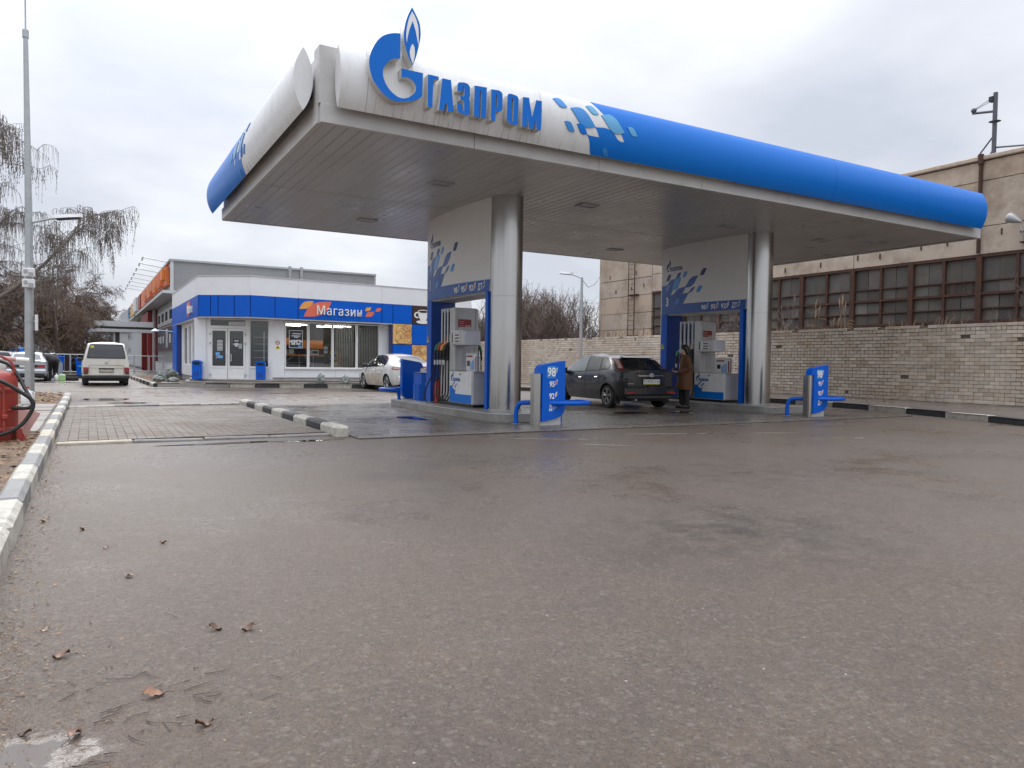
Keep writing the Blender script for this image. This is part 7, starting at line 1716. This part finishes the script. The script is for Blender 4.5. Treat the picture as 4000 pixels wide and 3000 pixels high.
# bushes and reeds in front of the factory windows
S_, F_ = shrub_mesh(77, 4.7, 3.2, 20, 26, .007, .7, .3); bm_ = (S_.mesh('stems', 'twigs_grey', fix=False), F_.mesh('crown', 'twigs_grey', fix=False))
for k, (x, y, s_, l) in enumerate([(22.6, 10.3, 1.0, 'leafless grey bush in front of the factory windows, right of the far column'), (22.2, 13.6, .9, 'leafless grey bush showing through the opening of the farther portal'), (22.6, -.35, 1.0, 'leafless bush at the right edge in front of the factory windows'), (22.5, 8.3, .72, 'smaller leafless bush beside the dry reeds')]):
    t = thing('bare_bush', l, 'bush', (x, y, 0), k * 2.1, 'leafless bushes in front of the factory'); t.scale = (s_,) * 3; mo('stems', bm_[0], t); mo('crown', bm_[1], t)
S_, F_ = shrub_mesh(78, 1.4, 3.4, 40, 9, .005, .5, .25); bm2 = (S_.mesh('stems', 'reed', fix=False), F_.mesh('crown', 'twigs_red', fix=False))
for k, (x, y, l) in enumerate([(20.6, 9.6, 'rust coloured dead weeds on the wall top right of the far column'), (20.6, 3.6, 'thin dead weeds above the wall in the middle of the factory windows'), (20.7, 19.5, 'dead weeds above the wall below the ladder'), (21.0, 32.5, 'dead weeds above the wall in front of the dark brush')]):
    t = thing('dead_weeds', l, 'weeds', (x + .85, y, 1.75), k * 1.1, 'dead weeds behind the brick wall'); mo('stems', bm2[0], t); mo('crown', bm2[1], t)
def reeds(loc, n, seed, label):
    rr = random.Random(seed); t = thing('reed_clump', label, 'reeds', loc, 0, 'dry reeds behind the brick wall')
    for k in range(n):
        x, y = rr.uniform(-.25, .25), rr.uniform(-.35, .35); h = rr.uniform(.7, 1.6); d = rr.uniform(-.12, .12)
        m = MB(); m.tube([(x, y, 0), (x, y + d * .3, h * .6), (x, y + d, h)], [.011, .009, .006], 4); m.tube([(x, y + d, h - .02), (x + .01, y + d * 1.2, h + .16), (x + .02, y + d * 1.6 - .03, h + .34)], [.010, .03, .006], 5)
        for q in range(3): z = h * rr.uniform(.2, .8); a = rr.choice((-1, 1)); m.add([(x, y, z), (x + .01, y + a * .22, z + .12), (x, y + a * .42, z + .02), (x + .015, y + a * .2, z + .08)], [(0, 1, 2, 3)])
        m.build('stem', 'reed', t)
reeds((20.6, 6.9, 2.0), 4, 1, 'clump of tall dry reeds with plumes, left of the first rusty window post'); reeds((20.6, 6.2, 2.0), 3, 2, 'clump of dry reeds to the right of the taller clump'); reeds((20.7, 5.9, 2.2), 2, 3, 'pair of thin reeds with dark plumes in front of the factory window')

# ground beyond: lawn, far road edge, hills and a distant block of flats
g = MB(); g.add([(-40, 35.75, .10), (-1.15, 35.85, .10), (-1.15, 44, .10), (-40, 44, .10)], [(0, 1, 2, 3)]); struct(g.build('lawn', 'verge_grass', fix=False))
g = MB(); g.add([(-40, 49, .06), (-1.3, 49, .06), (-1.3, 90, .06), (-40, 90, .06)], [(0, 1, 2, 3)]); struct(g.build('lawn', 'verge_grass', fix=False))
g = MB(); g.add([(19.5, -20, .05), (60, -20, .05), (60, 80, .05), (14.5, 80, .05), (19.46, 36, .05)], [(0, 1, 2, 3, 4)]); struct(g.build('waste_ground', 'soil_grey', fix=False))
hl = MB(); n = 60; vs = []
for i in range(n + 1):
    x = -420 + 14 * i; h = 24 + 9 * math.sin(i * .31) + 4 * math.sin(i * .9 + 1); vs += [(x, 560, -1), (x, 640, h), (x, 760, -1)]
fs = []
for i in range(n): fs += [(i * 3, i * 3 + 3, i * 3 + 4, i * 3 + 1), (i * 3 + 1, i * 3 + 4, i * 3 + 5, i * 3 + 2)]
hl.add(vs, fs); struct(hl.build('hills', 'hill', smooth=180, fix=False))
def flats(loc, w, h, d, label, fl=5, wn=8):
    F_ = thing('apartment_block', label, 'building', loc, 0, 'distant blocks of flats'); MB().box(0, w, 0, d, 0, h).build('wall', 'block_far', F_)
    for j in range(fl):
        for i in range(wn): MB().box((i + .25) * w / wn, (i + .75) * w / wn, -.1, .0, (j + .3) * h / fl, (j + .8) * h / fl).build('window', 'van_glass', F_)
    MB().box(-.3, w + .3, -.3, d, h, h + .4).build('roof', 'grey_metal', F_)
flats((-.6, 190, 0), 7, 8.5, 12, 'pale distant block of flats left of the grey gantry', 3, 5)
flats((-22, 150, 0), 13, 11, 12, 'distant block of flats behind the trees at the left edge', 4, 7)

# railings
def railing(p0, p1, label, h=1.1, bars=True, step=2.0):
    a = Vector(p0); b = Vector(p1); L = (b - a).length; ang = math.atan2(b.y - a.y, b.x - a.x); T = thing('railing', label, 'railing', (a.x, a.y, 0), ang, 'grey steel railings')
    n = max(1, round(L / step))
    for i in range(n + 1): MB().box(i * L / n - .04, i * L / n + .04, -.04, .04, .1, h + .05).build('post', 'galv', T)
    for z in (h, .30): MB().tube([(0, 0, z), (L, 0, z)], .025, 6).build('rail', 'galv', T)
    if bars:
        k = int(L / .32)
        for i in range(k): MB().cyl((.16 + i * .32, 0, .3), (.16 + i * .32, 0, h), .012, n=5).build('bar', 'galv', T)
railing((-8.5, 38), (-1.6, 38.4), 'grey steel railing behind the blue wheelie bins', 1.3)
railing((-1.3, 42), (1.25, 42.1), 'grey steel railing between the cream van and the shop', 1.27, False, 1.0)

# ------------------------------------------------------------------ people
def skin_body(name, verts, edges, radii, mat, parent, root=0, sub=2):
    me = bpy.data.meshes.new(name); me.from_pydata([Vector(v) for v in verts], edges, []); o = bpy.data.objects.new(name, me); COL.objects.link(o)
    sk = o.modifiers.new('s', 'SKIN'); sk.use_smooth_shade = True; sk.branch_smoothing = .3
    for i, r in enumerate(radii):
        rx, ry = r if isinstance(r, tuple) else (r, r); me.skin_vertices[0].data[i].radius = (rx, ry)
    me.skin_vertices[0].data[root].use_root = True
    o.modifiers.new('u', 'SUBSURF').levels = sub; o.modifiers['u'].render_levels = sub
    dg = bpy.context.evaluated_depsgraph_get(); dg.update(); m2 = bpy.data.meshes.new_from_object(o.evaluated_get(dg)); m2.name = name
    bpy.data.objects.remove(o); m2.materials.clear(); m2.materials.append(MATS[mat]); m2.polygons.foreach_set('use_smooth', [True] * len(m2.polygons))
    return mo(name, m2, parent)
def hand_chain(V, E_, Rr, wi, palm, fwd, side, curl, sc=1.0):
    """adds palm and five fingers after wrist index wi"""
    fwd = Vector(fwd).normalized(); side = Vector(side).normalized(); curl = Vector(curl).normalized(); p = Vector(V[wi])
    V.append(tuple(p + fwd * .055 * sc)); Rr.append((.034 * sc, .02 * sc)); E_.append((wi, len(V) - 1)); pi = len(V) - 1; pp = Vector(V[pi])
    for k, (o, L) in enumerate(((-.03, .06), (-.01, .072), (.011, .067), (.030, .052))):
        a = pp + side * o * sc + fwd * .035 * sc; b = a + (fwd * .8 + curl * .6).normalized() * L * .55 * sc; c = b + (fwd * .1 + curl).normalized() * L * .5 * sc
        i = len(V); V += [tuple(a), tuple(b), tuple(c)]; Rr += [.0095 * sc, .0085 * sc, .007 * sc]; E_ += [(pi, i), (i, i + 1), (i + 1, i + 2)]
    a = p + side * -.038 * sc + fwd * .03 * sc; b = a + (fwd + side * -.4 + curl * .4).normalized() * .04 * sc; i = len(V); V += [tuple(a), tuple(b)]; Rr += [.011 * sc, .009 * sc]; E_ += [(wi, i), (i, i + 1)]
def loft(name, rings, mat, parent, n=20, smooth=60, cap=True, fold=0.0, seed=0):
    """rings: (cx,cy,z,rx,ry)"""
    rr = random.Random(seed); ph = rr.uniform(0, 6); m = MB(); k = len(rings); vs = []
    for i, (cx, cy, z, rx, ry) in enumerate(rings):
        for j in range(n):
            a = 2 * PI * j / n; f = 1 + fold * (1 - i / k) * math.sin(5 * a + ph + i * .15); vs.append((cx + rx * f * math.cos(a), cy + ry * f * math.sin(a), z))
    fs = [(i * n + j, i * n + (j + 1) % n, (i + 1) * n + (j + 1) % n, (i + 1) * n + j) for i in range(k - 1) for j in range(n)]
    if cap: fs += [tuple(range(n - 1, -1, -1)), tuple((k - 1) * n + j for j in range(n))]
    m.add(vs, fs); return m.build(name, mat, parent, smooth=smooth)
# woman: faces +Y locally
wm = thing('person', 'woman in long brown coat and face mask looking down at her phone by the dispenser', 'person', (11.22, 4.12, .022), R(58))
V = [(0, 0, .92), (0, -.01, 1.10), (0, -.02, 1.28), (0, -.01, 1.42), (0, .03, 1.49), (0, .06, 1.56), (0, .075, 1.635)]
Rr = [(.15, .11), (.125, .10), (.15, .105), (.09, .07), (.05, .05), (.072, .085), (.07, .088)]
E_ = [(0, 1), (1, 2), (2, 3), (3, 4), (4, 5), (5, 6)]
def chain(a, pts, rs):
    for p, r in zip(pts, rs): V.append(p); Rr.append(r); E_.append((a, len(V) - 1)); a = len(V) - 1
    return a
for sd in (-1, 1):
    st_ = .05 * sd
    chain(0, [(sd * .09, .0 + st_ * .4, .84), (sd * .095, .02 + st_, .48), (sd * .095, st_, .10), (sd * .10, .10 + st_, .05)], [.085, .058, .038, .03])
    w_ = chain(2, [(sd * .19, -.02, 1.38), (sd * .235, -.06, 1.12), (sd * .14, .14, .99), (sd * .075, .24, 1.0)], [.06, .043, .034, .025])
    hand_chain(V, E_, Rr, w_, None, (-.3 * sd, 1, .15), (1, 0, .2), (-sd * .7, .1, .5))
skin_body('body', V, E_, Rr, 'skin', wm)
loft('coat', [(0, 0, .52, .275, .225), (0, 0, .55, .28, .23), (0, 0, .75, .255, .21), (0, -.01, .95, .235, .19), (0, -.015, 1.1, .215, .165), (0, -.02, 1.25, .225, .16), (0, -.02, 1.36, .215, .14), (0, -.01, 1.43, .14, .105), (0, .01, 1.475, .085, .085)], 'coat_brown', wm, 24, fold=.03, seed=2)
for sd in (-1, 1):
    m = MB(); m.tube(spl([(sd * .17, -.02, 1.38), (sd * .25, -.05, 1.22), (sd * .255, -.06, 1.10), (sd * .19, .06, 1.01), (sd * .10, .20, .99)], 4), taper(17, .085, .052), 12); m.build('sleeve', 'coat_brown', wm, smooth=60)
    st_ = .05 * sd; m = MB(); m.tube(spl([(sd * .09, st_ * .5, .80), (sd * .097, .02 + st_, .48), (sd * .097, st_, .09)], 4), taper(9, .105, .062), 12); m.build('trouser_leg', 'cloth_dark', wm, smooth=60)
    m = MB(); m.bev(sd * .10 - .045, sd * .10 + .045, st_ - .08, st_ + .18, .0, .09, .025); m.build('shoe', 'black', wm, smooth=50)
hr = MB(); rr = random.Random(5); vs = []; n = 18
rings = [(0, .035, 1.755, .03, .035), (0, .035, 1.74, .075, .085), (0, .02, 1.70, .10, .105), (0, -.005, 1.63, .108, .098), (0, -.035, 1.56, .105, .075), (0, -.07, 1.47, .11, .062), (0, -.09, 1.37, .115, .05), (0, -.10, 1.28, .09, .035), (0, -.10, 1.25, .03, .02)]
loft('hair', rings[::-1], 'hair', wm, 18, smooth=180)
m = MB(); vs = []
for i in range(5):
    for j in range(7): a = -1.15 + 2.3 * j / 6; z = 1.52 + i * .026; b = .006 * math.sin(PI * i / 4); vs.append((.083 * math.sin(a), .075 + (.095 + b) * math.cos(a) * (1 if abs(a) < 1.2 else .9), z))
m.add(vs, [(i * 7 + j, i * 7 + j + 1, (i + 1) * 7 + j + 1, (i + 1) * 7 + j) for i in range(4) for j in range(6)]); m.build('face_mask', 'mask_blue', wm, smooth=180)
for sd in (-1, 1): m = MB(); m.lathe([(0, -.008), (.011, -.004), (.011, .004), (0, .008)], (sd * .032, .158, 1.655), 8); m.build('eye', 'black', wm)
ph = thing('phone', 'red phone held by the woman in the brown coat', 'phone', (11.22, 4.12, .022), R(58)); m = MB(); m.bev(-.04, .04, .305, .318, .96, 1.11, .004); m.xf(Matrix.Rotation(R(-25), 4, 'X')); m.v = [(x, y - .40, z + .08) for x, y, z in m.v]
zc_ = sum(p[2] for p in m.v) / len(m.v); yc_ = sum(p[1] for p in m.v) / len(m.v); m.v = [(x, y - yc_ + .315, z - zc_ + 1.03) for x, y, z in m.v]; m.build('case', 'phone_red', ph)
# man leaning into the silver car: only legs, back and arms show
mn = thing('person', 'man in dark clothes bending into the open door of the silver car', 'person', (-4.50, 30.95, 0), R(18))
V = [(0, -.12, .90), (0, .10, 1.02), (0, .32, 1.06), (0, .50, 1.03), (0, .60, .99), (0, .70, .95)]; Rr = [(.16, .15), (.15, .14), (.17, .13), (.09, .08), (.055, .055), (.085, .1)]; E_ = [(0, 1), (1, 2), (2, 3), (3, 4), (4, 5)]
for sd in (-1, 1):
    chain(0, [(sd * .11, -.08, .80), (sd * .13, .02, .46), (sd * .13, -.06, .09), (sd * .14, .06, .05)], [.1, .065, .045, .035])
    w_ = chain(2, [(sd * .2, .42, 1.0), (sd * .24, .55, .78), (sd * .18, .68, .62)], [.06, .045, .03]); hand_chain(V, E_, Rr, w_, None, (-.1 * sd, .6, -.7), (1, 0, 0), (0, .3, -.8))
skin_body('body', V, E_, Rr, 'skin', mn)
for sd in (-1, 1):
    m = MB(); m.tube(spl([(sd * .09, -.14, .92), (sd * .12, -.06, .74), (sd * .135, .02, .46), (sd * .135, -.05, .07)], 4), taper(13, .155, .085), 12); m.build('trouser_leg', 'cloth_dark', mn, smooth=60)
    m = MB(); m.bev(sd * .14 - .05, sd * .14 + .05, -.14, .16, 0, .10, .03); m.build('shoe', 'black', mn)
    m = MB(); m.tube(spl([(sd * .17, .38, 1.05), (sd * .25, .52, .84), (sd * .19, .66, .66)], 4), taper(9, .085, .055), 10); m.build('sleeve', 'cloth_dark', mn, smooth=60)
m = MB(); m.tube(spl([(0, -.24, .86), (0, -.06, 1.0), (0, .18, 1.08), (0, .40, 1.07), (0, .52, 1.02)], 4), [.13, .17, .195, .2, .205, .21, .215, .215, .215, .21, .205, .20, .19, .17, .14, .12, .09], 14); m.build('jacket', 'cloth_dark', mn, smooth=60)
m = MB(); m.lathe([(0, -.11), (.08, -.08), (.1, 0), (.08, .08), (0, .11)], (0, .70, .97), 12); m.build('hair', 'hair', mn, smooth=180)

# ------------------------------------------------------------------ red air machine at the left kerb
mc = thing('compressor_tank', 'red cylindrical service machine with a black hose at the left edge', 'machine', (-4.02, .42, .13))
MB().lathe([(.0, .0), (.23, .0), (.25, .03), (.25, .70), (.24, .80), (.19, .86), (.10, .89), (.0, .90)], n=28).build('tank', 'machine_red', mc, smooth=40)
for z in (.12, .62): MB().lathe([(.251, z), (.265, z + .01), (.265, z + .045), (.251, z + .055)], n=28).build('band', 'machine_red', mc)
m = MB(); m.box(-.02, .02, -.268, -.245, .10, .72); m.box(.10, .13, -.245, -.225, .10, .72); stuff(m.build('seam_strips', 'machine_red', mc))
m = MB(); m.bev(-.16, .02, -.30, -.24, .30, .38, .01); m.bev(.09, .16, -.27, -.21, .28, .34, .01); stuff(m.build('latches', 'machine_red', mc))
MB().tube([(.12, -.2, .38), (.2, -.2, .40), (.245, -.1, .44)], .014, 6).build('handle', 'machine_red', mc)
MB().lathe([(0, .88), (.06, .885), (.07, .91), (.0, .93)], (-.05, 0, 0), 12).build('valve', 'machine_red', mc)
MB().tube(spl([(-.10, -.05, .86), (-.12, -.1, 1.05), (.0, -.1, 1.09), (.16, -.1, 1.02), (.215, -.1, .9), (.16, -.1, .76)], 5), .016, 8).build('lifting_arc', 'machine_red', mc)
m = MB(); m.bev(.24, .30, -.20, -.10, -.0, .16, .01); m.build('foot', 'machine_red', mc); m = MB(); m.prism([(.22, .12), (.27, .16), (.36, .0), (.30, -.02)], lambda a, b, d: (a, d, b), -.16, -.10); m.build('foot', 'machine_red', mc)
MB().lathe([(.22, -.06), (.24, -.06), (.24, .0), (.22, .0)], n=24).build('skirt', 'machine_red', mc)
hs = MB(); cp = [(-.25, -.30, .84), (-.05, -.32, .83), (.12, -.32, .77), (.28, -.33, .68), (.41, -.33, .58), (.44, -.33, .50), (.37, -.33, .46), (.33, -.33, .50)]
m = MB(); m.tube(spl([(-.5, -.33, .85), (-.15, -.33, .84), (.10, -.33, .76), (.28, -.33, .64), (.40, -.33, .54), (.43, -.33, .45), (.38, -.33, .32), (.28, -.33, .19), (.10, -.33, .10), (-.15, -.33, .07), (-.5, -.33, .10)], 6), .024, 10); m.build('hose', 'black_rubber', mc, smooth=60)
m = MB(); m.tube(spl([(-.15, .1, 1.02), (.0, .08, 1.02), (.14, .05, .97), (.24, .0, .84), (.33, -.1, .66), (.40, -.2, .52), (.42, -.28, .46), (.36, -.3, .42), (.2, -.2, .42)], 6), .023, 10); m.build('hose', 'black_rubber', mc, smooth=60)
pl_ = thing('folded_stand', 'faded pink metal plates leaning behind the red machine', 'stand', (-3.86, .95, .14))
for k, (x, y, rz, tl) in enumerate([(0, 0, .4, .35), (.06, .08, .1, .5), (.02, .16, .7, .2)]):
    m = MB(); m.bev(-.08, .08, -.012, .012, 0, .36, .005); m.xf(Matrix.Translation((x, y, 0)) @ Matrix.Rotation(rz, 4, 'Z') @ Matrix.Rotation(tl, 4, 'Y')); m.build('plate', 'pale_red', pl_)
bp_ = thing('barrier_pole', 'red and white striped pole above the red machine', 'barrier', (-4.6, 1.25, 1.12))
for k in range(6): MB().cyl((k * .15, 0, .10 - k * .012), ((k + 1) * .15, 0, .10 - (k + 1) * .012), .032, n=10).build('stripe', 'letter_white' if k % 2 else 'pale_red', bp_)
MB().tube([(.05, .0, -1.0), (.05, 0, .1)], .03, 8).build('support', 'machine_red', bp_); MB().tube([(.38, .02, .05), (.42, .05, .3), (.45, .05, .38)], .014, 6).build('hook', 'machine_red', bp_)

# ------------------------------------------------------------------ small things
def jug(loc, col, label, cap='red', s=1.0, nm='plastic_jug', cat='jug'):
    t = thing(nm, label, cat, loc); t.scale = (s,) * 3
    MB().lathe([(0, 0), (.09, 0), (.10, .02), (.10, .18), (.07, .24), (.03, .27), (.03, .30)], n=14).build('bottle', col, t, smooth=40); MB().cyl((0, 0, .30), (0, 0, .335), .034, n=10).build('cap', cap, t); MB().tube([(.06, 0, .25), (.12, 0, .22), (.11, 0, .13), (.09, 0, .10)], .012, 5).build('handle', col, t)
jug((-4.13, 7.9, .16), 'dispenser_white', 'white plastic bottle with red cap on the slab path behind the red machine', s=1.15)
jug((-4.33, 30.6, 0), 'letter_white', 'white plastic jug on the road behind the silver car', 'white', 1.1)
t = thing('canister', 'pale green canister on the road next to the white jug', 'canister', (-4.10, 30.6, 0)); MB().bev(-.15, .15, -.09, .09, 0, .30, .025).build('can', 'lime', t); MB().box(-.10, .10, -.02, .02, .30, .335).build('handle', 'letter_white', t)
t = thing('loose_wheel', 'wheel lying flat on the road by the silver car', 'wheel', (-3.72, 31.0, 0)); MB().lathe([(.18, .02), (.29, .0), (.31, .03), (.31, .15), (.29, .18), (.18, .16)], n=24).build('tyre', 'tyre', t); MB().lathe([(.0, .10), (.06, .13), (.16, .12), (.19, .155), (.17, .10)], n=20).build('rim', 'rim', t)
def wheelie(loc, rz, label):
    t = thing('wheelie_bin', label, 'bin', loc, rz, 'blue wheelie bins in front of the railing')
    m = MB(); vs = [(-.24, -.24, .08), (.24, -.24, .08), (.24, .24, .08), (-.24, .24, .08), (-.31, -.32, 1.0), (.31, -.32, 1.0), (.31, .32, 1.0), (-.31, .32, 1.0)]; m.add(vs, [(0, 1, 2, 3), (4, 5, 6, 7), (0, 1, 5, 4), (1, 2, 6, 5), (2, 3, 7, 6), (3, 0, 4, 7)]); b = m.build('tub', 'blue_panel', t)
    MB().bev(-.34, .34, -.36, .34, 1.0, 1.07, .02).build('lid', 'blue_panel', t); MB().tube([(-.3, .37, 1.03), (.3, .37, 1.03)], .02, 6).build('handle', 'blue_dark', t)
    for x in (-.24, .24): MB().cyl((x - .03, .24, .1), (x + .03, .24, .1), .1, n=14).build('wheel', 'tyre', t)
    MB().box(-.16, .16, -.325, -.305, .58, .66).build('print', 'leaf_cyan', t)
wheelie((-4.5, 37.0, .12), R(8), 'blue wheelie bin behind the open car door'); wheelie((-3.30, 37.0, .02), R(-4), 'blue wheelie bin partly hidden by the cream van')
from mathutils import noise as MN
def wrapped(loc, r, h, seed, label, grp):
    t = thing('wrapped_shrub', label, 'shrub', loc, seed * 1.3, grp); b = bmesh.new(); bmesh.ops.create_icosphere(b, subdivisions=3, radius=1.0)
    for v in b.verts:
        c = v.co; n1 = MN.noise((c.x * 1.7 + seed * 7, c.y * 1.7, c.z * 1.7)); n2 = MN.noise((c.x * 5 + seed * 3, c.y * 5, c.z * 5)); k = 1 + .42 * n1 + .34 * abs(n2); z = c.z
        w = 1 - .35 * max(0, z) ** 1.5 + (.25 if z > .8 else 0); v.co = Vector((c.x * r * k * w, c.y * r * k * w, (z * .5 + .5) * h * (1 + .25 * n1)))
    me = bpy.data.meshes.new('wrapping'); b.to_mesh(me); b.free(); me.materials.append(MATS['wrap']); mo('wrapping', me, t); MB().tube([(0, 0, 0), (.02, .01, h * .6), (.05, .03, h * 1.15)], [.02, .015, .006], 5).build('stem', 'bark', t)
    MB().tube([(r * .8 * math.cos(a * .5), r * .8 * math.sin(a * .5), h * .35) for a in range(13)], .012, 4, closed=True).build('tie', 'twig', t)
gw = 'shrubs wrapped in grey-green plastic'
wrapped((5.72, 20.65, .13), .17, .46, 1, 'plastic wrapped shrub on the terrace, left of the pair under the shop window', gw); wrapped((6.72, 20.35, .13), .17, .40, 2, 'plastic wrapped shrub on the terrace nearer the saloon car', gw)
for k, (x, y, r, h, l) in enumerate([(-.15, 25.6, .24, .46, 'tallest plastic wrapped shrub in the bed left of the shop'), (.35, 26.8, .27, .55, 'plastic wrapped shrub nearest the shop wall in the side bed'), (-.35, 24.4, .22, .28, 'low crumpled wrapped shrub at the front of the side bed'), (.2, 24.2, .24, .22, 'flattened wrapped shrub beside the terrace step')]): wrapped((x, y, .13), r, h, k + 3, l, gw)
tl = thing('traffic_light', 'traffic light showing green far off at the left edge', 'traffic light', (-9.6, 69, 0)); MB().cyl((0, 0, 0), (0, 0, 2.6), .07, n=8).build('pole', 'galv', tl); MB().bev(-.2, .2, -.14, .14, 1.4, 2.5, .03).build('housing', 'black', tl)
MB().cyl((0, -.15, 1.68), (0, -.17, 1.68), .15, n=14).build('green_lamp', 'green_light', tl); MB().cyl((0, -.15, 2.25), (0, -.17, 2.25), .13, n=14).build('red_lamp', 'maroon', tl)
rs = thing('road_sign', 'small white road sign far off left of the lamp post', 'sign', (-8.3, 59, 0)); MB().cyl((0, 0, 0), (0, 0, 2.1), .04, n=8).build('pole', 'galv', rs); MB().box(-.45, .45, -.05, .0, 1.7, 2.1).build('panel', 'paper', rs)
dl = thing('shop_sign_lamp', 'small white lamp on an arm at the shop corner', 'lamp', (1.0, 33.0, 2.62)); MB().tube([(.0, 0, 0), (-.8, -.3, .05)], .025, 6).build('arm', 'letter_white', dl); m = MB(); m.lathe([(.04, .12), (.2, .0), (.18, -.03), (0, -.03)], (-.9, -.33, 0), 14); m.build('shade', 'letter_white', dl)

# ------------------------------------------------------------------ leaves, twigs and stones on the ground
lfm = []
for sd_ in range(5):
    rr = random.Random(sd_ + 90); m = MB(); L = .085; n = 6; vs = []
    for i in range(n + 1):
        u = i / n; w = L * .30 * math.sin(PI * min(1, u * 1.02)) ** .8 * rr.uniform(.8, 1.15); z = .012 * math.sin(u * 5 + sd_) + .006; x = L * (u - .5)
        vs += [(x, -w, z + rr.uniform(.004, .022)), (x, 0, z), (x, w, z + rr.uniform(.004, .022))]
    m.add(vs, [(i * 3 + j, i * 3 + j + 1, i * 3 + j + 4, i * 3 + j + 3) for i in range(n) for j in (0, 1)]); m.tube([(-L / 2, 0, .008), (-L * .75, .004, .012), (-L * .95, .012, .01)], .0018, 4)
    lfm.append((m.mesh('fallen_leaf', 'leaf_brown', 180, fix=False), m.mesh('fallen_leaf', 'leaf_pale', 180, fix=False)))
def px_ground(u, v, z=0.0):
    d = _f + _rt * ((u - 2000) / 2865) - _up * ((v - 1500) / 2865); t = (z - CAMP.z) / d.z; p = CAMP + d * t; return p.x, p.y
LEAF = [(-3.08, -7.53, 0, 1, 1.0, 'curled dark brown leaf lying apart on the asphalt near the puddle'), (-3.02, -8.27, 0, 0, 1.0, 'large brown leaf at the edge of the corner puddle'), (-3.02, -5.05, 1, 3, .9, 'pale leaf on the asphalt close to the left kerb'), (-3.27, -4.64, 1, 2, .9, 'pale oval leaf right against the left kerb'), (-2.79, -6.43, 1, 4, .8, 'orange brown leaf alone on the open asphalt'), (-2.49, -7.49, 0, 1, .9, 'dark leaf flattened on the asphalt left of its twin'), (-2.36, -7.56, 0, 2, .9, 'reddish leaf flattened on the asphalt right of its twin'), (-3.15, -7.16, 1, 3, .55, 'small pale leaf on muddy asphalt at the left edge'), (-2.78, -8.08, 0, 4, 1.1, 'brown leaf caught among twigs in the mud'), (-2.56, -5.70, 0, 2, .7, 'small rust coloured leaf on the asphalt beyond the others'), (-3.16, -8.19, 0, 1, .6, 'reddish leaf floating in the corner puddle'), (-2.65, -8.39, 0, 3, .9, 'dark torn leaf on the asphalt right of the twigs'), (-2.89, -5.69, 0, 0, .6, 'small orange leaf between the kerb and the open asphalt')]
for k, (x, y, pale, v, s_, l) in enumerate(LEAF):
    o = mo('fallen_leaf', lfm[v][int(pale)], None, (x, y, .003), (rnd.uniform(-.2, .2), rnd.uniform(-.2, .2), rnd.uniform(0, 6.28))); o.scale = (s_ * .78,) * 3; tag(o, l, 'leaf', 'fallen leaves on the wet asphalt')
# fine litter: too many bits to count
lit = MB(); rr = random.Random(33)
def bit(x, y, z, s, flat=True):
    a = rr.uniform(0, 6.28); c, s_ = math.cos(a), math.sin(a); w = s * rr.uniform(.25, .55); t = rr.uniform(-.3, .3) * s
    pts = [(-s, 0, 0), (0, -w, t), (s, 0, rr.uniform(0, .4) * s), (0, w, -t * .3 + .25 * s)]
    lit.add([(x + c * p[0] - s_ * p[1], y + s_ * p[0] + c * p[1], z + .004 + p[2] + .2 * s) for p in pts], [(0, 1, 2, 3)])
for k in range(2600):
    u = rr.random(); y = -11.5 + 13.0 * rr.random(); bit(-3.58 - rr.random() ** 1.3 * 2.2, y, .14, rr.uniform(.012, .045))
for k in range(900): bit(-3.6 - rr.random() * 2.5, 8.4 + rr.random() * 5.5, .15, rr.uniform(.015, .06))
for k in range(1100): d = abs(rr.gauss(0, .10)); bit(-3.385 + d, -8.8 + 9.5 * rr.random(), 0, rr.uniform(.004, .014))
for k in range(160): bit(-3.38 + abs(rr.gauss(0, .35)), -8.6 + 2.2 * rr.random(), 0, rr.uniform(.003, .010))
for k in range(900): bit(-3.34 + abs(rr.gauss(0, .14)), -8.5 + 1.5 * rr.random(), 0, rr.uniform(.002, .008))
for k in range(500): bit(17 + 2 * rr.random(), -4 + 16 * rr.random(), .16, rr.uniform(.015, .05))
for k in range(350): bit(-.7 + 1.4 * rr.random(), 23 + 9 * rr.random(), .16, rr.uniform(.02, .07))
stuff(lit.build('leaf_litter', 'litter', fix=False))
tw = MB()
for k in range(55):
    x = -3.05 + abs(rr.gauss(0, .33)); y = -8.5 + abs(rr.gauss(0, .42)); L = rr.uniform(.02, .10); a = rr.uniform(0, 6.28)
    p = Vector((x, y, .006)); pts = [p]
    for i in range(4): a += rr.uniform(-.35, .35); p = p + Vector((math.cos(a), math.sin(a), rr.uniform(-.02, .03))) * (L / 4); pts.append(Vector((p.x, p.y, max(.003, p.z))))
    tw.tube(pts, taper(5, rr.uniform(.0012, .0026), .0008), 4)
stuff(tw.build('twig_litter', 'twig', fix=False))
